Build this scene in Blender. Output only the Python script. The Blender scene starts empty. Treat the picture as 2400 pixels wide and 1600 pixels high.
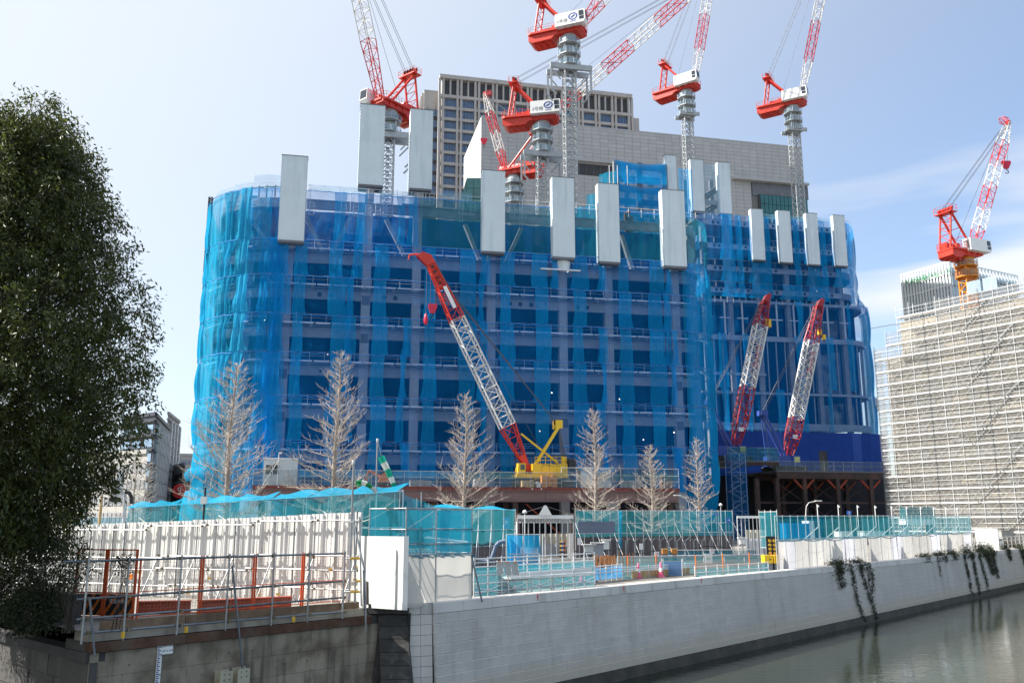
import bpy, math, random
import numpy as np
from mathutils import Vector, Matrix, noise
random.seed(11)
rng = np.random.default_rng(5)
V = Vector
pi = math.pi
R = math.radians
SC = bpy.context.scene
COL = SC.collection

# ---------------------------------------------------------------- camera
FPX = 2092.0                                   # focal length in pixels of the 2400 x 1600 photograph
PITCH = math.atan((1224.5 - 800.0) / FPX)
CAMZ = 2.65
cam_data = bpy.data.cameras.new('camera')
cam_data.sensor_width = 36.0
cam_data.lens = FPX / 2400.0 * 36.0
cam_data.clip_start = 0.1
cam_data.clip_end = 6000.0
cam = bpy.data.objects.new('camera', cam_data)
COL.objects.link(cam)
cam.location = (0, 0, CAMZ)
cam.rotation_euler = (pi / 2 + PITCH, 0, 0)
SC.camera = cam

# ---------------------------------------------------------------- sky, sun, exposure
SUN_DIR = V((-0.985, -0.04, 0.0)).normalized()  # horizontal direction towards the sun
SUN_EL = R(44)
world = bpy.data.worlds.new('World')
SC.world = world
world.use_nodes = True
wn = world.node_tree
wn.nodes.clear()
wl = wn.links.new
w_out = wn.nodes.new('ShaderNodeOutputWorld')
w_bg = wn.nodes.new('ShaderNodeBackground')
w_bg.inputs['Strength'].default_value = 0.118
w_sky = wn.nodes.new('ShaderNodeTexSky')
w_sky.sky_type = 'NISHITA'
w_sky.sun_disc = False
w_sky.sun_elevation = SUN_EL
w_sky.sun_rotation = math.atan2(SUN_DIR.x, SUN_DIR.y)
w_sky.altitude = 20
w_sky.air_density = 1.0
w_sky.dust_density = 1.2
w_sky.ozone_density = 3.0
# thin streaky clouds, laid out by direction in the sky
w_tc = wn.nodes.new('ShaderNodeTexCoord')
w_map = wn.nodes.new('ShaderNodeMapping')
w_map.inputs['Scale'].default_value = (1.6, 1.6, 11.0)
w_map.inputs['Rotation'].default_value = (0.0, R(7), 0.0)
w_map.inputs['Location'].default_value = (0.37, 0.9, 0.42)
w_no = wn.nodes.new('ShaderNodeTexNoise')
w_no.inputs['Scale'].default_value = 1.15
w_no.inputs['Detail'].default_value = 4.0
w_no.inputs['Roughness'].default_value = 0.45
w_rmp = wn.nodes.new('ShaderNodeValToRGB')
w_rmp.color_ramp.elements[0].position = 0.575
w_rmp.color_ramp.elements[1].position = 0.72
w_rmp.color_ramp.elements[1].color = (0.9, 0.9, 0.9, 1)
w_mix = wn.nodes.new('ShaderNodeMixRGB')
w_mix.inputs[2].default_value = (3.5, 3.6, 3.7, 1)
wl(w_tc.outputs['Generated'], w_map.inputs['Vector'])
wl(w_map.outputs[0], w_no.inputs['Vector'])
wl(w_no.outputs['Fac'], w_rmp.inputs[0])
w_sep = wn.nodes.new('ShaderNodeSeparateXYZ'); wl(w_tc.outputs['Generated'], w_sep.inputs[0])
w_el = wn.nodes.new('ShaderNodeMapRange'); w_el.inputs['From Min'].default_value = 0.40; w_el.inputs['From Max'].default_value = 0.30
wl(w_sep.outputs['Z'], w_el.inputs['Value'])
w_cm = wn.nodes.new('ShaderNodeMath'); w_cm.operation = 'MULTIPLY'
wl(w_rmp.outputs[0], w_cm.inputs[0]); wl(w_el.outputs[0], w_cm.inputs[1]); wl(w_cm.outputs[0], w_mix.inputs[0])
# hazy spring air: paler sky, whitest towards the sun
w_hs = wn.nodes.new('ShaderNodeHueSaturation'); w_hs.inputs['Saturation'].default_value = 0.95; w_hs.inputs['Value'].default_value = 0.82
w_dot = wn.nodes.new('ShaderNodeVectorMath'); w_dot.operation = 'DOT_PRODUCT'
w_dot.inputs[1].default_value = (SUN_DIR.x * math.cos(SUN_EL), SUN_DIR.y * math.cos(SUN_EL), math.sin(SUN_EL))
w_au = wn.nodes.new('ShaderNodeMapRange'); w_au.interpolation_type = 'SMOOTHSTEP'
w_au.inputs['From Min'].default_value = -0.38; w_au.inputs['From Max'].default_value = 0.85; w_au.inputs['To Max'].default_value = 0.92
w_hz = wn.nodes.new('ShaderNodeMixRGB'); w_hz.inputs[2].default_value = (3.3, 3.5, 3.7, 1)
wl(w_tc.outputs['Generated'], w_dot.inputs[0]); wl(w_dot.outputs['Value'], w_au.inputs['Value'])
wl(w_sky.outputs[0], w_hs.inputs['Color']); wl(w_hs.outputs[0], w_hz.inputs[1]); wl(w_au.outputs[0], w_hz.inputs[0])
wl(w_hz.outputs[0], w_mix.inputs[1])
wl(w_mix.outputs[0], w_bg.inputs['Color'])
wl(w_bg.outputs[0], w_out.inputs[0])

sun_data = bpy.data.lights.new('sun', 'SUN')
sun_data.energy = 4.2
sun_data.angle = R(0.53)
sun_data.color = (1.0, 0.955, 0.885)
sun = bpy.data.objects.new('sun', sun_data)
COL.objects.link(sun)
_s = V((SUN_DIR.x * math.cos(SUN_EL), SUN_DIR.y * math.cos(SUN_EL), math.sin(SUN_EL)))
sun.rotation_euler = _s.to_track_quat('Z', 'Y').to_euler()
sun.location = _s * 120

SC.view_settings.view_transform = 'Standard'
SC.view_settings.look = 'None'
SC.view_settings.gamma = 1.0
SC.view_settings.exposure = 1.28
SC.render.engine = 'CYCLES'
SC.cycles.transparent_max_bounces = 24
SC.cycles.max_bounces = 6
SC.cycles.caustics_reflective = False
SC.cycles.caustics_refractive = False

# ---------------------------------------------------------------- pixel -> place
_ct, _st = math.cos(PITCH), math.sin(PITCH)
def ray(px, py):
    cx, cy = (px - 1200.0) / FPX, (800.0 - py) / FPX
    return V((cx, _ct - cy * _st, _st + cy * _ct))
def at(px, py, Y):
    d = ray(px, py); t = Y / d.y
    return V((d.x * t, Y, CAMZ + d.z * t))
def onz(px, py, z):
    d = ray(px, py); t = (z - CAMZ) / d.z
    return V((d.x * t, d.y * t, z))
def onv(px, py, a, b):
    """point on the vertical plane through a and b"""
    d = ray(px, py); n = V((-(b.y - a.y), b.x - a.x, 0))
    t = (n.x * a.x + n.y * a.y) / (n.x * d.x + n.y * d.y)
    return V((d.x * t, d.y * t, CAMZ + d.z * t))
def lerp(a, b, t): return a + (b - a) * t

# ---------------------------------------------------------------- materials
def M(name, rgb, rough=0.6, metal=0.0, var=0.12, scale=1.2, bump=0.0, rand=0.0, spec=0.5,
      streak=None, grime=None, fine=0.0):
    """procedural material: base colour with soft world-space variation, optional vertical streaks and grime"""
    m = bpy.data.materials.new(name); m.use_nodes = True
    nt = m.node_tree; N = nt.nodes; L = nt.links.new
    b = N['Principled BSDF']
    b.inputs['Roughness'].default_value = rough
    b.inputs['Metallic'].default_value = metal
    b.inputs['Specular IOR Level'].default_value = spec
    geo = N.new('ShaderNodeNewGeometry')
    no = N.new('ShaderNodeTexNoise'); no.inputs['Scale'].default_value = scale; no.inputs['Detail'].default_value = 6
    no.inputs['Roughness'].default_value = 0.6
    L(geo.outputs['Position'], no.inputs['Vector'])
    mr = N.new('ShaderNodeMapRange'); mr.inputs['From Min'].default_value = 0.3; mr.inputs['From Max'].default_value = 0.7
    mr.inputs['To Min'].default_value = 1 - var; mr.inputs['To Max'].default_value = 1 + var
    L(no.outputs['Fac'], mr.inputs['Value'])
    val = mr.outputs['Result']
    if rand:
        oi = N.new('ShaderNodeObjectInfo')
        r2 = N.new('ShaderNodeMapRange'); r2.inputs['To Min'].default_value = 1 - rand; r2.inputs['To Max'].default_value = 1 + rand
        L(oi.outputs['Random'], r2.inputs['Value'])
        mu = N.new('ShaderNodeMath'); mu.operation = 'MULTIPLY'
        L(val, mu.inputs[0]); L(r2.outputs['Result'], mu.inputs[1]); val = mu.outputs[0]
    sc_ = N.new('ShaderNodeVectorMath'); sc_.operation = 'SCALE'; sc_.inputs[0].default_value = rgb
    L(val, sc_.inputs['Scale'])
    col = sc_.outputs[0]
    def overlay(col, spec_, mapscale):
        rgb2, sc2, lo, hi, amt = spec_
        mp = N.new('ShaderNodeMapping'); mp.inputs['Scale'].default_value = mapscale
        L(geo.outputs['Position'], mp.inputs['Vector'])
        n2 = N.new('ShaderNodeTexNoise'); n2.inputs['Scale'].default_value = sc2; n2.inputs['Detail'].default_value = 5
        L(mp.outputs[0], n2.inputs['Vector'])
        m2 = N.new('ShaderNodeMapRange'); m2.inputs['From Min'].default_value = lo; m2.inputs['From Max'].default_value = hi
        m2.inputs['To Max'].default_value = amt
        L(n2.outputs['Fac'], m2.inputs['Value'])
        mx = N.new('ShaderNodeMixRGB'); mx.inputs[2].default_value = (*rgb2, 1)
        L(m2.outputs['Result'], mx.inputs[0]); L(col, mx.inputs[1])
        return mx.outputs[0]
    if grime: col = overlay(col, grime, (1, 1, 1))
    if streak: col = overlay(col, streak, (1, 1, 0.09))
    L(col, b.inputs['Base Color'])
    if bump:
        nb = N.new('ShaderNodeTexNoise'); nb.inputs['Scale'].default_value = fine or scale * 14; nb.inputs['Detail'].default_value = 4
        L(geo.outputs['Position'], nb.inputs['Vector'])
        bp = N.new('ShaderNodeBump'); bp.inputs['Strength'].default_value = bump; bp.inputs['Distance'].default_value = 0.02
        L(nb.outputs['Fac'], bp.inputs['Height']); L(bp.outputs[0], b.inputs['Normal'])
    return m

def NET(name, rgb, cover=0.5, trans=0.5, wave=1.0, tscale=0.6, var=0.12):
    """woven site net or thin sheet: part of the light passes straight through, the threads scatter and glow"""
    m = bpy.data.materials.new(name); m.use_nodes = True
    nt = m.node_tree; N = nt.nodes; L = nt.links.new
    N.remove(N['Principled BSDF'])
    out = N['Material Output']
    geo = N.new('ShaderNodeNewGeometry')
    no = N.new('ShaderNodeTexNoise'); no.inputs['Scale'].default_value = tscale; no.inputs['Detail'].default_value = 5
    L(geo.outputs['Position'], no.inputs['Vector'])
    mr = N.new('ShaderNodeMapRange'); mr.inputs['From Min'].default_value = 0.3; mr.inputs['From Max'].default_value = 0.7
    mr.inputs['To Min'].default_value = cover - var * 0.5; mr.inputs['To Max'].default_value = min(1, cover + var * 0.5)
    L(no.outputs['Fac'], mr.inputs['Value'])
    oi = N.new('ShaderNodeObjectInfo')
    hv = N.new('ShaderNodeHueSaturation')
    hv.inputs['Color'].default_value = (*rgb, 1)
    rr = N.new('ShaderNodeMapRange'); rr.inputs['To Min'].default_value = 0.85; rr.inputs['To Max'].default_value = 1.15
    L(oi.outputs['Random'], rr.inputs['Value']); L(rr.outputs[0], hv.inputs['Value'])
    df = N.new('ShaderNodeBsdfDiffuse'); tl = N.new('ShaderNodeBsdfTranslucent')
    L(hv.outputs[0], df.inputs[0]); L(hv.outputs[0], tl.inputs[0])
    mx = N.new('ShaderNodeMixShader'); mx.inputs[0].default_value = trans
    L(df.outputs[0], mx.inputs[1]); L(tl.outputs[0], mx.inputs[2])
    tp = N.new('ShaderNodeBsdfTransparent')
    m2 = N.new('ShaderNodeMixShader')
    L(mr.outputs['Result'], m2.inputs[0]); L(tp.outputs[0], m2.inputs[1]); L(mx.outputs[0], m2.inputs[2])
    L(m2.outputs[0], out.inputs['Surface'])
    return m

def GLASS(name, rgb, rough=0.06, var=0.25, scale=0.4):
    m = M(name, rgb, rough, 0.0, var, scale, spec=0.9)
    return m

# ---------------------------------------------------------------- objects
W = {}
def _reg(o, parent, mw):
    COL.objects.link(o)
    if parent is not None:
        o.parent = parent
        o.matrix_parent_inverse = W[parent.name].inverted()
    o.matrix_basis = mw
    W[o.name] = mw.copy()
    return o
def tag(o, label=None, cat=None, group=None, kind=None):
    if label: o['label'] = label
    if cat: o['category'] = cat
    if group: o['group'] = group
    if kind: o['kind'] = kind
    return o
def thing(name, label, cat, loc, rz=0.0, group=None):
    o = bpy.data.objects.new(name, None); o.empty_display_size = 0.3
    _reg(o, None, Matrix.Translation(V(loc)) @ Matrix.Rotation(rz, 4, 'Z'))
    return tag(o, label, cat, group)

_unit = {}
def _umesh(shape, mat):
    k = (shape, mat.name)
    if k in _unit: return _unit[k]
    vs, fs, sm = [], [], False
    if shape == 'box':
        vs = [(x, y, z) for x in (-.5, .5) for y in (-.5, .5) for z in (-.5, .5)]
        fs = [(0, 1, 3, 2), (4, 6, 7, 5), (0, 4, 5, 1), (2, 3, 7, 6), (0, 2, 6, 4), (1, 5, 7, 3)]
    elif shape == 'cyl':
        n = 8
        for z in (0, 1): vs += [(math.cos(2 * pi * i / n), math.sin(2 * pi * i / n), z) for i in range(n)]
        fs = [(i, (i + 1) % n, n + (i + 1) % n, n + i) for i in range(n)] + [tuple(range(n - 1, -1, -1)), tuple(range(n, 2 * n))]
    elif shape == 'disc':
        n = 20
        for z in (0, 1): vs += [(math.cos(2 * pi * i / n), math.sin(2 * pi * i / n), z) for i in range(n)]
        fs = [(i, (i + 1) % n, n + (i + 1) % n, n + i) for i in range(n)] + [tuple(range(n - 1, -1, -1)), tuple(range(n, 2 * n))]
    me = bpy.data.meshes.new(shape + '_' + mat.name)
    me.from_pydata(vs, [], fs)
    if shape in ('cyl', 'disc'):
        n = len(vs) // 2
        me.polygons.foreach_set('use_smooth', [True] * n + [False, False])
    me.materials.append(mat)
    _unit[k] = me
    return me
def bx(name, mat, parent, c, size, rz=0.0, rot=None):
    o = bpy.data.objects.new(name, _umesh('box', mat))
    r = rot if rot is not None else Matrix.Rotation(rz, 4, 'Z')
    return _reg(o, parent, Matrix.Translation(V(c)) @ r @ Matrix.Diagonal((*size, 1)))
def _axis(p0, p1, up=V((0, 0, 1))):
    z = (p1 - p0); l = z.length; z = z / l
    if abs(z.dot(up)) > 0.999: up = V((1, 0, 0)) if abs(z.x) < .9 else V((0, 1, 0))
    x = up.cross(z).normalized(); y = z.cross(x)
    return Matrix((x, y, z)).transposed().to_4x4(), l
def pipe(name, mat, parent, p0, p1, r, shape='cyl'):
    p0, p1 = V(p0), V(p1)
    m, l = _axis(p0, p1)
    o = bpy.data.objects.new(name, _umesh(shape, mat))
    return _reg(o, parent, Matrix.Translation(p0) @ m @ Matrix.Diagonal((r, r, l, 1)))
def bar(name, mat, parent, p0, p1, w, h):
    """rectangular bar, w sideways, h in the upward direction"""
    p0, p1 = V(p0), V(p1)
    m, l = _axis(p0, p1)
    o = bpy.data.objects.new(name, _umesh('box', mat))
    return _reg(o, parent, Matrix.Translation((p0 + p1) / 2) @ m @ Matrix.Diagonal((w, h, l, 1)))

class MB:
    def __init__(s): s.v, s.f, s.m = [], [], []
    def add(s, vs, fs, mi=0):
        b = len(s.v); s.v += [tuple(p) for p in vs]; s.f += [tuple(i + b for i in f) for f in fs]; s.m += [mi] * len(fs)
        return s
    def quad(s, a, b, c, d, mi=0): return s.add((a, b, c, d), ((0, 1, 2, 3),), mi)
    def box(s, c, size, rz=0.0, rot=None, mi=0):
        r = rot if rot is not None else Matrix.Rotation(rz, 4, 'Z'); c = V(c)
        vs = [c + r @ V((x * size[0] / 2, y * size[1] / 2, z * size[2] / 2)) for x in (-1, 1) for y in (-1, 1) for z in (-1, 1)]
        return s.add(vs, [(0, 1, 3, 2), (4, 6, 7, 5), (0, 4, 5, 1), (2, 3, 7, 6), (0, 2, 6, 4), (1, 5, 7, 3)], mi)
    def bar(s, p0, p1, w, h, mi=0):
        p0, p1 = V(p0), V(p1); m, l = _axis(p0, p1)
        return s.box((p0 + p1) / 2, (w, h, l), rot=m, mi=mi)
    def tube(s, p0, p1, r, n=4, r1=None, mi=0, cap=False):
        p0, p1 = V(p0), V(p1)
        if (p1 - p0).length < 1e-5: return s
        m, l = _axis(p0, p1); r1 = r if r1 is None else r1
        x, y = m.col[0].to_3d(), m.col[1].to_3d()
        cs = [(math.cos(2 * pi * i / n), math.sin(2 * pi * i / n)) for i in range(n)]
        vs = [p0 + (x * a + y * b) * r for a, b in cs] + [p1 + (x * a + y * b) * r1 for a, b in cs]
        fs = [(i, (i + 1) % n, n + (i + 1) % n, n + i) for i in range(n)]
        if cap: fs += [tuple(range(n - 1, -1, -1)), tuple(range(n, 2 * n))]
        return s.add(vs, fs, mi)
    def path(s, pts, r, n=5, mi=0):
        for a, b in zip(pts[:-1], pts[1:]): s.tube(a, b, r, n, mi=mi)
        return s
    def prism(s, pts, d, mi=0):
        """closed polygon pts (world) pushed along vector d"""
        d = V(d); n = len(pts); pts = [V(p) for p in pts]
        vs = pts + [p + d for p in pts]
        fs = [tuple(range(n - 1, -1, -1)), tuple(range(n, 2 * n))] + [(i, (i + 1) % n, n + (i + 1) % n, n + i) for i in range(n)]
        return s.add(vs, fs, mi)
    def lathe(s, c, prof, n=16, mi=0):
        c = V(c); b = len(s.v)
        for r, z in prof: s.v += [(c.x + r * math.cos(2 * pi * i / n), c.y + r * math.sin(2 * pi * i / n), c.z + z) for i in range(n)]
        for k in range(len(prof) - 1):
            for i in range(n):
                j = (i + 1) % n
                s.f.append((b + k * n + i, b + k * n + j, b + (k + 1) * n + j, b + (k + 1) * n + i)); s.m.append(mi)
        return s
    def grid(s, fn, nu, nv, mi=0):
        b = len(s.v)
        for j in range(nv + 1):
            for i in range(nu + 1): s.v.append(tuple(fn(i / nu, j / nv)))
        for j in range(nv):
            for i in range(nu):
                a = b + j * (nu + 1) + i
                s.f.append((a, a + 1, a + nu + 2, a + nu + 1)); s.m.append(mi)
        return s
    def lattice(s, p0, p1, up, w0, h0, w1, h1, n, rc, rl, faces=(0, 1, 2, 3), mi=0, style='z'):
        """four-chord lattice girder from p0 to p1"""
        p0, p1 = V(p0), V(p1); ax = (p1 - p0).normalized(); side = ax.cross(V(up)).normalized(); u = side.cross(ax)
        def c(t):
            w, h = lerp(w0, w1, t) / 2, lerp(h0, h1, t) / 2; o = p0.lerp(p1, t)
            return [o + side * w + u * h, o - side * w + u * h, o - side * w - u * h, o + side * w - u * h]
        R_ = [c(i / n) for i in range(n + 1)]
        for k in range(4): s.tube(R_[0][k], R_[n][k], rc, 4, mi=mi)
        for i in range(n + 1):
            for k in faces: s.tube(R_[i][k], R_[i][(k + 1) % 4], rl, 3, mi=mi)
        for i in range(n):
            for k in faces:
                a, b = k, (k + 1) % 4
                if (i + k) % 2: a, b = b, a
                s.tube(R_[i][a], R_[i + 1][b], rl, 3, mi=mi)
                if style == 'x': s.tube(R_[i][b], R_[i + 1][a], rl, 3, mi=mi)
        return s
    def build(s, name, mat, parent=None, origin=None, smooth=False, label=None, cat=None, group=None, kind=None):
        mats = mat if isinstance(mat, (list, tuple)) else [mat]
        if origin is None: origin = W[parent.name].to_translation() if parent is not None else V((0, 0, 0))
        origin = V(origin)
        me = bpy.data.meshes.new(name)
        a = np.array(s.v, dtype=np.float64).reshape(-1, 3) - np.array(origin)
        me.from_pydata(a.tolist(), [], s.f)
        for m in mats: me.materials.append(m)
        if len(mats) > 1: me.polygons.foreach_set('material_index', s.m)
        if smooth: me.polygons.foreach_set('use_smooth', [True] * len(me.polygons))
        me.update()
        o = bpy.data.objects.new(name, me)
        _reg(o, parent, Matrix.Translation(origin))
        return tag(o, label, cat, group, kind)

def copies(src_mesh, name, parent, mw):
    return _reg(bpy.data.objects.new(name, src_mesh), parent, mw)

def text(name, body, mat, parent, mw, size, depth=0.004, align='CENTER'):
    cu = bpy.data.curves.new('lettering', 'FONT'); cu.body = body; cu.size = size; cu.extrude = depth
    cu.align_x = align; cu.align_y = 'CENTER'; cu.resolution_u = 2
    ob = bpy.data.objects.new('lettering', cu); COL.objects.link(ob)
    dg = bpy.context.evaluated_depsgraph_get()
    me = bpy.data.meshes.new_from_object(ob.evaluated_get(dg))
    bpy.data.objects.remove(ob); bpy.data.curves.remove(cu)
    me.materials.clear(); me.materials.append(mat)
    return _reg(bpy.data.objects.new(name, me), parent, mw)
def face_mat(c, xdir, up=V((0, 0, 1))):
    """frame whose x runs along xdir and y along up: text laid on a wall"""
    x = V(xdir).normalized(); y = V(up); z = x.cross(y).normalized(); y = z.cross(x)
    return Matrix.Translation(V(c)) @ Matrix((x, y, z)).transposed().to_4x4()

# ---------------------------------------------------------------- shared materials
m_pipe = M('galvanised_pipe', (0.36, 0.37, 0.38), 0.42, 0.6, 0.2, 3, rand=0.12)
m_pipe_dk = M('weathered_pipe', (0.17, 0.19, 0.21), 0.5, 0.5, 0.25, 3, rand=0.15)
m_pipe_lt = M('pale_scaffold_steel', (0.62, 0.63, 0.63), 0.45, 0.3, 0.15, 2, rand=0.1)
m_clamp = M('rusty_clamp', (0.22, 0.18, 0.12), 0.7, 0.4, 0.4, 6)
m_yclamp = M('yellow_clamp_cover', (0.75, 0.45, 0.03), 0.5, 0, 0.1)
m_white = M('white_paint', (0.78, 0.78, 0.76), 0.5, 0, 0.05, 0.8, rand=0.03)
m_white_dirty = M('white_hoarding_paint', (0.80, 0.79, 0.76), 0.55, 0, 0.06, 0.7, rand=0.03,
                  streak=((0.5, 0.45, 0.38), 3.0, 0.55, 0.75, 0.35))
m_black = M('black_paint', (0.02, 0.02, 0.022), 0.5)
m_red = M('crane_red', (0.62, 0.035, 0.015), 0.42, 0, 0.12, 0.8, grime=((0.25, 0.02, 0.01), 1.5, 0.55, 0.8, 0.4))
m_red_jib = M('jib_red', (0.58, 0.02, 0.03), 0.45, 0, 0.12, 0.8)
m_white_jib = M('jib_white', (0.72, 0.70, 0.66), 0.5, 0, 0.08, 1.0)
m_crane_white = M('machine_house_white', (0.80, 0.81, 0.80), 0.4, 0, 0.04, 1.0)
m_mast = M('mast_grey', (0.42, 0.44, 0.45), 0.5, 0.1, 0.12, 1.0)
m_rope = M('wire_rope', (0.12, 0.12, 0.13), 0.5, 0.5)
m_glass_dk = GLASS('dark_glass', (0.02, 0.03, 0.045))
m_orange = M('orange_red_paint', (0.62, 0.09, 0.02), 0.5, 0, 0.12, 2, rand=0.05)
m_wood = M('weathered_board', (0.20, 0.13, 0.08), 0.8, 0, 0.35, 2.5, bump=0.4, rand=0.2)
m_rust = M('rusty_steel', (0.10, 0.05, 0.03), 0.85, 0.2, 0.45, 2.0, bump=0.6, grime=((0.16, 0.13, 0.10), 1.2, 0.5, 0.7, 0.7))
m_net_teal = NET('teal_site_net', (0.045, 0.29, 0.35), 0.52, 0.5, tscale=0.9)
m_net_teal_dk = NET('deep_teal_net', (0.015, 0.24, 0.36), 0.52, 0.45, tscale=0.9)
m_net_blue = NET('blue_site_net', (0.010, 0.26, 0.72), 0.40, 0.5, tscale=0.35)
m_net_blue2 = NET('blue_net_overlap', (0.014, 0.42, 0.86), 0.56, 0.5, tscale=0.35)
m_net_aqua = NET('aqua_site_net', (0.05, 0.29, 0.36), 0.46, 0.5, tscale=0.9)
m_net_lit = NET('sunlit_turquoise_net', (0.03, 0.44, 0.70), 0.70, 0.55, tscale=0.5)  # lighter turquoise: sunlit look of corner nets put into colour, also hems
m_net_drape = NET('bright_draped_net', (0.05, 0.50, 0.74), 0.86, 0.55, tscale=0.5)  # drape at the rounded corner, its sunlit look carried in the colour
m_net_pale = NET('pale_edge_net', (0.25, 0.55, 0.75), 0.30, 0.5)
m_tarp_blue = NET('blue_tarpaulin', (0.02, 0.36, 0.75), 0.93, 0.5, var=0.08)
m_sheet_white = NET('white_canvas_sheet', (0.76, 0.73, 0.68), 0.97, 0.4, var=0.04)
m_rope_white = M('pale_rope', (0.6, 0.58, 0.5), 0.8)
# ================================================================ ground, water, canal walls
G = -0.12                                       # street level; the coping of the canal wall is z = 0
WATER = -3.77
Wa = onz(957, 1413, 0.0); Wb = onz(1011, 1411, 0.0)
Wc = onz(2400, 1284, 0.0)
wd = (Wc - Wb); wd.z = 0; wd.normalize()        # direction of the long canal wall
wn_ = V((wd.y, -wd.x, 0))                       # towards the water
wrz = math.atan2(wd.y, wd.x)
QR = onz(852, 1443, -0.35); QC = onz(213, 1505, -0.35); QL = onz(-40, 1470, -0.6)
QR.z = QC.z = QL.z = 0
qd = (QC - QR).normalized(); qn = V((-qd.y, qd.x, 0))
if qn.y > 0: qn = -qn                           # towards the water and the camera
qrz = math.atan2(-qd.y, -qd.x)
ld = (QL - QC).normalized(); ln = V((ld.y, -ld.x, 0))
if ln.y > 0: ln = -ln
FAR = 2500.0

m_ground = M('packed_site_ground', (0.20, 0.185, 0.165), 0.9, 0, 0.25, 0.35, bump=0.4, grime=((0.33, 0.31, 0.28), 0.25, 0.45, 0.6, 0.6))
m_water = M('canal_water', (0.022, 0.028, 0.019), 0.05, 0, 0.1, 0.2, spec=0.17)
nt = m_water.node_tree
_b = nt.nodes['Principled BSDF']
_g = nt.nodes.new('ShaderNodeNewGeometry')
_mp = nt.nodes.new('ShaderNodeMapping'); _mp.inputs['Rotation'].default_value = (0, 0, wrz); _mp.inputs['Scale'].default_value = (0.35, 1.0, 1.0)
_n1 = nt.nodes.new('ShaderNodeTexNoise'); _n1.inputs['Scale'].default_value = 3.4; _n1.inputs['Detail'].default_value = 4
_n2 = nt.nodes.new('ShaderNodeTexNoise'); _n2.inputs['Scale'].default_value = 0.16; _n2.inputs['Detail'].default_value = 2
_mul = nt.nodes.new('ShaderNodeMath'); _mul.operation = 'MULTIPLY'
_bp = nt.nodes.new('ShaderNodeBump'); _bp.inputs['Strength'].default_value = 0.5; _bp.inputs['Distance'].default_value = 0.05
nt.links.new(_g.outputs['Position'], _mp.inputs[0]); nt.links.new(_mp.outputs[0], _n1.inputs[0]); nt.links.new(_g.outputs['Position'], _n2.inputs[0])
nt.links.new(_n1.outputs['Fac'], _mul.inputs[0]); nt.links.new(_n2.outputs['Fac'], _mul.inputs[1])
nt.links.new(_mul.outputs[0], _bp.inputs['Height']); nt.links.new(_bp.outputs[0], _b.inputs['Normal'])

# ground: the site bank and the bank across the canal, one sheet with the canal left open
e_in = -0.30
g1 = [Wb + wd * FAR + wn_ * e_in, Wb + wn_ * e_in, Wa + V((0, 0.3, 0)), QR + qn * -0.3, QC + qn * -0.3 , QC + ld * FAR - ln * 0.3, V((-FAR, FAR, 0)), V((0, FAR * 1.6, 0))]
mb = MB(); mb.add([V((p.x, p.y, G)) for p in g1], [tuple(range(len(g1)))])
off = wn_ * 46
g2 = [Wb - wd * 120 + off, Wb + wd * FAR + off, Wb + wd * FAR + wn_ * 1500, Wb - wd * 120 + wn_ * 1500]
mb.add([V((p.x, p.y, G)) for p in g2], [(0, 1, 2, 3)])
o = mb.build('ground', m_ground, kind='structure')
mb = MB(); mb.quad(V((-FAR, -600, WATER)), V((FAR, -600, WATER)), V((FAR, FAR, WATER)), V((-FAR, FAR, WATER)))
mb.build('water', m_water, kind='structure')
m_bank = M('far_bank_concrete', (0.3, 0.3, 0.29), 0.85, 0, 0.2, 0.5)
p0, p1 = Wb - wd * 120 + off, Wb + wd * 600 + off
tag(bar('canal_wall', m_bank, None, p0 + V((0, 0, -2.4)) + wn_ * .3, p1 + V((0, 0, -2.4)) + wn_ * .3, 0.6, 4.9),
    'plain concrete quay wall along the opposite bank of the canal', 'wall')

# dark worked floor of the building site inside the fences
m_sitefl = M('dark_site_floor', (0.075, 0.068, 0.06), 0.9, 0, 0.3, 0.6, bump=0.3, grime=((0.16, 0.145, 0.12), 0.35, 0.5, 0.62, 0.6))
s0_, s1_ = onz(1100, 1398, G), onz(1830, 1334, G)
mb = MB(); q_ = [s0_ - wn_ * .5, s1_ - wn_ * .5, V((s1_.x + 8, 84, 0)), V((-2, 84, 0)), V((-6, 60, 0)), V((s0_.x - 1.0, 45, 0))]
mb.add([V((p.x, p.y, G + .004)) for p in q_], [tuple(range(6))]); mb.build('pavement', m_sitefl, kind='structure')

# ---- long canal wall of pale stone courses
m_stone = M('pale_wall_stone', (0.62, 0.58, 0.53), 0.85, 0, 0.06, 0.9, bump=0.25, fine=30, rand=0.05,
            streak=((0.36, 0.33, 0.29), 1.4, 0.55, 0.75, 0.5), grime=((0.50, 0.465, 0.42), 0.3, 0.5, 0.75, 0.6))
m_coping = M('coping_stone', (0.64, 0.605, 0.56), 0.85, 0, 0.08, 0.8, bump=0.3, fine=30, rand=0.05,
             streak=((0.2, 0.18, 0.16), 2.0, 0.55, 0.75, 0.45))
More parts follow.
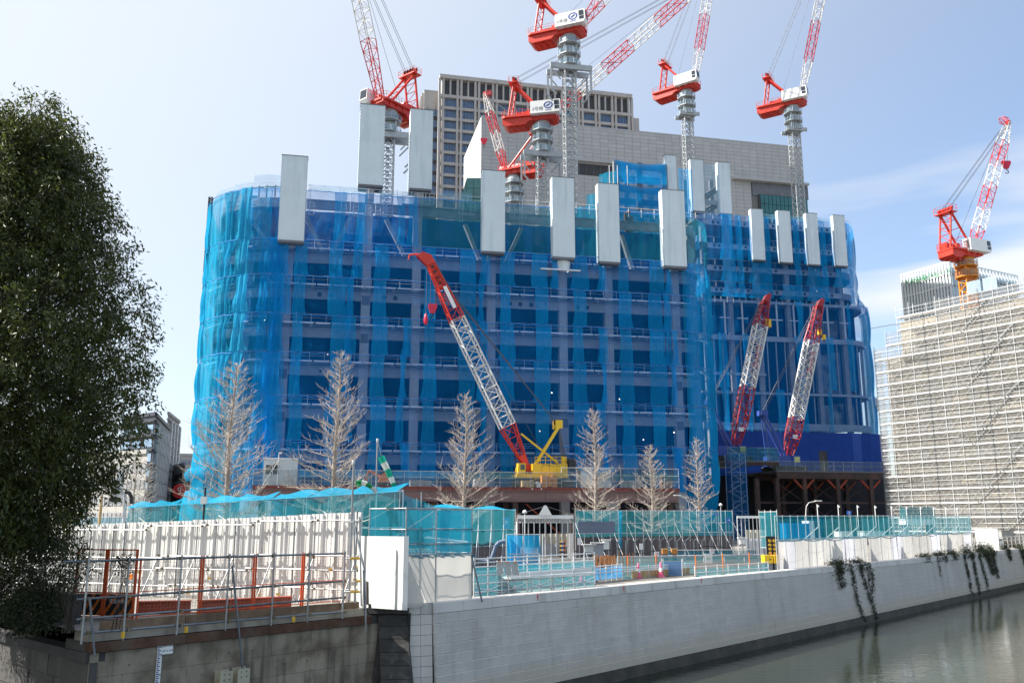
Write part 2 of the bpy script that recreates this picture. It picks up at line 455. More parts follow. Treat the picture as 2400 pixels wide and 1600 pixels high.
# pale tide line left by the canal on the lowest courses
_nt = m_stone.node_tree; _b = _nt.nodes['Principled BSDF']; _lk = _b.inputs['Base Color'].links[0]; _src = _lk.from_socket
_g = _nt.nodes.new('ShaderNodeNewGeometry'); _sx = _nt.nodes.new('ShaderNodeSeparateXYZ'); _tn = _nt.nodes.new('ShaderNodeTexNoise'); _tn.inputs['Scale'].default_value = .5
_ad = _nt.nodes.new('ShaderNodeMath'); _ad.operation = 'MULTIPLY_ADD'; _ad.inputs[1].default_value = .5
_mr = _nt.nodes.new('ShaderNodeMapRange'); _mr.inputs['From Min'].default_value = -2.15; _mr.inputs['From Max'].default_value = -2.75; _mr.inputs['To Max'].default_value = .75
_mx = _nt.nodes.new('ShaderNodeMixRGB'); _mx.inputs[2].default_value = (.58, .51, .40, 1)
_nt.links.new(_g.outputs['Position'], _sx.inputs[0]); _nt.links.new(_g.outputs['Position'], _tn.inputs['Vector']); _nt.links.new(_tn.outputs['Fac'], _ad.inputs[0]); _nt.links.new(_sx.outputs['Z'], _ad.inputs[2])
_nt.links.new(_ad.outputs[0], _mr.inputs['Value']); _nt.links.new(_mr.outputs[0], _mx.inputs[0]); _nt.links.new(_src, _mx.inputs[1]); _nt.links.new(_mx.outputs[0], _b.inputs['Base Color'])
m_joint = M('wall_joint_mortar', (0.07, 0.065, 0.06), 0.9, 0, 0.2, 3)
m_footing = M('algae_footing', (0.045, 0.04, 0.03), 0.75, 0, 0.4, 1.5, bump=0.5, grime=((0.10, 0.085, 0.06), 0.8, 0.5, 0.7, 0.6))
wall = thing('canal_wall', 'long pale grey stone canal wall with a smooth coping above the water', 'wall', Wb)
NC, CH, SL = 9, 0.33, 0.62
Z0 = -0.37
BAT = 0.09
def wall_p(s, z, o=0.0):                        # s along the wall, o outward
    return Wb + wd * s + wn_ * (o + (-z) * BAT) + V((0, 0, z))
LW = 150.0
mb = MB()
mb.prism([wall_p(0, -0.05, -0.02), wall_p(0, -4.6, -0.02), wall_p(0, -4.6, -1.2), wall_p(0, -0.05, -0.5)], wd * LW)
mb.build('backing', m_joint, wall)
mb = MB()
mb.prism([wall_p(-0.03, Z0 - NC * CH - 0.01, 0.11), wall_p(-0.03, -4.7, 0.25), wall_p(-0.03, -4.7, -0.6), wall_p(-0.03, Z0 - NC * CH - 0.01, -0.6)], wd * LW)
mb.build('footing', m_footing, wall)
def stone_mesh(l, h, t, mat):
    mb = MB(); g = 0.002; gz_ = 0.007; b = 0.008
    def rect(ix, iz, y): return [V((-l / 2 + g + ix, y, -h / 2 + gz_ + iz)), V((l / 2 - g - ix, y, -h / 2 + gz_ + iz)), V((l / 2 - g - ix, y, h / 2 - gz_ - iz)), V((-l / 2 + g + ix, y, h / 2 - gz_ - iz))]
    a, f = rect(0, 0, 0.05), rect(0, 0, -t + b); c = rect(b, b, -t)
    mb.add(a + f + c, [(4 + i, 4 + (i + 1) % 4, (i + 1) % 4, i) for i in range(4)] + [(8 + i, 8 + (i + 1) % 4, 4 + (i + 1) % 4, 4 + i) for i in range(4)] + [(8, 9, 10, 11)])
    me = bpy.data.meshes.new('stone'); me.from_pydata(mb.v, [], [tuple(reversed(x)) for x in mb.f]); me.materials.append(mat)
    return me
me_stone = stone_mesh(SL, CH, 0.055, m_stone)
me_half = stone_mesh(SL / 2, CH, 0.055, m_stone)
rot_w = Matrix((wd, -wn_, V((0, 0, 1)))).transposed().to_4x4() @ Matrix.Rotation(math.atan(BAT), 4, 'X')
NNEAR = 33
far_v, far_f = [], []
sv = np.array([v.co[:] for v in me_stone.vertices]); sf = [tuple(p.vertices) for p in me_stone.polygons]
for r_ in range(NC):
    z = Z0 - (r_ + 0.5) * CH
    ncol = int(LW / SL)
    if r_ % 2: copies(me_half, 'stone', wall, Matrix.Translation(wall_p(SL / 4, z)) @ rot_w)
    for k in range(ncol):
        s_ = (k + 0.5 + (0.5 if r_ % 2 else 0)) * SL + (0.02 if k > 40 else 0)
        mw = Matrix.Translation(wall_p(s_, z, random.uniform(-0.006, 0.006))) @ rot_w
        if k < NNEAR:
            copies(me_stone, 'stone', wall, mw)
        else:
            a = np.array(mw)
            b_ = len(far_v)
            far_v += (sv @ a[:3, :3].T + a[:3, 3]).tolist(); far_f += [tuple(i + b_ for i in f) for f in sf]
mb = MB(); mb.v, mb.f, mb.m = far_v, far_f, [0] * len(far_f)
mb.build('stone_courses', m_stone, wall, kind='stuff')
# coping blocks along the long wall
CL = 1.5
for k in range(int(LW / CL)):
    a, b = 0.008 + k * CL, (k + 1) * CL - 0.008
    mb = MB()
    mb.prism([wall_p(a, -0.36, 0.075), wall_p(a, -0.03, 0.06), wall_p(a, 0, 0.03), wall_p(a, 0, -0.42), wall_p(a, -0.36, -0.42)], wd * (b - a))
    mb.build('coping_block', m_coping, wall)
# the short splayed end facing the bridge
cd = (Wb - Wa); cl = cd.length; cd.normalize(); cn = V((cd.y, -cd.x, 0))
for r_ in range(NC):
    for k in range(2):
        w = cl / 2
        a = Wa + cd * (w * k + 0.006); b = Wa + cd * (w * (k + 1) - 0.006)
        zt, zb = Z0 - r_ * CH - 0.006, Z0 - (r_ + 1) * CH + 0.006
        o1, o2 = -zt * BAT + 0.05, -zb * BAT + 0.05
        mb = MB(); mb.prism([a + cn * o1 + V((0, 0, zt)), a + cn * o2 + V((0, 0, zb)), a - cn * .2 + V((0, 0, zb)), a - cn * .2 + V((0, 0, zt))], b - a)
        mb.build('stone', m_stone, wall)
mb = MB(); mb.prism([Wa + V((0, 0, -.05)), Wa + cn * 0.38 + V((0, 0, -4.6)), Wa - cn + V((0, 0, -4.6)), Wa - cn + V((0, 0, -.05))], cd * (cl + .05)); mb.build('backing', m_joint, wall)
mb = MB(); mb.prism([Wa + cn * .46 + V((0, 0, Z0 - NC * CH)), Wa + cn * .6 + V((0, 0, -4.7)), Wa - cn * .5 + V((0, 0, -4.7)), Wa - cn * .5 + V((0, 0, Z0 - NC * CH))], cd * (cl + .1)); mb.build('footing', m_footing, wall)
for k in range(2):
    a = Wa + cd * (cl / 2 * k + .006); b = Wa + cd * (cl / 2 * (k + 1) - .006)
    mb = MB(); mb.prism([a + cn * .08 + V((0, 0, -.36)), a + cn * .06 + V((0, 0, 0.0)), a - cn * .42 + V((0, 0, 0.0)), a - cn * .42 + V((0, 0, -.36))], b - a); mb.build('coping_block', m_coping, wall)
# red survey marks on the coping
m_mark = M('red_survey_paint', (0.6, 0.03, 0.06), 0.6)
for px, py in ((1256, 1398), (1458, 1380), (1924, 1338), (1640, 1360)):
    p = onv(px, py, Wb, Wc) + wn_ * 0.09
    bx('survey_mark', m_mark, wall, p, (0.035, 0.02, 0.24), wrz)
# ---- dark old pilaster between the two walls
m_old = M('blackened_masonry', (0.055, 0.052, 0.048), 0.9, 0, 0.35, 3.0, bump=0.7, fine=40, rand=0.2, grime=((0.16, 0.155, 0.145), 2.5, 0.55, 0.7, 0.5))
pil = thing('stone_pilaster', 'blackened old stone buttress with flared foot at the end of the pale wall', 'pilaster', Wa)
pa = onv(868, 1413, Wa, Wa - V((1, 0.0, 0))) ; pw = (Wa - pa).length
px_ = V((1, 0, 0))
def pil_p(x, z, o): return V((pa.x + x, pa.y - o, z))
mb = MB(); mb.prism([pil_p(-.02, 0.01, .32), pil_p(-.02, -.30, .35), pil_p(-.02, -.34, .25), pil_p(-.02, -.34, -.5), pil_p(-.02, .01, -.5)], px_ * (pw + .06))
mb.build('cap', m_old, pil)
prof = [(-0.35, .22), (-.7, .25), (-1.1, .34), (-1.5, .47), (-1.9, .62), (-2.3, .78), (-2.75, .95), (-3.2, 1.1), (-3.9, 1.25)]
for i in range(len(prof) - 1):
    (z1, o1), (z2, o2) = prof[i], prof[i + 1]
    x0 = .28 + .10 * i * .5
    xr1, xr2 = pw - .04 + (.09 * i if i else 0) * .6, pw - .04 + .09 * (i + 1) * .6
    a = [pil_p(x0, z1 - .008, o1), pil_p(xr1, z1 - .008, o1), pil_p(xr2, z2 + .008, o2), pil_p(x0 + .05, z2 + .008, o2)]
    b = [V((p.x, pa.y + .3, p.z)) for p in a]
    mb = MB(); mb.add(a + b, [(0, 3, 2, 1), (0, 1, 5, 4), (1, 2, 6, 5), (2, 3, 7, 6), (3, 0, 4, 7)]); mb.build('buttress_stone', m_old, pil)
mb = MB(); mb.prism([pil_p(0.0, -.3, .12), pil_p(.0, -4.2, .5), pil_p(.0, -4.2, -.6), pil_p(.0, -.3, -.6)], px_ * (pw + .1)); mb.build('core', m_old, pil)

# ---- stained concrete quay wall on the left
m_conc = M('stained_quay_concrete', (0.30, 0.255, 0.19), 0.9, 0, 0.2, 0.8, bump=0.5, fine=25, rand=0.08,
           streak=((0.06, 0.047, 0.035), 3.4, 0.53, 0.72, 0.8), grime=((0.11, 0.085, 0.06), 1.3, 0.46, 0.66, 0.8))
m_conc_lt = M('quay_edge_concrete', (0.30, 0.27, 0.22), 0.9, 0, 0.25, 1.2, bump=0.5, streak=((0.08, 0.065, 0.05), 2.0, 0.5, 0.7, 0.6))
quay = thing('quay_wall', 'stained brown concrete quay wall carrying the pipe railing', 'wall', QC)
QLEN = (QR - QC).length; qe = -qd                # from the left corner to the right end
def quay_p(s, z, o=0.0): return QC + qe * s + qn * o + V((0, 0, z))
mb = MB(); mb.prism([quay_p(0, -.36, -.03), quay_p(0, -4.6, -.03), quay_p(0, -4.6, -1.5), quay_p(0, -.36, -1.5)], qe * (QLEN + 1.0)); mb.build('core', m_joint, quay)
zs = [-.62, -1.22, -1.82, -2.42, -3.1, -4.4]
for i in range(len(zs) - 1):
    s_ = 0.0 if i % 2 == 0 else -0.9
    while s_ < QLEN + .9:
        a, b = max(0.0, s_), min(QLEN + .9, s_ + 1.8)
        if b - a > .05:
            mb = MB(); dz = random.uniform(-.004, .006)
            mb.prism([quay_p(a + .004, zs[i] - .004, dz), quay_p(a + .004, zs[i + 1] + .004, dz), quay_p(a + .004, zs[i + 1] + .004, -.2), quay_p(a + .004, zs[i] - .004, -.2)], qe * (b - a - .008))
            mb.build('concrete_panel', m_conc, quay)
        s_ += 1.8
s_ = 0.0
for k, l in enumerate((2.6, 2.6, 2.6, 2.6)):
    if s_ >= QLEN: break
    l = min(l, QLEN - s_ + .3)
    mb = MB(); mb.prism([quay_p(s_, -.36, .08), quay_p(s_, -.60, .08), quay_p(s_, -.60, -.3), quay_p(s_, -.36, -.3)], qe * (l - .01)); mb.build('edge_beam', m_rust, quay)
    s_ += l
mb = MB(); mb.prism([quay_p(0, -.13, -.25), quay_p(0, -.355, -.16), quay_p(0, -.355, -1.0), quay_p(0, -.13, -1.0)], qe * (QLEN + .8)); mb.build('kerb', m_conc_lt, quay)
# timber boards along the kerb
s_ = 0.3
while s_ < QLEN - .2:
    l = min(random.choice((1.9, 2.4, 3.0)), QLEN - s_)
    bar('board', m_wood, quay, quay_p(s_, .0, -.24 - random.uniform(0, .04)), quay_p(s_ + l - .02, .0 + random.uniform(-.02, .02), -.24), .035, .22)
    s_ += l
# rusty bolt holes
for k in range(14):
    p = quay_p(random.uniform(.5, QLEN - .5), random.choice((-1.0, -1.5, -2.1, -2.7)), .008)
    pipe('form_tie_hole', m_black, quay, p - qn * .02, p + qn * .004, .018)
# ledge of broken concrete at the foot
mb = MB(); mb.prism([quay_p(4.0, -2.75, 0.02), quay_p(4.0, -2.85, 1.1), quay_p(4.0, -4.5, 1.3), quay_p(4.0, -4.5, 0.02)], qe * (QLEN - 3.0)); mb.build('foot_ledge', m_conc_lt, quay)
mb = MB(); mb.prism([quay_p(QLEN - 3.2, -2.62, .5), quay_p(QLEN - 3.2, -2.7, 1.35), quay_p(QLEN - 3.2, -4.5, 1.5), quay_p(QLEN - 3.2, -4.5, .5)], qe * 1.9); mb.build('foot_block', m_conc_lt, quay)
for k in range(5):
    bx('broken_stone', m_conc_lt, quay, quay_p(4.6 + k * .9, -2.78 + random.uniform(0, .05), .55 + random.uniform(-.2, .3)), (random.uniform(.25, .6), .3, .16), qrz + random.uniform(-.5, .5))

# ---- stone-block quay at the very left, tree shade put into its colour
dark = thing('block_wall', 'shadowed grey block wall with dark sloping coping under the evergreen tree', 'wall', QC)
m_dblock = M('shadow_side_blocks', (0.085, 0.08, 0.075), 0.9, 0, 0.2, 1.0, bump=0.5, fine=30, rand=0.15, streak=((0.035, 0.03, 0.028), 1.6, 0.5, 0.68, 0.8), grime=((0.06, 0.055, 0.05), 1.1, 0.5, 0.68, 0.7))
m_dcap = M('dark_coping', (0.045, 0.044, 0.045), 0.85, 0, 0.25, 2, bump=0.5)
LLEN = (QL - QC).length
def dk(s, z, o=0.0): return QC + ld * s + ln * o + V((0, 0, z))
mb = MB(); mb.prism([dk(.6, -.85, -.03), dk(.6, -4.6, -.03), dk(1.4, -4.6, -1), dk(1.4, -.85, -1)], ld * (LLEN + 12)); mb.build('core', m_joint, dark)
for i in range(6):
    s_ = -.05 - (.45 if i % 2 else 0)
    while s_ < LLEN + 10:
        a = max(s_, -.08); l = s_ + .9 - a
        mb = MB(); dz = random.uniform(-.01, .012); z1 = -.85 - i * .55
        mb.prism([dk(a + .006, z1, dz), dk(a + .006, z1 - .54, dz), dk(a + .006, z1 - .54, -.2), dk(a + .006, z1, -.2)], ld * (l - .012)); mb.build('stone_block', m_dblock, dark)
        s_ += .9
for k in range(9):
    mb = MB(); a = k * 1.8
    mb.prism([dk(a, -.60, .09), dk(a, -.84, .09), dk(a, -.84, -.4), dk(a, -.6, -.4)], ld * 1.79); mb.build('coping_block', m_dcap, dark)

# ================================================================ things on the left quay
# water level staff gauge and its sign
m_sign = M('sign_white', (0.82, 0.82, 0.8), 0.5, 0, 0.05)
m_navy = M('navy_mark', (0.02, 0.03, 0.16), 0.5)
gp0 = onv(374, 1512, QC, QR); gp1 = onv(360, 1640, QC, QR)
gd = (gp0 - gp1).normalized()
gz = Matrix((qe, -qn, V((0, 0, 1)))).transposed().to_4x4()
top_g = gp0 + qn * .03
gau = thing('staff_gauge', 'blue and white water level staff gauge on the stained quay wall', 'gauge', top_g + V((0, 0, -1.9)))
mb = MB(); mb.box(top_g + V((0, 0, -.95)), (.14, .02, 1.9), rot=gz); mb.build('board', m_sign, gau)
for k in range(36):
    z = -.03 - k * .05
    bx('scale_mark', m_navy, gau, top_g + qe * (-.035 if k % 2 else -.015) + V((0, 0, z)) + qn * .012, (.055 if k % 2 else .09, .006, .026), rot=gz)
for k, ch in enumerate('321'): text('scale_digit', ch, m_navy, gau, face_mat(top_g + qe * .045 + qn * .013 + V((0, 0, -.25 - k * .5)), qe), .1, .002)
sp = onv(391, 1516, QC, QR) + qn * .045
sg = thing('level_sign', 'small white sign reading HHWL AP+5.100 above the staff gauge', 'sign', sp)
pt_ = bx('plate', m_sign, sg, sp, (.31, .02, .33), rot=gz)
text('lettering', 'HHWL', m_black, pt_, face_mat(sp + qn * .011 + V((0, 0, .05)), qe), .12, .002)
text('lettering', 'AP+5.100', m_black, pt_, face_mat(sp + qn * .011 + V((0, 0, -.08)), qe), .075, .002)
mb = MB(); mb.prism([sp + qe * -.14 + V((0, 0, .15)) + qn * .011, sp + qe * -.05 + V((0, 0, .15)) + qn * .011, sp + qe * -.1 + V((0, 0, .08)) + qn * .011], qn * .004); mb.build('red_arrow', m_mark, pt_)

# pipe railing on the quay edge
ra, rb = QC + qn * -.02, QR + qn * -.02
rail = thing('pipe_railing', 'grey scaffold pipe railing along the edge of the quay wall', 'railing', quay_p(0, -.36))
posts = (206, 301, 424, 536, 641, 724, 805)
rows = [((150, 1316), (805, 1296)), ((180, 1404), (805, 1361)), ((180, 1451), (805, 1399)), ((195, 1483), (805, 1433))]
for (a, b) in rows:
    p, q = onv(*a, ra, rb), onv(*b, ra, rb)
    pm = p.lerp(q, .52)
    pipe('rail', m_pipe_dk, rail, p, pm, .03); pipe('rail', m_pipe_dk, rail, pm, q, .03)
for x in posts:
    yt = lerp(1312, 1293, (x - 206) / 600)
    p = onv(x, yt, ra, rb); b = V((p.x, p.y, -.36))
    pipe('post', m_pipe, rail, b + qn * .06, p + V((0, 0, .06)) + qn * .06, .028)
    for (a, b2) in rows:
        t = (x - a[0]) / (b2[0] - a[0]); c = onv(x, lerp(a[1], b2[1], t), ra, rb)
        bx('clamp', m_clamp, rail, c + qn * .03, (.09, .10, .09), qrz)
for x, y in ((284, 1486), (432, 1474), (684, 1450)):
    c = onv(x, y, ra, rb) + qn * .1
    bx('clamp_cover', m_yclamp, rail, c, (.07, .06, .16), qrz + .3)
pa1 = onv(540, 1324, ra, rb) + qn * .1; pa2 = onv(558, 1566, ra, rb) + qn * .25
pipe('brace', m_pipe_dk, rail, pa1, pa2, .03)
pipe('brace', m_pipe_dk, rail, onv(206, 1400, ra, rb) + qn * .1, onv(217, 1535, ra, rb) + qn * .12, .03)
# cream steel beam offcuts clamped at the foot of the brace
m_cream = M('cream_steel', (0.46, 0.43, 0.32), 0.55, 0, 0.15, 2, grime=((0.2, 0.14, 0.08), 2, .55, .7, .5))
for x, y, lab in ((513, 1592, 'cream painted steel beam offcut standing left of the slanting brace foot'), (553, 1585, 'cream painted steel beam offcut under the slanting brace pipe')):
    p = onv(x, y, QC, QR) + qn * .3
    t = thing('steel_block', lab, 'steel beam', V((p.x, p.y, -2.78)))
    h = p.z + .28 - (-2.78)
    bx('flange', m_cream, t, V((p.x, p.y, -2.78 + h / 2)) + qn * .17 - qe * .05, (.38, .03, h), qrz)
    bx('flange', m_cream, t, V((p.x, p.y, -2.78 + h / 2)) - qn * .17, (.42, .03, h), qrz)
    bx('web', m_cream, t, V((p.x, p.y, -2.78 + h / 2)) - qe * .1, (.03, .32, h), qrz)
    for a in (-.08, .08):
        for b in (.08, .22):
            q = V((p.x, p.y, -2.78 + h - b)) + qn * .185 + qe * (a - .05); pipe('bolt', m_black, t, q, q + qn * .012, .018)
# rusty winch plate on the ledge
p = quay_p(QLEN - 3.6, -2.75, .55)
t = thing('anchor_plate', 'pale bolted base plate with a rusty wheel on the quay foot ledge', 'anchor', p)
bx('plate', m_cream, t, p + V((0, 0, .02)), (1.1, .5, .06), qrz); bx('plate', m_cream, t, p + qe * .25 + V((0, 0, .09)), (.4, .3, .08), qrz)
pipe('wheel', m_rust, t, p + V((0, 0, .2)) - qe * .3 + qn * .03, p + V((0, 0, .2)) - qe * .3 - qn * .03, .18, 'disc')

# orange mesh fence panels behind the railing
fa, fb = onz(318, 1455, G), onz(806, 1415, G)
m_mesh_w = M('fence_wire', (0.55, 0.22, 0.12), 0.6, .2)
fd = (fb - fa).normalized(); frz = math.atan2(fd.y, fd.x)
fposts = [onv(x, 1430, fa, fb) for x in (318, 467, 592, 706, 806)]
for k in range(4):
    a, b = fposts[k] + fd * .04, fposts[k + 1] - fd * .04
    a = V((a.x, a.y, G)); b = V((b.x, b.y, G))
    labs = ['orange framed wire mesh fence panel next to the orange gate', 'orange framed wire mesh fence panel before the gap between two red beams',
            'orange framed wire mesh fence panel, third along from the orange gate', 'orange framed wire mesh fence panel at the white hoarding end']
    t = thing('mesh_fence_panel', labs[k], 'fence panel', a, 0, 'orange mesh fence panels on the quay')
    for q in (a, b): pipe('post', m_orange, t, q, q + V((0, 0, 1.78)), .033)
    for z in (.12, .82, 1.74): pipe('rail', m_orange, t, a + V((0, 0, z)), b + V((0, 0, z)), .014)
    mb = MB(); L_ = (b - a).length; n = int(L_ / .1)
    for i in range(1, n): mb.tube(a + fd * (i * L_ / n) + V((0, 0, .12)), a + fd * (i * L_ / n) + V((0, 0, 1.74)), .0028, 3)
    for i in range(1, 17): mb.tube(a + V((0, 0, .12 + i * .1)), b + V((0, 0, .12 + i * .1)), .0028, 3)
    mb.build('wire_mesh', m_mesh_w, t, kind='stuff')
# orange gate with black and orange striped boards
ga, gb = onz(168, 1447, G), onz(312, 1451, G)
g_d = (gb - ga).normalized(); grz = math.atan2(g_d.y, g_d.x); g_n = V((g_d.y, -g_d.x, 0))
gate = thing('fence_gate', 'orange mesh gate with black and orange striped boards at the bottom', 'gate', ga)
GL = (gb - ga).length
m_stripe_o = M('board_orange', (0.65, 0.16, 0.02), 0.5, 0, .1)
for f0, f1 in ((0.0, .5), (.5, 1.0)):
    a, b = ga + g_d * (GL * f0 + .03), ga + g_d * (GL * f1 - .03)
    for q in (a, b): bar('post', m_orange, gate, q, q + V((0, 0, 2.0)), .06, .06)
    for z in (.05, .74, 1.98): bar('rail', m_orange, gate, a + V((0, 0, z)), b + V((0, 0, z)), .04, .04)
    c = (a + b) / 2 + V((0, 0, .40))
    bo = bx('striped_board', m_stripe_o, gate, c, ((b - a).length - .08, .03, .62), grz)
    w = (b - a).length - .1
    for k in range(-1, 4):
        x0 = -w / 2 + k * w / 3.2
        poly = [(x0, -.30), (x0 + .17, -.30), (x0 + .17 + .42, .30), (x0 + .42, .30)]
        # clip the parallelogram to the board
        def clip(ps, xmin, xmax):
            for lim, sg_ in ((xmin, 1), (xmax, -1)):
                out = []
                for i in range(len(ps)):
                    p, q = ps[i], ps[(i + 1) % len(ps)]
                    ip, iq = (p[0] - lim) * sg_ >= 0, (q[0] - lim) * sg_ >= 0
                    if ip: out.append(p)
                    if ip != iq:
                        tt = (lim - p[0]) / (q[0] - p[0]); out.append((lim, p[1] + tt * (q[1] - p[1])))
                ps = out
                if not ps: break
            return ps
        ps = clip(poly, -w / 2, w / 2)
        if len(ps) >= 3:
            mb = MB(); mb.prism([c + g_d * x + V((0, 0, z)) + g_n * .017 for x, z in ps], g_n * .004); mb.build('black_stripe', m_black, bo)
text('lettering', '安全✚第一', m_sign, bo, face_mat(ga + g_d * (GL * .76) + V((0, 0, .5)) + g_n * .026, g_d), .14, .002)
mb = MB()
for k in range(1, 26): mb.tube(ga + g_d * (GL * k / 26) + V((0, 0, .74)), ga + g_d * (GL * k / 26) + V((0, 0, 1.97)), .003, 3)
for k in range(1, 12): mb.tube(ga + V((0, 0, .74 + k * .1)), gb + V((0, 0, .74 + k * .1)), .003, 3)
mb.build('wire_mesh', m_mesh_w, gate, kind='stuff')

# red steel beams with rows of holes lying behind the fence
m_redbeam = M('red_oxide_beam', (0.42, 0.10, 0.06), 0.7, 0, 0.18, 2.0, grime=((0.5, 0.3, 0.24), 1.5, .55, .75, .5))
for (x0, y0), (x1, y1), lab in (((322, 1438), (446, 1436), 'short red steel beam with bolt holes lying behind the orange gate'), ((462, 1436), (682, 1424), 'longer red steel beam with bolt holes in front of the white hoarding')):
    a, b = onz(x0, y0, G), onz(x1, y1, G); d = (b - a).normalized(); n_ = V((d.y, -d.x, 0)); rz = math.atan2(d.y, d.x); l = (b - a).length
    t = thing('steel_beam', lab, 'steel beam', a)
    for z in (.025, .375): bar('flange', m_redbeam, t, a + V((0, 0, z)), b + V((0, 0, z)), .3, .03)
    bar('web', m_redbeam, t, a + V((0, 0, .2)), b + V((0, 0, .2)), .03, .32)
    mb = MB(); mb.box(a + d * .02 + n_ * .09 + V((0, 0, .2)), (.02, .14, .32), rz); mb.build('end_plate', m_redbeam, t)
    for k in range(int(l / .16)):
        for z in (.11, .28):
            q = a + d * (.1 + k * .16) + n_ * .016 + V((0, 0, z)); pipe('bolt_hole', m_black, t, q, q + n_ * .002, .016)

# ================================================================ white corrugated hoarding
hr, hl = onz(843, 1413, G), onz(156, 1391, G)
hd = (hl - hr).normalized(); hn = V((-hd.y, hd.x, 0))
if hn.y > 0: hn = -hn
hoard = thing('site_hoarding', 'tall white corrugated steel hoarding braced with scaffold pipes behind the quay', 'hoarding', hr)
HL = (hl - hr).length + 6
def htop(s):
    knots = [(0, 3.02), (7.6, 2.72), (9.6, 2.66), (HL, 2.28)]
    for (a, za), (b, zb) in zip(knots[:-1], knots[1:]):
        if s <= b: return lerp(za, zb, (s - a) / (b - a))
    return knots[-1][1]
PWD = 0.52
npan = int(HL / PWD)
for k in range(npan):
    s0 = k * PWD; zt = htop(s0) + random.uniform(-.015, .015)
    prof = [(0.004, 0), (.03, .05), (.075, .05), (.10, 0.0), (.20, 0.0), (.21, .012), (.235, .012), (.245, 0), (.38, 0), (.39, .012), (.415, .012), (.425, 0), (PWD - .004, 0)]
    pts = [hr + hd * (s0 + x) + hn * y for x, y in prof] + [hr + hd * (s0 + x) + hn * (y - .012) for x, y in reversed(prof)]
    mb = MB(); mb.prism([p + V((0, 0, G - p.z)) for p in pts], V((0, 0, zt - G))); mb.build('panel', m_white_dirty, hoard)
s_ = .15; k = 0
while s_ < HL - .2:
    p = hr + hd * s_ + hn * .12; near = s_ < 9.8
    pipe('post', m_pipe_dk if not near or k % 3 == 0 else m_pipe, hoard, V((p.x, p.y, G)), V((p.x, p.y, htop(s_) + (.06 if k % 4 == 0 else -.08))), .026)
    if k % 2 == 0:
        q = p + hn * .9 + hd * random.uniform(-.1, .1)
        pipe('stay', m_pipe, hoard, V((q.x, q.y, G)), V((p.x, p.y, G + 1.55)), .024)
        bx('clamp', m_clamp, hoard, V((p.x, p.y, G + 1.55)), (.09, .09, .09), 0)
    s_ += .85 if near else .55; k += 1
s_ = 0.0
for frac, lift in ((.92, 0), (.52, 0), (.36, .1), (.15, 0)):
    s_ = -.1; k = 0
    while s_ < HL - 1.5:
        l = random.uniform(1.9, 2.6) if s_ < 9 else 4.0
        z = G + (htop(s_ + l / 2) - G) * frac + (.05 if k % 2 else 0)
        a, b = hr + hd * s_ + hn * .17, hr + hd * (s_ + l + .18) + hn * .17
        pipe('rail', m_pipe_lt if k % 2 else m_pipe, hoard, V((a.x, a.y, z)), V((b.x, b.y, z)), .025)
        for q in (a + hd * .1, b - hd * .3): bx('clamp', m_clamp, hoard, V((q.x, q.y, z)), (.08, .09, .08), 0)
        s_ += l; k += 1
for s_, z in ((1.1, 1.15), (.1, .82), (.1, 1.25), (6.2, .75), (9.4, .9), (3.2, .25), (4.0, .22), (7.1, .2)):
    p = hr + hd * s_ + hn * .22; bx('clamp_cover', m_yclamp, hoard, V((p.x, p.y, G + z)), (.12, .08, .07), 0)
# orange lamp on the hoarding
p = hr + hd * 9.8 + hn * .2
t = thing('warning_lamp', 'round orange warning lamp clipped to the white hoarding', 'lamp', V((p.x, p.y, .55)))
pipe('lens', M('amber_lens', (0.8, 0.22, 0.02), 0.3), t, V((p.x, p.y, .62)), V((p.x, p.y, .62)) + hn * .06, .1, 'disc'); bx('body', m_black, t, V((p.x, p.y, .62)) - hn * .03, (.1, .06, .14), 0)
# end frame pipes at the hoarding corner
ef = thing('corner_scaffold', 'cluster of upright and slanting pipes at the hoarding corner by the pilaster', 'scaffold', hr)
for px, top, bot, r in ((829, 1188, 1412, .03), (843, 1210, 1420, .028)):
    p, q = at(px, top, 30.2), at(px + 4, bot, 30.2); pipe('post', m_pipe, ef, q, p, r)
pipe('stay', m_pipe_dk, ef, at(830, 1225, 30.0), at(855, 1340, 29.4), .03)
pipe('post', m_pipe_dk, ef, at(852, 1335, 29.0), at(857, 1470, 29.0), .03)
pipe('post', m_pipe, ef, at(858, 1360, 28.9), at(857, 1478, 28.9), .02)
bar('edge_board', m_wood, ef, at(861, 1362, 29.1), at(862, 1416, 29.1), .12, .06)
for px, y in ((826, 1308), (838, 1308), (840, 1361), (826, 1386), (838, 1386)): bx('clamp_cover', m_yclamp, ef, at(px, y, 30.0), (.13, .1, .07), 0)
for y in (1223, 1308, 1386): pipe('rail', m_pipe_lt, ef, at(805, y, 30.2), at(846, y, 30.2), .024)

# flat bright white hoarding panel between pilaster and sheets
fa_, fb_ = onz(842, 1425, G), onz(950, 1425, G)
fa_ = at(842, 1300, 31.2); fb_ = at(950, 1300, 30.1); fa_.z = fb_.z = G
d_ = (fb_ - fa_).normalized(); L_ = (fb_ - fa_).length
t = thing('hoarding_panel', 'plain bright white flat hoarding behind the dark pilaster', 'hoarding', fa_)
zt = onv(900, 1256, fa_, fb_).z
for k in range(4): bar('panel', m_white, t, fa_ + d_ * (k * L_ / 4 + .003) + V((0, 0, (zt - G) / 2)), fa_ + d_ * ((k + 1) * L_ / 4 - .003) + V((0, 0, (zt - G) / 2)), .05, zt - G)
bar('edge_post', m_white, t, fb_ + d_ * .03, fb_ + d_ * .03 + V((0, 0, zt - G + .01)), .06, .16)
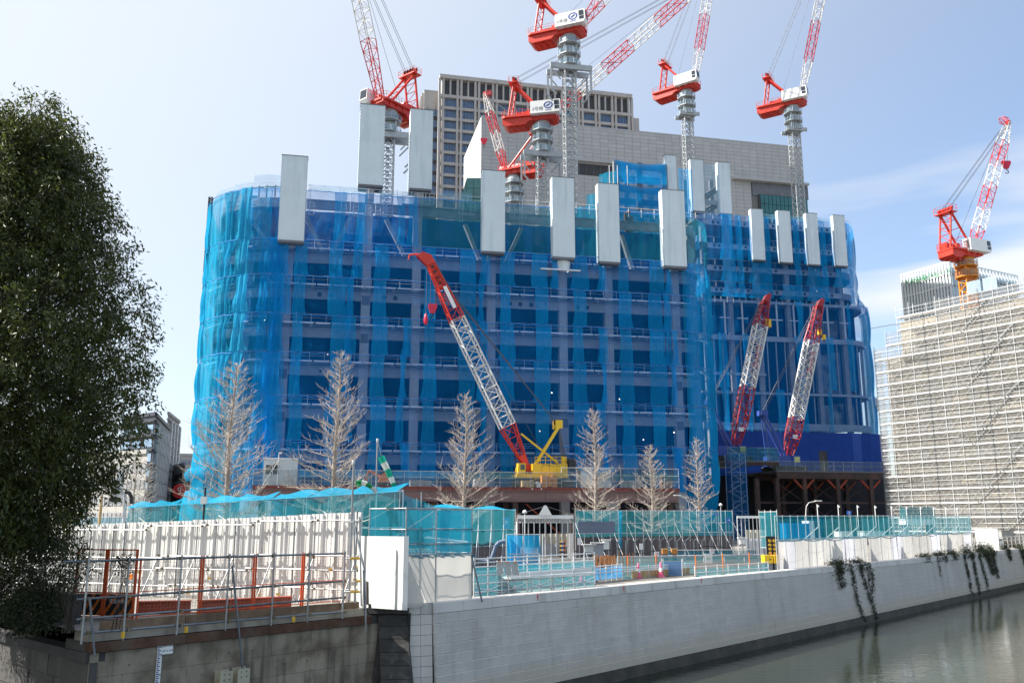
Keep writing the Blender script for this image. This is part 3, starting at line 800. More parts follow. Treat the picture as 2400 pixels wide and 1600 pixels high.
# ================================================================ the steel-framed building in blue nets
A_ = R(11.5)
bu = V((math.cos(A_), math.sin(A_), 0)); bv = V((-math.sin(A_), math.cos(A_), 0))
B0 = at(627, 1224.5, 110.0); B0.z = 0
def Bp(u, v, z): return B0 + bu * u + bv * v + V((0, 0, z))
def fac(px, py, v=0.0):
    o = B0 + bv * v
    p = onv(px, py, o, o + bu)
    return (p - B0).dot(bu), p.z
Rb = Matrix.Rotation(A_, 4, 'Z')
RL, RR = 10.0, 5.5
LF = fac(1600, 800)[0]
def path(s, off=0.0):
    """outer skin: left side, left rounded corner, front, right rounded corner, right side; returns u, v"""
    la, ra_ = pi / 2 * RL, pi / 2 * RR
    if s < -la: return (-RL - off, RL + (-la - s))
    if s < 0:
        a = -s / RL; return (-(RL + off) * math.sin(a), RL - (RL + off) * math.cos(a))
    if s <= LF: return (s, -off)
    if s < LF + ra_:
        a = (s - LF) / RR; return (LF + (RR + off) * math.sin(a), RR - (RR + off) * math.cos(a))
    return (LF + RR + off, RR + (s - LF - ra_))
def skin(s, z, off=0.0):
    u, v = path(s, off); return Bp(u, v, z)
FY = (448, 576, 661, 752, 842, 944, 1051)
FZ = [fac(650, y)[1] for y in FY]               # top beam, then six floor edges
DECK_Z = at(1100, 1137, 103.0).z
m_steel = M('primed_steel', (0.30, 0.32, 0.35), 0.6, 0, 0.12, 0.5, rand=0.08, grime=((0.38, 0.40, 0.42), 0.8, 0.5, 0.65, 0.4))
m_steel_lt = M('pale_column_steel', (0.44, 0.46, 0.49), 0.6, 0, 0.1, 0.5, rand=0.06, grime=((0.34, 0.37, 0.40), 0.5, 0.5, 0.65, 0.5))
m_steel_dk = M('shop_primer_steel', (0.14, 0.15, 0.17), 0.6, 0, 0.15, 0.6, rand=0.1)
m_slab = M('floor_deck', (0.16, 0.17, 0.18), 0.8, 0, 0.15, 0.5)
m_strip = M('edge_toe_board', (0.84, 0.85, 0.86), 0.5, 0, 0.06, 1.0, rand=0.05)
m_shade_navy = NET('interior_shade_navy', (0.007, 0.045, 0.20), 0.96, 0.4, var=0.1)  # near-opaque navy that carries the interior shade in its colour
m_wrap = M('white_column_wrap', (0.66, 0.745, 0.785), 0.7, 0, 0.04, 0.5, rand=0.03, bump=0.8, fine=1.3, streak=((0.48, 0.57, 0.62), 1.2, .5, .7, .6))
m_cord = M('blue_cord', (.02, .22, .62), .6)
m_core = M('core_shade_dark', (0.02, 0.035, 0.06), .9)
m_rail_st = M('guardrail_steel', (0.66, 0.68, 0.70), 0.5, 0.2, 0.1)
m_dk_hole = M('web_opening_shadow', (0.02, 0.022, 0.028), 0.9)
main = thing('steel_building', 'huge steel building frame wrapped in translucent blue nets behind the street trees', 'building', Bp(0, 0, G))

COLPX = (672, 857, 975, 1151, 1319, 1426, 1582)
CU = [fac(x, 700, 1.2)[0] for x in COLPX]
# columns of the front
for u in CU: bx('column', m_steel_lt, main, Bp(u, 1.5, (G + FZ[0] + .6) / 2), (1.15, 1.0, FZ[0] + .6 - G), A_)
# a few plate splices and bolts on the columns
for u in CU:
    for z in FZ[1:]:
        bx('splice_plate', m_steel_dk if random.random() < .12 else m_steel_lt, main, Bp(u, .98, z - 1.6), (1.0, .06, 1.2), A_)
for s in (-5.2, -10.6, -15.4, -24, LF + 4.2, LF + 8.0, LF + 17, LF + 27):
    u, v = path(s, -1.6); bx('column', m_steel, main, Bp(u, v, (G + FZ[0]) / 2), (1.0, 1.0, FZ[0] - G), A_)
for u in CU[::1]:
    for v in (11.5,): bx('column', m_steel_dk, main, Bp(u, v, (G + FZ[0]) / 2), (1.0, 1.0, FZ[0] - G), A_)
# beams, floor decks, edge boards, guard rails
edges = sorted([-30, -24, -15.4, -10.6, -5.2] + CU + [LF + 4.2, LF + 8.0, LF + 17, LF + 27])
for i, z in enumerate(FZ):
    bh = 1.25
    for a, b in zip(edges[:-1], edges[1:]):
        curved = a < 0 or b > LF
        n = 1 if not curved else max(2, int((b - a) / 1.5))
        for k in range(n):
            p, q = skin(lerp(a, b, k / n), z - .45 - bh / 2, -1.2), skin(lerp(a, b, (k + 1) / n), z - .45 - bh / 2, -1.2)
            bar('edge_beam', m_steel, main, p, q, .35, bh)
            if not curved:
                bar('beam_flange', m_steel, main, p - bv * .28 + V((0, 0, bh / 2 - .05)), q - bv * .28 + V((0, 0, bh / 2 - .05)), .25, .08)
    if i > 0:
        pts = [skin(s, z - .30, -.9) for s in np.linspace(-30, LF + 30, 70)]
        mb = MB(); mb.prism(pts, V((0, 0, .22))); mb.build('floor_deck', m_slab, main)
        # white toe boards along the floor edge
        s = -20.0
        while s < LF + 9:
            l = 2.05
            if s > -1 and s < LF or random.random() < .7:
                bar('toe_board', m_strip, main, skin(s, z - .06, .12), skin(s + l - .18, z - .06, .12), .06, .20)
            s += l
        mb = MB(); s = -20.0
        while s < LF + 9:
            mb.tube(skin(s, z, .05), skin(s, z + 1.15, .05), .03, 4)
            mb.tube(skin(s, z + 1.1, .05), skin(s + 1.85, z + 1.1, .05), .022, 4); mb.tube(skin(s, z + .6, .05), skin(s + 1.85, z + .6, .05), .018, 4)
            s += 1.85
        mb.build('guard_rail', m_rail_st, main)
        s = 0.6; 
        while s < LF:
            bx('bracket', m_steel_dk, main, skin(s, z - .42, .1), (.35, .3, .45), A_); s += 3.45
# round openings in the beam webs of one tier
for pxx in (749, 777, 902, 928, 1113, 1199, 1223, 1249, 1359, 1381):
    u, z = fac(pxx, 680 + (pxx - 749) * .055, .0); z = FZ[2] - 1.1
    pipe('web_opening', m_dk_hole, main, Bp(u, .99, z), Bp(u, 1.03, z), .30, 'disc')
for pxx, fl in ((1370, 5), (1480, 5), (900, 6), (750, 4)):
    u, z = fac(pxx, 900); pipe('web_opening', m_dk_hole, main, Bp(u, .99, FZ[fl] - 1.1), Bp(u, 1.03, FZ[fl] - 1.1), .2, 'disc')
# diagonal braces of the tall top storey
zt, zb = FZ[0] - 2.2, FZ[1] + .1
for (x0, x1) in ((715, 757), (822, 780), (905, 950), (610, 555), (570, 640), (1090, 1125), (1222, 1185), (1455, 1480)):
    u0, _ = fac(x0, 500, 2.0); u1, _ = fac(x1, 560, 2.0)
    bar('brace', m_steel, main, Bp(u0, 2.0, zt), Bp(u1, 2.0, zb), .7, .5)
# work cages on the columns
def cage(u, z):
    mb = MB(); c = Bp(u, .6, z)
    for sx in (-.8, .8):
        o = c + bu * sx
        for dx in (-.32, .32):
            for dz in (0, 1.2): pass
            mb.tube(o + bu * dx - bv * .4, o + bu * dx - bv * .4 + V((0, 0, 1.6)), .03, 4)
        for dz in (0, .55, 1.1, 1.6): mb.tube(o - bu * .32 - bv * .4 + V((0, 0, dz)), o + bu * .32 - bv * .4 + V((0, 0, dz)), .03, 4)
    mb.box(c - bv * .2, (2.3, .7, .06), A_)
    return mb.build('work_cage', m_rail_st, main)
for pxx, y in ((715, 500), (820, 500), (848, 505), (900, 503), (963, 478), (998, 478), (1095, 500), (1215, 510), (1580, 525), (1570, 815)):
    u, z = fac(pxx, y); cage(u, z)
# ladders near the top
for pxx in (724, 826, 903, 1222, 1082):
    u, z = fac(pxx, 455); mb = MB()
    for d in (-.2, .2): mb.tube(Bp(u + d, .2, FZ[0] - 2.5), Bp(u + d, .2, FZ[0] + .9), .035, 4)
    for k in range(11): mb.tube(Bp(u - .2, .2, FZ[0] - 2.4 + k * .3), Bp(u + .2, .2, FZ[0] - 2.4 + k * .3), .025, 3)
    mb.build('ladder', m_rail_st, main)

# added dark sheets that put the interior shade into colour
for i in range(len(FZ)):
    z1 = FZ[i] - .5 if i else FZ[0] - .6
    z0 = FZ[i + 1] if i + 1 < len(FZ) else DECK_Z - 1
    for a, b in zip(edges[2:-3], edges[3:-2]):
        def f(x, y, a=a, b=b, z0=z0, z1=z1):
            s = lerp(a, b, x); return skin(s, lerp(z0, z1, y), (-5.2 if 0 < s < LF else -2.6) - .25 * math.sin(s * 1.7 + z0))
        mb = MB(); mb.grid(f, 6, 1); mb.build('interior_shade_sheet', m_shade_navy, main)

# outer nets, tier by tier and bay by bay
random.seed(23)
def net_obj(name, mat, s0, s1, z0, z1, off, fold=.12, pinch=0.0, flare=0.0, sag=.12, ns=None, ph=None):
    ph = random.uniform(0, 6) if ph is None else ph
    strip = name == 'net_strip'
    k1 = random.uniform(6, 10) if strip else random.uniform(3.2, 5.2); k2 = random.uniform(15, 21) if strip else random.uniform(7, 10)
    ns = max(ns or 0, int(abs(s1 - s0) * 11), 8) if strip else (ns or max(5, int(abs(s1 - s0) * 3.0))); w = s1 - s0
    skew = random.uniform(-.5, .5) if strip else 0
    def f(x, y):
        yy = 1 - y                                # 0 at the top
        mid = math.sin(pi * y)
        xx = .5 + (x - .5) * (1 - pinch * mid + flare * yy)
        s = s0 + w * xx + skew * yy * mid * .6
        d = fold * (.35 + .65 * yy) * (math.sin(k1 * s + ph + (2.6 if strip else .8) * yy) + .5 * math.sin(k2 * s + 2 * ph - yy)) * (.35 + .65 * mid)
        d += .16 * noise.noise(V((s * .35, z0 * .3 + y * 2.2, ph)))
        z = lerp(z0, z1, y) - sag * abs(math.sin(pi * (s - s0) / 1.85)) * y * .5
        return skin(s, z, off + d + (.10 if s < 0 or s > LF else .2) * mid)
    mb = MB(); mb.grid(f, ns, 7)
    return mb.build(name, mat, main, smooth=True)
tiers = [(FZ[1] + .9, FZ[0] + .3)] + [(FZ[i + 1] + .95, FZ[i] + .95) for i in range(1, 6)] + [(DECK_Z - .2, FZ[6] + .95)]
for ti, (z0, z1) in enumerate(tiers):
    # left rounded corner, sunlit look put into a brighter net colour
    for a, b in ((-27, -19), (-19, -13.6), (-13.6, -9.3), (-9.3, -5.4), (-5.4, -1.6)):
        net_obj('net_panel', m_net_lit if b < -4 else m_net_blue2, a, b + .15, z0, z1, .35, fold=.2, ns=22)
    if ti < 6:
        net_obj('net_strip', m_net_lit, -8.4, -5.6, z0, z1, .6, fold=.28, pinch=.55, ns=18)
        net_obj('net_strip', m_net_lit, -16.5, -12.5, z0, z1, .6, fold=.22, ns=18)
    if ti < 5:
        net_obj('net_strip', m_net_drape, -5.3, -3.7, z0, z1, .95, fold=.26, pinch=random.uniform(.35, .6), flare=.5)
    if ti >= 1:
        net_obj('net_strip', m_net_blue2, -2.4, .6, z0, z1, .75, fold=.16, pinch=.15, flare=.2, ns=14)
    # front bays
    bays = [-1.6] + CU + [LF]
    for k, (a, b) in enumerate(zip(bays[:-1], bays[1:])):
        mt = m_net_blue
        if ti == 0 and k >= 3: mt = m_net_teal_dk
        net_obj('net_panel', mt, a, b, z0, z1, .35, fold=.06)
        # overlapping strips: bunched beside the column, flat in mid-bay
        wbay = b - a
        if ti == 0:
            if k in (1, 2): net_obj('net_strip', m_net_blue2, a + wbay * .55, a + wbay * .72, z0, z1, .55, fold=.1, pinch=.2)
            net_obj('net_strip', m_net_blue2, b - 1.5, b - .2, z0, z1, .55, fold=.12, pinch=.3, flare=.35)
        else:
            net_obj('net_strip', m_net_blue2, a + .9, a + .9 + random.uniform(1.3, 2.1), z0, z1, .55, fold=.1, pinch=.1, flare=random.uniform(0, .35), ns=9)
            if wbay > 8:
                c = a + wbay * random.uniform(.5, .58); net_obj('net_strip', m_net_blue2, c, c + random.uniform(1.7, 2.3), z0, z1, .55, fold=.06, flare=random.uniform(-.1, .15), ns=6)
            if random.random() < .6:
                c = b - random.uniform(1.5, 2.4); net_obj('net_strip', m_net_blue2, c - .3, c + random.uniform(.3, .6), z0, z1, .7, fold=.2, pinch=random.uniform(.4, .7), flare=.4)
                net_obj('net_strip', m_net_blue2, c, c + random.uniform(.5, 1.2), z0, z1, .62, fold=.14, pinch=random.uniform(.2, .5), flare=.2, ns=7)
    # right rounded corner
    if ti == 0:
        net_obj('net_panel', m_net_teal_dk, LF, LF + 8.2, z0, z1, .4, fold=.2, ns=20)
    else:
        for a, b in ((LF, LF + 3.6), (LF + 3.6, LF + 6.4), (LF + 6.4, LF + 9.6)):
            net_obj('net_panel', m_net_blue2, a, b + .2, z0, z1, .45 + (.25 if ti > 3 else 0), fold=.16, ns=14)
        net_obj('net_strip', m_net_lit, LF + 6.6, LF + 9.2, z0, z1, .75, fold=.16, ns=10)
    for a, b in ((LF + 9.6, LF + 18), (LF + 18, LF + 27)):
        net_obj('net_panel', m_net_blue, a, b, z0, z1, .35, fold=.1, ns=12)
# laced blue edge cord of every tier
for ti, (z0, z1) in enumerate(tiers):
    for a, b in ((-20, 0), (0, LF / 2), (LF / 2, LF), (LF, LF + 9.5)):
        n = int((b - a) / .46); mb = MB()
        pts = [skin(lerp(a, b, k / n), z1 - .1 - .10 * abs(math.sin(k * pi / 4)) + random.uniform(-.03, .03), .72) for k in range(n + 1)]
        mb.path(pts, .045, 4); mb.build('edge_cord', m_cord, main)
# net tucked in below the right corner and at the foot of the left corner
zl = DECK_Z - .2
for a, b, nm in ((LF - .5, LF + 5, 'net_skirt'), (LF + 5, LF + 11, 'net_skirt')):
    mb = MB()
    def f(x, y, a=a, b=b):
        s = lerp(a, b, x); t = 1 - y; o = .7 + .25 * math.sin(s * 3) * t - 3.4 * t * t
        return skin(s, zl - 6.6 * t, o)
    mb.grid(f, 16, 8); mb.build(nm, m_net_blue2, main, smooth=True)
for a, b in ((-26, -14), (-14, -8), (-8, -3), (-3, 3)):
    mb = MB()
    def f(x, y, a=a, b=b):
        s = lerp(a, b, x); t = 1 - y; return skin(s, zl - (zl - G) * t, .9 + .25 * math.sin(s * 2.4 + t) + (.5 * math.sin(pi * t)))
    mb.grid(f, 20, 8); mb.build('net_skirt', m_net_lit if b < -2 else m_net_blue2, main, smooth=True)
mb = MB()
def f(x, y):
    s = lerp(-15, -8, x); return skin(s, zl + 1.2 + 1.6 * y, 1.0 + .35 * math.sin(pi * y))
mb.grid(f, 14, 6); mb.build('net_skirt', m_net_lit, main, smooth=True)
# pale net rail above the roof edge
for a, b, z0, z1 in ((-13, -7, -.3, 1.0), (-7, -4, -.2, 1.3), (-4.0, 0.6, -.2, 2.2), (3, 10.5, .2, 1.2), (12, 17, .2, 1.0), (20, 24.5, .2, 1.6)):
    net_obj('roof_edge_net', m_net_pale, a, b, FZ[0] + z0, FZ[0] + z1, .2, fold=.03)
mb = MB(); s = -14
while s < LF + 4:
    mb.tube(skin(s, FZ[0] - .2, .1), skin(s, FZ[0] + 1.2, .1), .035, 4); mb.tube(skin(s, FZ[0] + 1.15, .1), skin(s + 1.9, FZ[0] + 1.15, .1), .025, 4); mb.tube(skin(s, FZ[0] + .6, .1), skin(s + 1.9, FZ[0] + .6, .1), .02, 4)
    s += 1.9
mb.build('guard_rail', m_rail_st, main)
mb = MB()
for s in np.arange(-6, 1, 1.4):
    mb.tube(skin(s, FZ[0], -2), skin(s, FZ[0] + 1.6, -2), .12, 4); mb.tube(skin(s, FZ[0] + 1.4, -2), skin(s + 1.4, FZ[0] + 1.4, -2), .12, 4)
mb.build('roof_steelwork', m_steel_dk, main)
# black lacing rail mast at the rounded left edge
mb = MB(); p0, p1 = skin(-15.2, fac(490, 612)[1] + 1, .5), skin(-15.2, fac(490, 425)[1] + 1.2, .5)
mb.lattice(p0, p1, bu, .5, .5, .5, .5, 22, .07, .05, style='x'); mb.build('ladder_mast', m_black, main)
# bright bulbs on the floors
m_bulb = bpy.data.materials.new('lit_bulb'); m_bulb.use_nodes = True
_e = m_bulb.node_tree.nodes['Principled BSDF']; _e.inputs['Emission Color'].default_value = (1, .95, .85, 1); _e.inputs['Emission Strength'].default_value = 3
for pxx, y in ((620, 750), (768, 830), (1293, 920), (1452, 935), (1580, 1013), (1265, 1010), (1508, 1030), (600, 1046), (585, 1002)):
    p = onv(pxx, y, Bp(0, .5, 0), Bp(1, .5, 0)); mb = MB(); mb.lathe(p, [(0, -.08), (.06, -.05), (.075, 0), (.06, .05), (0, .08)], 8); mb.build('lamp_bulb', m_bulb, main, origin=p)

# white wraps round the column heads
def wrap(px0, px1, y0, y1, v, parent, dpt=2.6):
    pm = (px0 + px1) / 2; ym = (y0 + y1) / 2
    uc, _ = fac(pm, ym, v); w = fac(px1, ym, v)[0] - fac(px0, ym, v)[0]
    zt = fac(pm, y0, v)[1]; zb = fac(pm, y1, v)[1]
    d2 = dpt
    pm_ = m_wrap
    o = bx('column_wrap', m_wrap, parent, Bp(uc, v + d2 / 2, (zt + zb) / 2), (w, d2, zt - zb), A_)
    mb = MB()
    for a in (-w / 2, w / 2):
        for z in np.arange(zb, zt, .45): mb.box(Bp(uc + a, v - .03, z + .2), (.05, .05, .10), A_)
    mb.build('wrap_lacing', m_steel_dk, o, kind='stuff')
    # seams and creases
    bx('wrap_seam', m_wrap, o, Bp(uc, v - .006, (zt + zb) / 2), (.03, .01, zt - zb), A_)
    bx('wrap_seam', m_wrap, o, Bp(uc, v - .008, lerp(zb, zt, .56)), (w, .012, .05), A_)
    bx('wrap_lid', m_steel_dk, o, Bp(uc, v + d2 / 2, zt + .04), (w + .1, d2 + .1, .08), A_)
    bx('wrap_foot', m_steel_dk, o, Bp(uc, v + d2 / 2 - .1, zb - .18), (w - .15, d2, .3), A_)
for a in ((656, 717, 365, 563), (842, 901, 246, 433), (961, 1014, 257, 442), (1130, 1184, 400, 589), (1295, 1347, 416, 602), (1403, 1452, 431, 613), (1554, 1607, 446, 623)):
    if a[0] in (842, 961):
        wrap(*a, .2, main, 2.2); uh = fac((a[0] + a[1]) / 2, (a[2] + a[3]) / 2, .2)[0]; zh = fac(a[0], a[2], .2)[1]
        bx('column_head', m_steel_lt, main, Bp(uh, 1.4, (FZ[0] + zh) / 2), (1.1, 1.0, zh - FZ[0] - .1), A_)
    else: wrap(*a, -1.45, main, 1.25)
# added dark boxes that darken the interior and block the sun
mb = MB(); mb.prism([Bp(4, 9, G + 6), Bp(LF + 2.5, 9, G + 6), Bp(LF + 3.5, 49, G + 6), Bp(-2, 40, G + 6)], V((0, 0, FZ[1] - 1 - G - 6))); mb.build('shade_core_box', m_core, main)
mb = MB(); mb.prism([Bp(6, 12, FZ[1]), Bp(fac(1380, 450, 12)[0], 12, FZ[1]), Bp(fac(1380, 450, 12)[0], 20, FZ[1]), Bp(6, 20, FZ[1])], V((0, 0, FZ[0] - FZ[1] - 1.3))); mb.build('shade_core_box', m_core, main)
# column stubs standing inside the two tall free wraps
# white bag and platform under the fifth wrap
u, z = fac(1321, 618, -.8)
mb = MB(); mb.lathe(Bp(u, .1, z), [(1.0, -.8), (1.15, -.2), (1.2, .9)], 12); mb.build('canvas_bag', m_wrap, main, smooth=True)
bar('work_platform', m_strip, main, Bp(u - 3.2, -.8, z - .9), Bp(u + 2.3, -.8, z - .9), .5, .12)

# ---- higher rear part of the frame showing above the right half
vb = 26.0
rear = thing('core_building', 'higher blue netted core frame standing above the right half of the roof', 'building', Bp(fac(1500, 480, vb)[0], vb, FZ[0]))
u0, u1 = fac(1442, 420, vb)[0], fac(1712, 420, vb)[0]; um = fac(1562, 420, vb)[0]
zr = [fac(1500, y, vb)[1] for y in (378, 432, 487)]
for u in (u0 + .5, (u0 + um) / 2, um, (um + u1) / 2, u1 - .5):
    if u > um + .5: continue
    for v in (vb + 1, vb + 8): bx('column', m_steel_dk, rear, Bp(u, v, (FZ[1] + zr[0]) / 2), (.9, .9, zr[0] - FZ[1]), A_)
m_maroon = M('maroon_primer', (0.10, 0.03, 0.03), 0.7)
for z in zr:
    bar('beam', m_steel, rear, Bp(u0, vb + 1, z - .6), Bp(um, vb + 1, z - .6), .5, 1.2)
    bar('beam', m_maroon, rear, Bp(u0, vb + 3, z - 2.2), Bp(um, vb + 3, z - 2.2), .5, 1.0)
def rnet(name, mat, ua, ub, v, z0, z1, fold=.1, bulge=.3):
    ph = random.uniform(0, 6)
    def f(x, y): return Bp(lerp(ua, ub, x), v - bulge * math.sin(pi * y) - fold * math.sin(x * 14 + ph) * (1 - y * .5), lerp(z0, z1, y) - .5 * math.sin(pi * x) * y)
    mb = MB(); mb.grid(f, 14, 6); return mb.build(name, mat, rear, smooth=True)
for za, zb_ in ((zr[2] - 7, zr[2]), (zr[2], zr[1]), (zr[1], zr[0])):
    rnet('net_panel', m_net_blue2, u0, um, vb, za, zb_); rnet('net_panel', m_net_blue2, u0 + 1, um, vb + .6, za, zb_)
def side_net(ua, va, ub, vb_, z0, z1, mat):
    def f(x, y): return Bp(lerp(ua, ub, x) + .2 * math.sin(x * 9), lerp(va, vb_, x), lerp(z0, z1, y))
    mb = MB(); mb.grid(f, 8, 4); mb.build('net_panel', mat, rear, smooth=True)
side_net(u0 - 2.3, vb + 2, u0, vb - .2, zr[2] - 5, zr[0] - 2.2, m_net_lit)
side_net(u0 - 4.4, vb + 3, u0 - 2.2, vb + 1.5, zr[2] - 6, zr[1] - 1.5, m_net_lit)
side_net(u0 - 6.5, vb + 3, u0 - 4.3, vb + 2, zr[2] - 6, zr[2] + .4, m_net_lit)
for pp in ((1560, 1586, 364, 446),): wrap(*pp, vb + 1, rear, 1.2)
for pxx in (1447, 1470, 1428, 1437):
    p = onv(pxx, 396, Bp(0, vb - .5, 0), Bp(1, vb - .5, 0)); pipe('post', m_rail_st, rear, p - V((0, 0, 3)), p + V((0, 0, .6)), .06)
# orange formwork stack on the roof
for k, (pxx, h) in enumerate(((1466, 3.0), (1472, 3.4), (1478, 2.6))):
    p = onv(pxx, 480, Bp(0, 6, 0), Bp(1, 6, 0)); bx('formwork_post', m_orange if k == 9 else m_rust, rear, V((p.x, p.y, FZ[0] - .4 + h / 2)), (.5, .4, h), A_ + .2)
# ================================================================ right wing of the frame, set far back
VW = 50.0
def wf(px, py, v=VW): return fac(px, py, v)
wing = thing('building_wing', 'farther blue netted building wing with tall rounded end behind the two red crawler cranes', 'building', Bp(wf(1700, 1000)[0], VW, G))
wu0 = wf(1640, 700)[0]; wu1 = wf(1975, 600)[0]; wu2 = wf(2000, 800)[0]
def wpath(s, off, lower):
    """front of the wing then its rounded end; s in metres from wu0"""
    e = wu2 if lower else wu1; rx, ry = (7.2, 9.0) if lower else (5.6, 9.0)
    u = wu0 + s
    if u <= e: return (u, VW - off)
    a = min((u - e) / (rx * 1.25), pi / 2 + .6)
    return (e + (rx + off) * math.sin(min(a, pi / 2)), VW + ry - (ry + off) * math.cos(a))
def wskin(s, z, off=0.0, lower=False):
    u, v = wpath(s, off, lower); return Bp(u, v, z)
LU, LLo = (wu1 - wu0) + 5.6 * 1.25 * (pi / 2), (wu2 - wu0) + 7.2 * 1.25 * (pi / 2)
WYU = (515, 569, 621, 672)
WZU = [wf(1720, y)[1] for y in WYU]
WYL = (700, 783, 871, 915, 988)
WZL = [wf(1720, y)[1] for y in WYL]
PLAT_Z = wf(1800, 1084)[1]
wcols = [wf(x, 640, VW + 1.2)[0] for x in (1651, 1709, 1774, 1843, 1905, 1968)]
for u in wcols: bx('column', m_steel, wing, Bp(u, VW + 1.6, (G + WZU[0]) / 2), (.95, .95, WZU[0] - G), A_)
m_hole_beam = M('pale_primed_beam', (0.42, 0.45, 0.48), 0.6, 0, .1, .6)
for i, z in enumerate(WZU):
    for a, b in zip(wcols[:-1], wcols[1:]):
        bar('edge_beam', m_hole_beam, wing, Bp(a, VW + 1.1, z - .5), Bp(b, VW + 1.1, z - .5), .4, 1.05)
        for k in (.42, .62): pipe('web_opening', m_dk_hole, wing, Bp(lerp(a, b, k), VW + .86, z - .5), Bp(lerp(a, b, k), VW + .89, z - .5), .32, 'disc')
    ss = np.linspace(wcols[-1] - wu0, LU, 9)
    for s0, s1 in zip(ss[:-1], ss[1:]): bar('edge_beam', m_steel, wing, wskin(s0, z - .55, -1.0), wskin(s1, z - .55, -1.0), .4, 1.3)
    mb = MB(); mb.prism([wskin(s, z - .1, -.9) for s in np.linspace(0, LU, 30)] + [Bp(wu1, VW + 20, z - .1), Bp(wu0, VW + 20, z - .1)], V((0, 0, .2))); mb.build('floor_deck', m_slab, wing)
    mb = MB()
    for s in np.arange(0, LU, 1.9): mb.tube(wskin(s, z, -.3), wskin(s, z + 1.1, -.3), .035, 4); mb.tube(wskin(s, z + 1.1, -.3), wskin(min(s + 1.9, LU), z + 1.1, -.3), .025, 4)
    mb.build('guard_rail', m_rail_st, wing)
for i, z in enumerate(WZL):
    ss = np.linspace(0, LLo, 20)
    h = (.5, 1.0, .5, .45, 1.4)[i]
    if i == 2: ss = np.linspace(0, 14, 6)
    for s0, s1 in zip(ss[:-1], ss[1:]): bar('edge_beam', m_hole_beam, wing, wskin(s0, z - h / 2, -.9, True), wskin(s1, z - h / 2, -.9, True), .3, h)
    if i in (0, 1, 3, 4):
        mb = MB(); mb.prism([wskin(s, z - .2, -.8, True) for s in np.linspace(0, LLo, 30)] + [Bp(wu2, VW + 20, z - .2), Bp(wu0, VW + 20, z - .2)], V((0, 0, .18))); mb.build('floor_deck', m_slab, wing)
# studs of the tall lower storeys
for k, s in enumerate(np.arange(1.2, LLo - 1, 1.95)):
    for za, zb in ((WZL[3] + .2, WZL[1] - 1), (WZL[4], WZL[3] - .6)):
        if k % 4 == 3 and za < WZL[3]: continue
        p = wskin(s, za, -1.3, True); pipe('stud', m_hole_beam, wing, p, V((p.x, p.y, zb)), .14)
for k, u in enumerate(np.linspace(wcols[0], wcols[-1], 9)):
    pipe('stud', m_strip, wing, Bp(u, VW + .8, WZL[1]), Bp(u, VW + .8, WZL[0] - .5), .2)
    bar('stud_arm', m_strip, wing, Bp(u - 1.2, VW + .7, lerp(WZL[1], WZL[0], .48)), Bp(u + 1.2, VW + .7, lerp(WZL[1], WZL[0], .48)), .15, .2)
for s in np.arange(.5, LLo - 4, 1.35): pipe('bright_post', m_pipe_lt, wing, wskin(s, WZL[0] - .9, .15, True), wskin(s, WZL[0] + .35, .15, True), .06)
# added dark sheets painting the shade inside the wing
mb = MB(); mb.box(Bp((wu0 + wu2) / 2 + 1, VW + 16, (G + WZU[0]) / 2), (wu2 - wu0 - 3, .3, WZU[0] - G - 1), A_); mb.build('interior_shade_sheet', m_shade_navy, wing)
mb = MB()
for s0, s1 in zip(np.linspace(0, LLo - 6, 12)[:-1], np.linspace(0, LLo - 6, 12)[1:]): mb.quad(wskin(s0, WZL[4], -5, True), wskin(s1, WZL[4], -5, True), wskin(s1, WZL[0], -5, True), wskin(s0, WZL[0], -5, True))
mb.build('interior_shade_sheet', m_shade_navy, wing)
for zl0, zl1, lw, Lx in ((WZL[4], WZL[0], True, LLo), (WZL[0], WZU[0] - .8, False, LU)):
    mb = MB(); mb.grid(lambda x, y: wskin(lerp(Lx - 16, Lx, x), lerp(zl0, zl1, y), -2.4, lw), 14, 1); mb.build('interior_shade_sheet', m_shade_navy, wing, smooth=True)
def wnet(mat, s0, s1, z0, z1, off, lower, fold=.1, pinch=0., flare=0., name='net_panel', ns=None):
    ph = random.uniform(0, 6); k1 = random.uniform(2.6, 4.2)
    def f(x, y):
        mid = math.sin(pi * y); yy = 1 - y
        xx = .5 + (x - .5) * (1 - pinch * mid + flare * yy); s = s0 + (s1 - s0) * xx
        d = fold * (math.sin(k1 * s + ph + yy) + .5 * math.sin(8 * s + 2 * ph)) * (.4 + .6 * mid)
        return wskin(s, lerp(z0, z1, y) - .12 * abs(math.sin(s * 1.6)) * y, off + d + .25 * mid, lower)
    mb = MB(); mb.grid(f, ns or max(6, int(abs(s1 - s0) * 2.4)), 6); return mb.build(name, mat, wing, smooth=True)
SB = [u - wu0 for u in wcols]
uz = [WZU[0] + 1.0, WZU[2] + .9, WZU[3] + .9, WZL[0] + .2]
for z1, z0 in zip(uz[:-1], uz[1:]):
    for a, b in zip([0] + SB, SB + [SB[-1] + 5]): wnet(m_net_blue, a, b, z0, z1, .35, False, .06)
    for a, b in ((SB[-1] + 5, SB[-1] + 8.5), (SB[-1] + 8.5, LU + 1)): wnet(m_net_blue2, a, b, z0, z1, .4, False, .14)
    for sb in SB[1:]:
        if random.random() < .75: wnet(m_net_blue2, sb - 2.2, sb + random.uniform(.2, 1.2), z0, z1, .6, False, .14, .2, .5, 'net_strip')
        wnet(m_net_blue2, sb + 1.0, sb + 2.3, z0, z1, .6, False, .06, 0, .2, 'net_strip')
lz = [WZL[0] + .1, WZL[1] + .2, WZL[3] + .5, WZL[4] - 2.2]
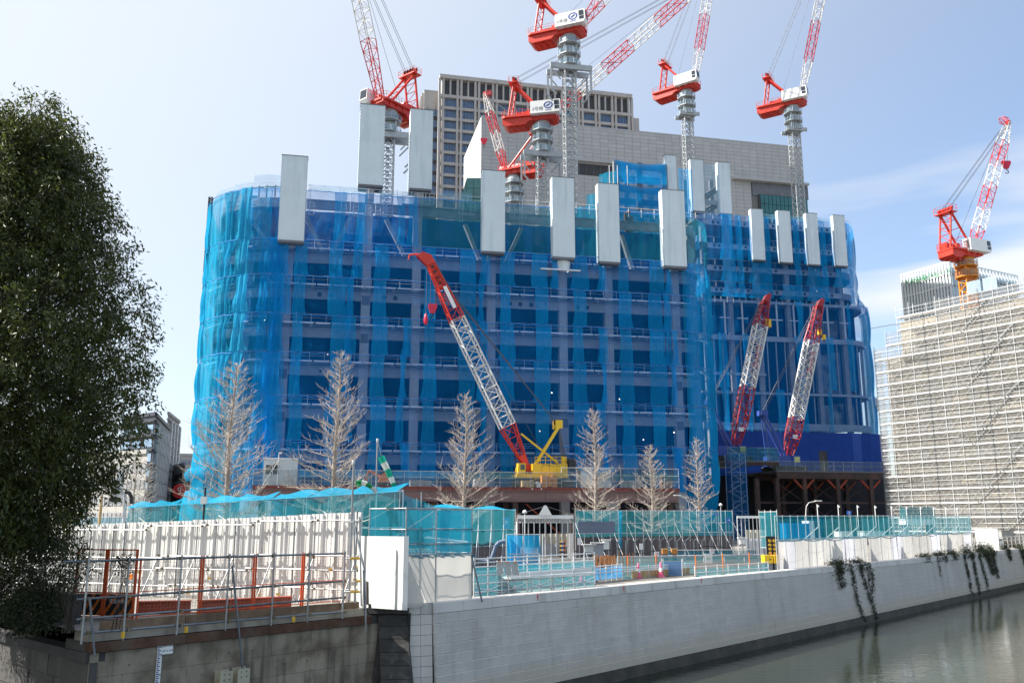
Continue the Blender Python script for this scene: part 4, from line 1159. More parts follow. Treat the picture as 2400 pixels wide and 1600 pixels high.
for z1, z0 in zip(lz[:-1], lz[1:]):
    n = 8
    for k in range(n):
        a, b = LLo * k / n, LLo * (k + 1) / n
        wnet(m_net_blue if k < 7 else m_net_lit, a, b, z0, z1, .4, True, .1)
        if random.random() < .8: c = lerp(a, b, random.uniform(.1, .6)); wnet(m_net_blue2, c, c + random.uniform(.8, 2.0), z0, z1, .65, True, .12, .15, random.uniform(-.3, .4), 'net_strip')
    for s in (LLo - 4.5, LLo - 2): wnet(m_net_lit, s, s + 1.6, z0, z1, .6, True, .15, .2, .1, 'net_strip')
# shoulder where the lower storeys bulge out
mb = MB()
def f(x, y):
    s = lerp(LLo - 12, LLo, x); p = wskin(s, WZL[0] - .6 + 2.2 * (1 - y), .4, True); q = wskin(min(s, LU), WZL[0] + 1.4, .4, False)
    r = p.lerp(q, (1 - y) ** 2); r.z += .3 * math.sin(pi * x * 3); return r
mb.grid(f, 18, 5); mb.build('net_shoulder', m_net_blue2, wing, smooth=True)
# loose pale sheet near the rounded end
mb = MB()
def f(x, y):
    s = lerp(LLo - 9.5, LLo - 2.5, x); return wskin(s, wf(2030, 928 + 20 * (1 - y) + 14 * x * (1 - y))[1] - .3 * math.sin(x * 4), 1.0 + .2 * math.sin(7 * x), True)
mb.grid(f, 12, 4); mb.build('loose_sheet', NET('pale_blue_sheet', (0.55, 0.68, 0.8), .9, .5), wing, smooth=True)
# blue painted hoarding round the foot, panel by panel
m_bh = M('royal_blue_panel', (0.012, 0.05, 0.25), 0.75, 0, .1, .4, rand=.08, spec=.15)
m_bh2 = M('paler_blue_panel', (0.035, 0.085, 0.33), 0.75, 0, .06, .4, spec=.15)
zh0, zh1 = wf(1850, 1082, VW - 2)[1], wf(1850, 1012, VW - 2)[1]
pz_low = wf(1850, 1125, VW - 2)[1]
sl = np.arange(0, LLo - 2, 1.9)
for k, s in enumerate(sl):
    if 13.2 < s - 8 < 16.4: zz0 = lerp(zh0, zh1, .38)
    else: zz0 = pz_low
    mtl = m_bh2 if k in (6, 7, 16) else m_bh
    bar('hoarding_panel', mtl, wing, wskin(s + .01, (zz0 + zh1) / 2, 2.0, True), wskin(min(s + 1.89, LLo), (zz0 + zh1) / 2, 2.0, True), .1, zh1 - zz0)
mb = MB()
for s in np.arange(0, LLo, 1.0): mb.tube(wskin(s, zh1, 1.9, True), wskin(s, zh1 + .7, 1.9, True), .035, 4); mb.tube(wskin(s, zh1 + .6, 1.9, True), wskin(min(s + 1, LLo), zh1 + .6, 1.9, True), .025, 4)
mb.build('guard_rail', m_net_pale, wing)
for a in ((1760, 1793, 490, 608), (1823, 1857, 494, 614), (1889, 1921, 500, 619), (1953, 1985, 505, 622)):
    wrap(a[0] + 3, a[1] - 2, a[2], a[3], VW - 1.3, wing, 1.1)
for a, b in ((SB[2] + 1, SB[3] - 1), (SB[3] + 1, SB[4] - 1), (SB[4] + 1, SB[5] - 1), (SB[5] + 1.5, LU)): wnet(m_net_pale, a, b, WZU[0] + .6, WZU[0] + 1.8, .2, False, .02, name='roof_edge_net')

# raised bay of the wing between the two blocks
vr = VW + 5
for px in (1636, 1699):
    for dv in (1.5, 7): u = wf(px, 440, vr)[0]; zt_ = wf(px, 395, vr)[1]; bx('column', m_steel_dk, wing, Bp(u, vr + dv, (zt_ + G) / 2), (.8, .8, zt_ - G), A_)
for pp in ((1620, 1650, 374, 494), (1684, 1713, 381, 500)): wrap(*pp, vr, wing, 1.2)
for y in (470, 505):
    bar('edge_beam', m_steel, wing, Bp(wf(1600, y, vr)[0], vr + 1, wf(1650, y, vr)[1]), Bp(wf(1715, y, vr)[0], vr + 1, wf(1650, y, vr)[1]), .4, .9)
for xa, xb in ((1590, 1622), (1650, 1686)):
    a, b = wf(xa, 430, vr)[0], wf(xb, 430, vr)[0]; mb = MB()
    mb.grid(lambda x, y: Bp(lerp(a, b, x), vr - .1 + .1 * math.sin(x * 9), lerp(wf(1650, 520, vr)[1], wf(1650, 385 if xa > 1600 else 400, vr)[1], y)), 8, 4); mb.build('net_panel', m_net_pale if xa > 1600 else m_net_blue2, wing, smooth=True)
for (xa, ya), (xb, yb) in (((1652, 464), (1686, 437)), ((1655, 497), (1690, 472))):
    a, b = onv(xa, ya, Bp(0, vr + 2, 0), Bp(1, vr + 2, 0)), onv(xb, yb, Bp(0, vr + 2, 0), Bp(1, vr + 2, 0))
    mb = MB(); mb.lattice(a, b, V((0, 0, 1)), .8, 1.1, .8, 1.1, 6, .12, .1, style='x'); mb.build('stair_truss', m_steel_dk, wing)

# ---- steel platform carrying the red cranes
pv0, pv1 = VW - 20, VW - 4.0
m_plat = M('rusty_platform_steel', (0.055, 0.038, 0.034), 0.75, .1, .3, .6, grime=((.13, .06, .04), .8, .5, .7, .6))
m_brace_red = M('red_lead_brace', (0.30, 0.05, 0.02), 0.7)
plat = thing('crane_platform', 'rusty steel temporary platform on tall columns in front of the farther wing', 'platform', Bp(wf(1900, 1100, pv0)[0], pv0, G))
pz = wf(1950, 1103, pv0)[1]; pxa, pxb = wf(1820, 1110, pv0)[0], wf(2088, 1110, pv0)[0]
pz2 = wf(1780, 1080, pv0)[1]; pxl = wf(1700, 1090, pv0)[0]
mb = MB(); mb.prism([Bp(pxa, pv0, pz), Bp(pxb, pv0, pz), Bp(pxb, pv1, pz), Bp(pxa, pv1, pz)], V((0, 0, -.25))); mb.build('platform_deck', m_slab, plat)
mb = MB(); mb.prism([Bp(pxl, pv0 - 1, pz2), Bp(pxa - .1, pv0 - 1, pz2), Bp(pxa - .1, pv1, pz2), Bp(pxl, pv1, pz2)], V((0, 0, -.25))); mb.build('platform_deck', m_slab, plat)
for v in (pv0 + .1, pv0 + 8): bar('main_beam', m_plat, plat, Bp(pxa, v, pz - .85), Bp(pxb, v, pz - .85), .4, 1.1)
bar('main_beam', m_plat, plat, Bp(pxl, pv0 - .9, pz2 - .55), Bp(pxa, pv0 - .9, pz2 - .55), .4, .6)
m_darkback = M('void_shade_dark', (0.012, 0.014, 0.02), 0.9)
bx('void_shade_sheet', m_darkback, plat, Bp((pxl + pxb) / 2 + 6, pv0 + 13.5, (pz - .3 + G) / 2), (pxb - pxl + 16, .2, pz - .3 - G), A_)  # dark sheet added to paint the shade under the platform
for k, px in enumerate((1886, 1964, 2042, 1822, 1775)):
    for v in ((pv0 + .2, pv0 + 8) if k < 3 else (pv0 + .2,)):
        u = wf(px, 1140, pv0)[0]; bx('column', m_plat, plat, Bp(u, v, (G + pz - 1.4) / 2), (.7, .7, pz - 1.4 - G), A_)
        if k < 3:
            for sx in (-1, 1): bar('knee_brace', m_brace_red, plat, Bp(u, v, pz - 3.4), Bp(u + sx * 1.9, v, pz - 1.5), .35, .3)
for z in (pz - 5.5, pz - 9.5):
    bar('tie_beam', m_plat, plat, Bp(pxa - 4, pv0 + .4, z), Bp(pxb, pv0 + .4, z), .2, .3)
    for k in range(3):
        u = wf(1886 + 78 * k, 1140, pv0)[0]; bar('cross_tie', m_plat, plat, Bp(u - 5, pv0 + 1, z + 3.6), Bp(u + .5, pv0 + 1, z), .1, .12); bar('cross_tie', m_plat, plat, Bp(u - 5, pv0 + 1.2, z), Bp(u + .5, pv0 + 1.2, z + 3.6), .1, .12)
def railing(parent, a, b, h, mat, n=None, mesh=None, rails=(1.0, .5), r=.03, name='guard_rail'):
    d = (b - a); L_ = d.length; n = n or max(2, int(L_ / 1.8)); mb = MB()
    for k in range(n + 1): p = a.lerp(b, k / n); mb.tube(p, p + V((0, 0, h)), r, 4)
    for f_ in rails: mb.tube(a + V((0, 0, h * f_)), b + V((0, 0, h * f_)), r * .8, 4)
    mb.build(name, mat, parent)
    if mesh is not None:
        mb = MB(); nn = n * 2
        mb.grid(lambda x, y: a.lerp(b, x) + V((0, 0, .05 + y * (h - .08))) + V((.03, -.04 - .05 * math.sin(x * nn * 3) * (1 - y), 0)), nn, 2); mb.build('rail_net', mesh, parent, smooth=True)
m_net_grey = NET('grey_rail_mesh', (0.25, 0.33, 0.36), .35, .4)
railing(plat, Bp(pxa, pv0, pz), Bp(pxb, pv0, pz), 1.6, m_pipe, mesh=m_net_grey)
railing(plat, Bp(pxl, pv0 - 1, pz2), Bp(pxa, pv0 - 1, pz2), 2.2, m_pipe, mesh=m_net_teal, rails=(1, .66, .33))
# blue netted stair tower beside the platform
su0, su1 = wf(1714, 1100, pv0 - 5)[0], wf(1748, 1100, pv0 - 5)[0]; sv = pv0 - 5; sz = wf(1730, 1062, sv)[1]
st = thing('stair_tower', 'narrow scaffold stair tower in blue net beside the rusty platform', 'stair tower', Bp(su0, sv, G))
for u in (su0, su1):
    for v in (sv, sv + 2.2): pipe('standard', m_pipe_lt, st, Bp(u, v, G), Bp(u, v, sz), .05)
nl = 9
for k in range(nl):
    za, zb = lerp(G, sz, k / nl), lerp(G, sz, (k + 1) / nl)
    a, b = (su0, su1) if k % 2 else (su1, su0)
    mb = MB(); mb.bar(Bp(a, sv + 1, za), Bp(b, sv + 1, zb), .7, .08)
    for j in range(7): mb.box(Bp(lerp(a, b, j / 7), sv + 1, lerp(za, zb, j / 7) + .05), (.25, .8, .05), A_)
    mb.build('stair_flight', m_pipe, st); mb = MB()
    mb.tube(Bp(a, sv + .5, za + .9), Bp(b, sv + .5, zb + .9), .03, 4); mb.build('hand_rail', m_pipe_lt, st)
    bar('ledger', m_pipe_lt, st, Bp(su0, sv, zb), Bp(su1, sv, zb), .05, .05)
for (ua, va, ub, vb_) in ((su0 - .1, sv - .2, su1 + .1, sv - .2), (su0 - .1, sv - .2, su0 - .1, sv + 2.2)):
    mb = MB(); mb.grid(lambda x, y: Bp(lerp(ua, ub, x), lerp(va, vb_, x) - .08 * math.sin(y * 30), lerp(G, sz, y)), 4, 24); mb.build('net_panel', m_net_blue, st, smooth=True)

# ================================================================ front deck with the yellow crane
dv0, dv1 = -9.0, -1.6
deck = thing('loading_deck', 'raised steel loading deck with brown girder edge below the blue facade', 'platform', Bp(20, dv0, G))
du0, du1 = fac(592, 1140, dv0)[0], fac(1592, 1150, dv0)[0]
dz = onv(1100, 1140, Bp(0, dv0, 0), Bp(1, dv0, 0)).z
m_girder = M('brown_primed_girder', (0.17, 0.105, 0.10), 0.65, 0, .12, .5, rand=.05)
m_girder_top = M('maroon_deck_edge', (0.16, 0.03, 0.02), 0.6, 0, .3, 2.0)
nseg = 9
for k in range(nseg):
    a, b = lerp(du0, du1, k / nseg) + .02, lerp(du0, du1, (k + 1) / nseg) - .02
    bar('girder_web', m_girder, deck, Bp(a, dv0 + .12, dz - 1.05), Bp(b, dv0 + .12, dz - 1.05), .06, 1.2)
    for z in (dz - .42, dz - 1.68): bar('girder_flange', m_girder, deck, Bp(a, dv0 + .1, z), Bp(b, dv0 + .1, z), .5, .07)
    bar('deck_edge', m_girder_top, deck, Bp(a, dv0 - .05, dz - .2), Bp(b, dv0 - .05, dz - .2), .2, .36)
    for j in range(5): u = lerp(a, b, (j + .5) / 5); bx('edge_bolt', m_strip if random.random() < .3 else m_rust, deck, Bp(u, dv0 - .17, dz - .2), (.14, .05, .12), A_)
mb = MB(); mb.prism([Bp(du0, dv0, dz), Bp(du1, dv0, dz), Bp(du1, dv1, dz), Bp(du0, dv1, dz)], V((0, 0, -.3))); mb.build('deck_slab', m_slab, deck)
for k in range(6):
    u = lerp(du0 + 1, du1 - 1, k / 5)
    for v in (dv0 + .8, dv1 - .8): bx('column', m_plat, deck, Bp(u, v, (G + dz - 1.7) / 2), (.6, .6, dz - 1.7 - G), A_)
bx('void_shade_sheet', m_darkback, deck, Bp(du0 + 27, dv1 + 5.2, (G + dz) / 2 - .4), (48, .2, dz - G - .9), A_)  # dark sheet added to paint the shade below the deck
for k in range(7):
    u = lerp(du0 + 2, du1 - 4, k / 6); bar('cross_tie', m_brace_red if k % 3 == 1 else m_plat, deck, Bp(u, dv0 + 2, dz - 1.9), Bp(u + 4.5, dv0 + 2, G + 1.2), .14, .14)
railing(deck, Bp(du0, dv0, dz), Bp(fac(1316, 1120, dv0)[0], dv0, dz), 1.75, m_pipe, mesh=m_net_grey, rails=(1, .6, .3))
railing(deck, Bp(fac(1316, 1120, dv0)[0], dv0, dz), Bp(du1, dv0, dz), 2.35, m_pipe_lt, mesh=m_net_grey, rails=(1, .63, .33))
for xa, xb in ((700, 860), (920, 1090), (1095, 1210), (1385, 1590)):
    a, b = fac(xa, 1110, dv0)[0], fac(xb, 1110, dv0)[0]; mb = MB()
    mb.grid(lambda x, y: Bp(lerp(a, b, x), dv0 + .1 - .05 * math.sin(x * 40), dz + .9 + y * .85), 20, 2); mb.build('rail_net', m_net_blue2 if xa < 1000 else m_net_teal, deck, smooth=True)
def decku(px): return fac(px, 1125, dv0)[0]
# site cabin
def cabin(name, label, u0, u1, v, z, h, dep, mat, win=True):
    t = thing(name, label, 'cabin', Bp((u0 + u1) / 2, v, z)); w = u1 - u0
    bx('wall', mat, t, Bp((u0 + u1) / 2, v + dep / 2, z + h / 2), (w, dep, h), A_)
    bx('roof', m_strip, t, Bp((u0 + u1) / 2, v + dep / 2, z + h + .06), (w + .15, dep + .15, .12), A_)
    for k in range(int(w / .5)): bx('wall_rib', mat, t, Bp(u0 + .25 + k * .5, v - .02, z + h / 2), (.06, .04, h - .1), A_)
    if win:
        f_ = bx('window', m_glass_dk, t, Bp(u0 + w * .27, v - .05, z + h * .6), (w * .42, .05, h * .38), A_)
        for dx in (-.21, 0, .21): bx('window_frame', m_strip, f_, Bp(u0 + w * (.27 + dx), v - .085, z + h * .6), (.06, .04, h * .4), A_)
        for dz_ in (-.19, .19): bx('window_frame', m_strip, f_, Bp(u0 + w * .27, v - .085, z + h * (.6 + dz_)), (w * .44, .04, .06), A_)
    return t
m_cab = M('cabin_panel', (0.55, 0.58, 0.58), .5, 0, .05, .8)
cabin('site_cabin', 'small grey site cabin with sliding window at the left end of the loading deck', fac(617, 1100, dv0 + 2)[0], fac(697, 1100, dv0 + 2)[0], dv0 + 2.0, dz, 3.05, 2.2, m_cab)
t = cabin('storage_container', 'white storage container with pale blue sheet top right of the yellow crane', fac(1362, 1120, dv0 + 2)[0], fac(1432, 1120, dv0 + 2)[0], dv0 + 2.0, dz, 2.4, 2.2, m_strip, False)
mb = MB(); u0, u1 = fac(1356, 1100, dv0 + 2)[0], fac(1440, 1100, dv0 + 2)[0]
mb.grid(lambda x, y: Bp(lerp(u0, u1, x), dv0 + 1.7 + 2.8 * y, dz + 2.62 - (.5 if y == 0 else 0) + .06 * math.sin(x * 17)), 14, 3); mb.build('tarpaulin', m_tarp_blue, t, smooth=True)
# pole with lamp and stays beside the cabin
p = onv(650, 1139, Bp(0, dv0 + .3, 0), Bp(1, dv0 + .3, 0)); p.z = dz
t = thing('camera_pole', 'thin stayed pole with a small white camera above the grey site cabin', 'pole', p)
q = V((p.x, p.y, onv(650, 1062, Bp(0, dv0 + .3, 0), Bp(1, dv0 + .3, 0)).z)); pipe('pole', m_pipe_lt, t, p, q, .05)
for sx in (-1.6, 1.6): pipe('stay', m_pipe_lt, t, q - V((0, 0, .8)), Bp((p - B0).dot(bu) + sx, dv0 + .3, dz + .05), .03)
bx('camera_head', m_white, t, q + V((.15, 0, .05)), (.35, .2, .2), A_)
# small orange excavator and material piles on the deck
def pile(name, label, px0, px1, h, mat, v=None, n=3, cat='material pile'):
    v = dv0 + 1.2 if v is None else v
    u0, u1 = fac(px0, 1130, v)[0], fac(px1, 1130, v)[0]; t = thing(name, label, cat, Bp((u0 + u1) / 2, v, dz))
    for k in range(n): bx('crate' if cat == 'crates' else 'piece', mat, t, Bp(lerp(u0, u1, (k + .5) / n), v, dz + h / 2 * random.uniform(.85, 1)), ((u1 - u0) / n * .94, .9, h * random.uniform(.8, 1)), A_ + random.uniform(-.03, .03))
m_board_tan = M('tan_board', (.48, .33, .16), .8, 0, .2, 2)
m_board_org = M('orange_crate', (.55, .22, .05), .7, 0, .2, 2)
pile('timber_stack', 'stack of pale timber boards on the deck under the yellow crane', 1222, 1250, .9, m_board_tan, n=4)
pile('orange_crates', 'orange brown crates on the deck beneath the yellow crane body', 1268, 1304, 1.5, m_board_org, cat='crates')
pile('grey_pallets', 'grey bundled pallets behind the deck railing left of the yellow crane', 1110, 1140, 1.0, m_cab)
pile('brown_drums', 'brown stacked panels near the right end of the loading deck', 1548, 1572, 1.7, m_girder)
pile('dark_panels', 'grey flat panels stacked behind the tall railing between two bare trees', 1455, 1500, 1.0, m_steel)
pile('white_bags', 'white sacks heaped on the deck right of the timber stack', 1256, 1266, .7, m_white, n=2)
pile('steel_rack', 'low grey steel rack stored on the deck near the windsocks', 960, 1010, .8, m_steel)
u = decku(905); c = Bp(u, dv0 + 2, dz)
t = thing('mini_excavator', 'small orange excavator parked on the loading deck behind the windsock', 'excavator', c)
for sv_ in (-.5, .5): mb = MB(); mb.box(c + bv * sv_ + V((0, 0, .22)), (1.9, .32, .42), A_); mb.build('track', m_black, t)
mb = MB(); mb.prism([c - bu * .8 - bv * .5 + V((0, 0, z)) for z in ()] or [c - bu * .8 - bv * .6 + V((0, 0, .5)), c + bu * .7 - bv * .6 + V((0, 0, .5)), c + bu * .6 - bv * .6 + V((0, 0, 1.5)), c + bu * .1 - bv * .6 + V((0, 0, 1.8)), c - bu * .6 - bv * .6 + V((0, 0, 1.3))], bv * 1.2); mb.build('body', m_stripe_o, t)
mb = MB(); mb.bar(c - bu * .5 + V((0, 0, 1.1)), c - bu * 1.9 + V((0, 0, 1.9)), .25, .25); mb.bar(c - bu * 1.9 + V((0, 0, 1.9)), c - bu * 2.3 + V((0, 0, .5)), .2, .2); mb.build('boom', m_stripe_o, t)
# ================================================================ cranes
m_red_dk = M('shaded_boom_red', (.36, .012, .02), .45, 0, .15, .8)  # jib red darkened in colour for the shaded rear crawler cranes
m_logo = M('logo_blue', (0.02, 0.06, 0.30), .4)
m_grey_txt = M('grey_lettering', (.25, .26, .28), .5)
m_orange_mast = M('orange_mast', (.68, .25, .02), .5, 0, .12, 1.0)
m_blue_cr = M('crane_blue', (.03, .08, .35), .5, 0, .1, 1.0)
m_yel = M('crane_yellow', (.78, .50, .02), .38, 0, .06, .8, grime=((.4, .22, .03), 1.2, .6, .8, .4))
m_hook = M('hook_red', (.60, .02, .06), .4)

def tower_crane(label, slew, tip, mastw=1.95, base=G, mast_mat=None, n_col=3, frame=True, cabside=-1, words=None, s=1.0,
                aft=7.4, fore=3.2, ah=7.6, jw=2.0, sect=6.0, hook=None, first_red=True, ropes=True, jibn=1.0, frame_rz=0.0, slimcol=False, body=None, group='luffing tower cranes', a_back=5.2):
    sx, sy, sz = slew; mast_mat = mast_mat or m_mast; body = body or m_red
    t = thing('tower_crane', label, 'crane', (sx, sy, base), 0, group)
    dh = V((tip.x - sx, tip.y - sy, 0)); psi = math.atan2(dh.y, dh.x)
    f = V((math.cos(psi), math.sin(psi), 0)); l = V((-f.y, f.x, 0)); up = V((0, 0, 1))
    P = lambda x, y, z: V((sx, sy, sz)) + (f * x + l * y + up * z) * s
    mrz = A_ + frame_rz; mx = V((math.cos(mrz), math.sin(mrz), 0)); my = V((-mx.y, mx.x, 0))
    # mast: sections of chords with deep laced faces
    ztop = sz - 6.4 * s * n_col / 3
    hw = mastw / 2; zb = base; sec = 4.2; k = 0
    low = max(base, ztop - 34)
    pipe_z = low
    if low > base: bx('mast_root', mast_mat, t, V((sx, sy, (base + low) / 2)), (mastw, mastw, low - base), mrz)
    zz = ztop + 1.0
    while zz > low + .1:
        z0 = max(low, zz - sec); mb = MB()
        cs = [V((sx, sy, 0)) + mx * a * hw + my * b * hw for a, b in ((1, 1), (-1, 1), (-1, -1), (1, -1))]
        for c in cs: mb.box(V((c.x, c.y, (z0 + zz) / 2)), (.2, .2, zz - z0 - .03), mrz)
        nn = 3
        for i in range(4):
            a, b = cs[i], cs[(i + 1) % 4]
            for j in range(nn):
                za, zc = lerp(z0, zz, j / nn), lerp(z0, zz, (j + 1) / nn); zm = (za + zc) / 2; m_ = (a + b) / 2
                lo = lambda p, z: V((p.x, p.y, z))
                if i % 2:
                    mb.bar(lo(a, za), lo(b, zm), .13, .13); mb.bar(lo(b, zm), lo(a, zc), .13, .13)
                else:
                    mb.bar(lo(a, za), lo(m_, zc), .2, .1); mb.bar(lo(b, za), lo(m_, zc), .2, .1); mb.bar(lo(a, zc), lo(b, zc), .22, .1)
                    mb.box(lo(m_, zc - .12), (.55, .1, .5), mrz if i in (0, 2) else mrz + pi / 2)
        mb.build('mast_section', mast_mat, t); zz = z0; k += 1
    # climbing collars with balconies
    hcol = (sz - ztop) / n_col
    for k in range(n_col):
        z0 = ztop + k * hcol; mb = MB(); rr = 1.5 * s
        if k == n_col - 1:
            mb.lathe((sx, sy, z0), [(0, .1), (rr * 1.0, .1), (rr * 1.05, hcol * .45), (rr * .92, hcol * .9), (rr * .92, hcol + .1), (0, hcol + .1)], 18); mb.build('turntable', mast_mat, t, smooth=False)
        else:
            mb.box(V((sx, sy, z0 + hcol / 2)), (mastw * .92, mastw * .92, hcol), mrz)
            for a in (-1, 1):
                for b in (-1, 1): mb.box(V((sx, sy, z0 + hcol / 2)) + mx * a * hw * 1.12 + my * b * hw * 1.12, (.3, .3, hcol), mrz)
            mb.box(V((sx, sy, z0 + hcol * .45)) - my * hw * 1.25 + mx * .3, (1.3, .5, hcol * .42), mrz)
            mb.build('climbing_frame', mast_mat, t)
        mb = MB(); zr_ = z0 + .12; R2 = 2.1 * s
        mb.lathe((sx, sy, zr_), [(rr * .7, 0), (R2, 0), (R2, .16), (rr * .7, .16), (rr * .7, 0)], 10); mb.build('balcony', mast_mat, t)
        mb = MB()
        for i in range(10):
            a0, a1 = 2 * pi * i / 10, 2 * pi * (i + 1) / 10
            p, q = V((sx + R2 * math.cos(a0), sy + R2 * math.sin(a0), zr_)), V((sx + R2 * math.cos(a1), sy + R2 * math.sin(a1), zr_))
            mb.tube(p, p + up * 1.1, .04, 4)
            for h in (.55, 1.1): mb.tube(p + up * h, q + up * h, .03, 4)
        mb.build('balcony_rail', mast_mat, t)
        mb = MB(); mb.lathe((sx, sy, zr_), [(R2 - .03, .1), (R2 - .03, 1.05)], 10); mb.build('balcony_net', m_net_pale, t)
    if frame:
        zf = ztop - .4
        for b in (-1, 1):
            c = V((sx, sy, zf)) + my * b * 1.35; bar('cross_beam', mast_mat, t, c - mx * 3.9, c + mx * 3.9, .5, 1.0)
            for a in (-3.7, 3.7):
                e = c + mx * a; bar('frame_leg', mast_mat, t, e + up * .2, e - up * 4.6, .35, .35)
                bar('frame_leg', mast_mat, t, e - up * .6, e - mx * math.copysign(1.7, a) - up * 2.6, .2, .2); bar('frame_leg', mast_mat, t, e - up * 4.6, e - mx * math.copysign(.9, a) - up * 5.6, .25, .25)
    elif slimcol:
        for b in (-1, 1):
            c = V((sx, sy, ztop + .1)) + my * b * 1.5; bar('cross_beam', mast_mat, t, c - mx * 2.4, c + mx * 2.4, .4, .8)
    # slewing platform
    mb = MB(); w = 2.1
    top = [(-aft, -w * .85), (-aft + .6, -w), (fore - .6, -w), (fore, -w * .6), (fore, w * .6), (fore - .6, w), (-aft + .6, w), (-aft, w * .85)]
    mb.prism([P(x, y, .75) for x, y in top], up * .35 * s); mb.build('platform_deck', body, t)
    mb = MB()
    prof = [(-aft + .1, .75), (-aft + .1, -.35), (-aft + .8, -.8), (-2.9, -.7), (-2.2, -.1), (2.2, 0), (fore - .2, .3), (fore - .2, .75)]
    mb.prism([P(x, -w * .82, z) for x, z in prof], l * (w * 1.64 * s)); mb.build('platform_body', body, t)
    for x in (-aft + 1.2, -aft + 2.4, -aft + 3.6): mb = MB(); mb.prism([P(x, -w * .5, -.95), P(x + .7, -w * .5, -.95), P(x + .7, w * .5, -.95), P(x, w * .5, -.95)], up * .35 * s); mb.build('counterweight', body, t)
    for x in (-1.5, 0, 1.5):
        for y in (-1, 1): mb = MB(); mb.prism([P(x - .1, y * w * .82, .75), P(x - .1, y * w * .82, -.1), P(x - .1, y * w * .98, .6)], f * .18 * s); mb.build('bracket', body, t)
    mb = MB(); ring = [P(x, y, 1.1) for x, y in top]
    for i in range(8):
        p, q = ring[i], ring[(i + 1) % 8]; n = max(1, int((q - p).length / 1.1))
        for j in range(n): c = p.lerp(q, j / n); mb.tube(c, c + up * 1.05, .035, 4)
        for h in (.55, 1.05): mb.tube(p + up * h, q + up * h, .03, 4)
    mb.build('platform_rail', body, t)
    # white machine house and cab on one side
    ys = cabside; hx0, hx1 = -1.7, fore + .9
    mb = MB(); y0, y1 = ys * w * .55, ys * w * 1.38
    prof = [(hx0, .7), (hx1 - .35, .7), (hx1, 1.3), (hx1 - .12, 3.15), (hx0, 3.15)]
    mb.prism([P(x, y0, z) for x, z in prof], l * ((y1 - y0) * s)); mh = mb.build('machine_house', m_crane_white, t)
    c = P(hx1 - .75, y1 + ys * .015, 2.35); mb = MB(); mb.prism([P(hx1 - 1.25, y1 + ys * .02, 2.0), P(hx1 - .3, y1 + ys * .02, 2.0), P(hx1 - .38, y1 + ys * .02, 2.95), P(hx1 - 1.25, y1 + ys * .02, 2.95)], l * ys * .02 * s); mb.build('cab_window', m_glass_dk, mh)
    mb = MB(); mb.prism([P(hx1 - 1.15, y1 + ys * .02, 1.25), P(hx1 - .3, y1 + ys * .02, 1.25), P(hx1 - .28, y1 + ys * .02, 1.85), P(hx1 - 1.15, y1 + ys * .02, 1.85)], l * ys * .02 * s); mb.build('cab_window', m_glass_dk, mh)
    mb = MB(); yy0, yy1 = min(y0, y1) + .12, max(y0, y1) - .12
    mb.prism([P(hx1 + .0, yy0, 1.5), P(hx1 + .0, yy1, 1.5), P(hx1 - .08, yy1, 3.0), P(hx1 - .08, yy0, 3.0)], f * .03 * s); mb.build('cab_window', m_glass_dk, mh)
    mb = MB(); mb.box(P(hx0 - .02, (y0 + y1) / 2, 2.0), (.06, abs(y1 - y0) * .8 * s, 1.6 * s), psi); mb.build('louvre', m_grey_txt, mh)
    if words:
        xd = f if ys < 0 else -f; o = P(0, y1 + ys * .012, 0) - P(0, 0, 0)
        def fm(x, z): return face_mat(P(x, y1 + ys * .025, z), xd)
        text('lettering', words, m_grey_txt, mh, fm(-.3, 1.5), .85 * s, .004)
        text('lettering', 'SHIMZ', m_logo, mh, fm(1.75, 1.12), .42 * s, .004)
        mb = MB(); n = 28; co = P(1.75, y1 + ys * .025, 2.1)
        ringp = [[co + (xd * (ro * 1.25 * math.cos(2 * pi * i / n)) + up * (ro * math.sin(2 * pi * i / n))) * s for i in range(n)] for ro in (.70, .50)]
        b = len(mb.v); mb.v += [tuple(p) for p in ringp[0] + ringp[1]]
        for i in range(n): mb.f.append((i, (i + 1) % n, n + (i + 1) % n, n + i)); mb.m.append(0)
        mb.build('emblem_ring', m_logo, mh)
        mb = MB(); a_ = xd * .42 + up * .24; c_ = (up * .42 - xd * .24) * .30
        mb.quad(co - a_ * .9 * s - c_ * s, co + a_ * .9 * s - c_ * s, co + a_ * .9 * s + c_ * s, co - a_ * .9 * s + c_ * s); mb.build('emblem_bar', m_logo, mh)
    # A-frame
    for y in (-1.25, 1.25):
        topp = P(-a_back, y, ah)
        mb = MB(); mb.tube(P(.9, y * 1.1, 1.0), topp, .22 * s, 8); mb.build('a_frame_strut', body, t)
        mb = MB(); mb.tube(P(-a_back - 1.1, y, 1.0), topp, .19 * s, 8); mb.build('a_frame_post', body, t)
    mb = MB()
    for k in range(1, 5):
        z = 1 + (ah - 1) * k / 5; x = lerp(-a_back - 1.1, -a_back, k / 5); mb.tube(P(x, -1.25, z), P(x, 1.25, z), .08 * s, 4)
        if k < 5: mb.tube(P(x, -1.25, z), P(lerp(-a_back - 1.1, -a_back, (k + 1) / 5), 1.25, 1 + (ah - 1) * (k + 1) / 5), .06 * s, 4)
        xf = lerp(.9, -a_back, k / 5); mb.tube(P(xf, -1.3, z), P(xf, 1.3, z), .07 * s, 4)
    mb.build('a_frame_bracing', body, t, kind='stuff')
    mb = MB(); mb.box(P(-a_back, 0, ah - .1), (1.9 * s, 3.8 * s, .18 * s), psi); mb.build('a_frame_platform', body, t)
    mb = MB(); mb.tube(P(-a_back, -1.7, ah + .75), P(-a_back, 1.7, ah + .75), .26 * s, 8)
    for y in (-1.5, -.5, .5, 1.5): mb.box(P(-a_back, y, ah + .4), (.5 * s, .14 * s, .9 * s), psi)
    mb.build('sheave_beam', body, t)
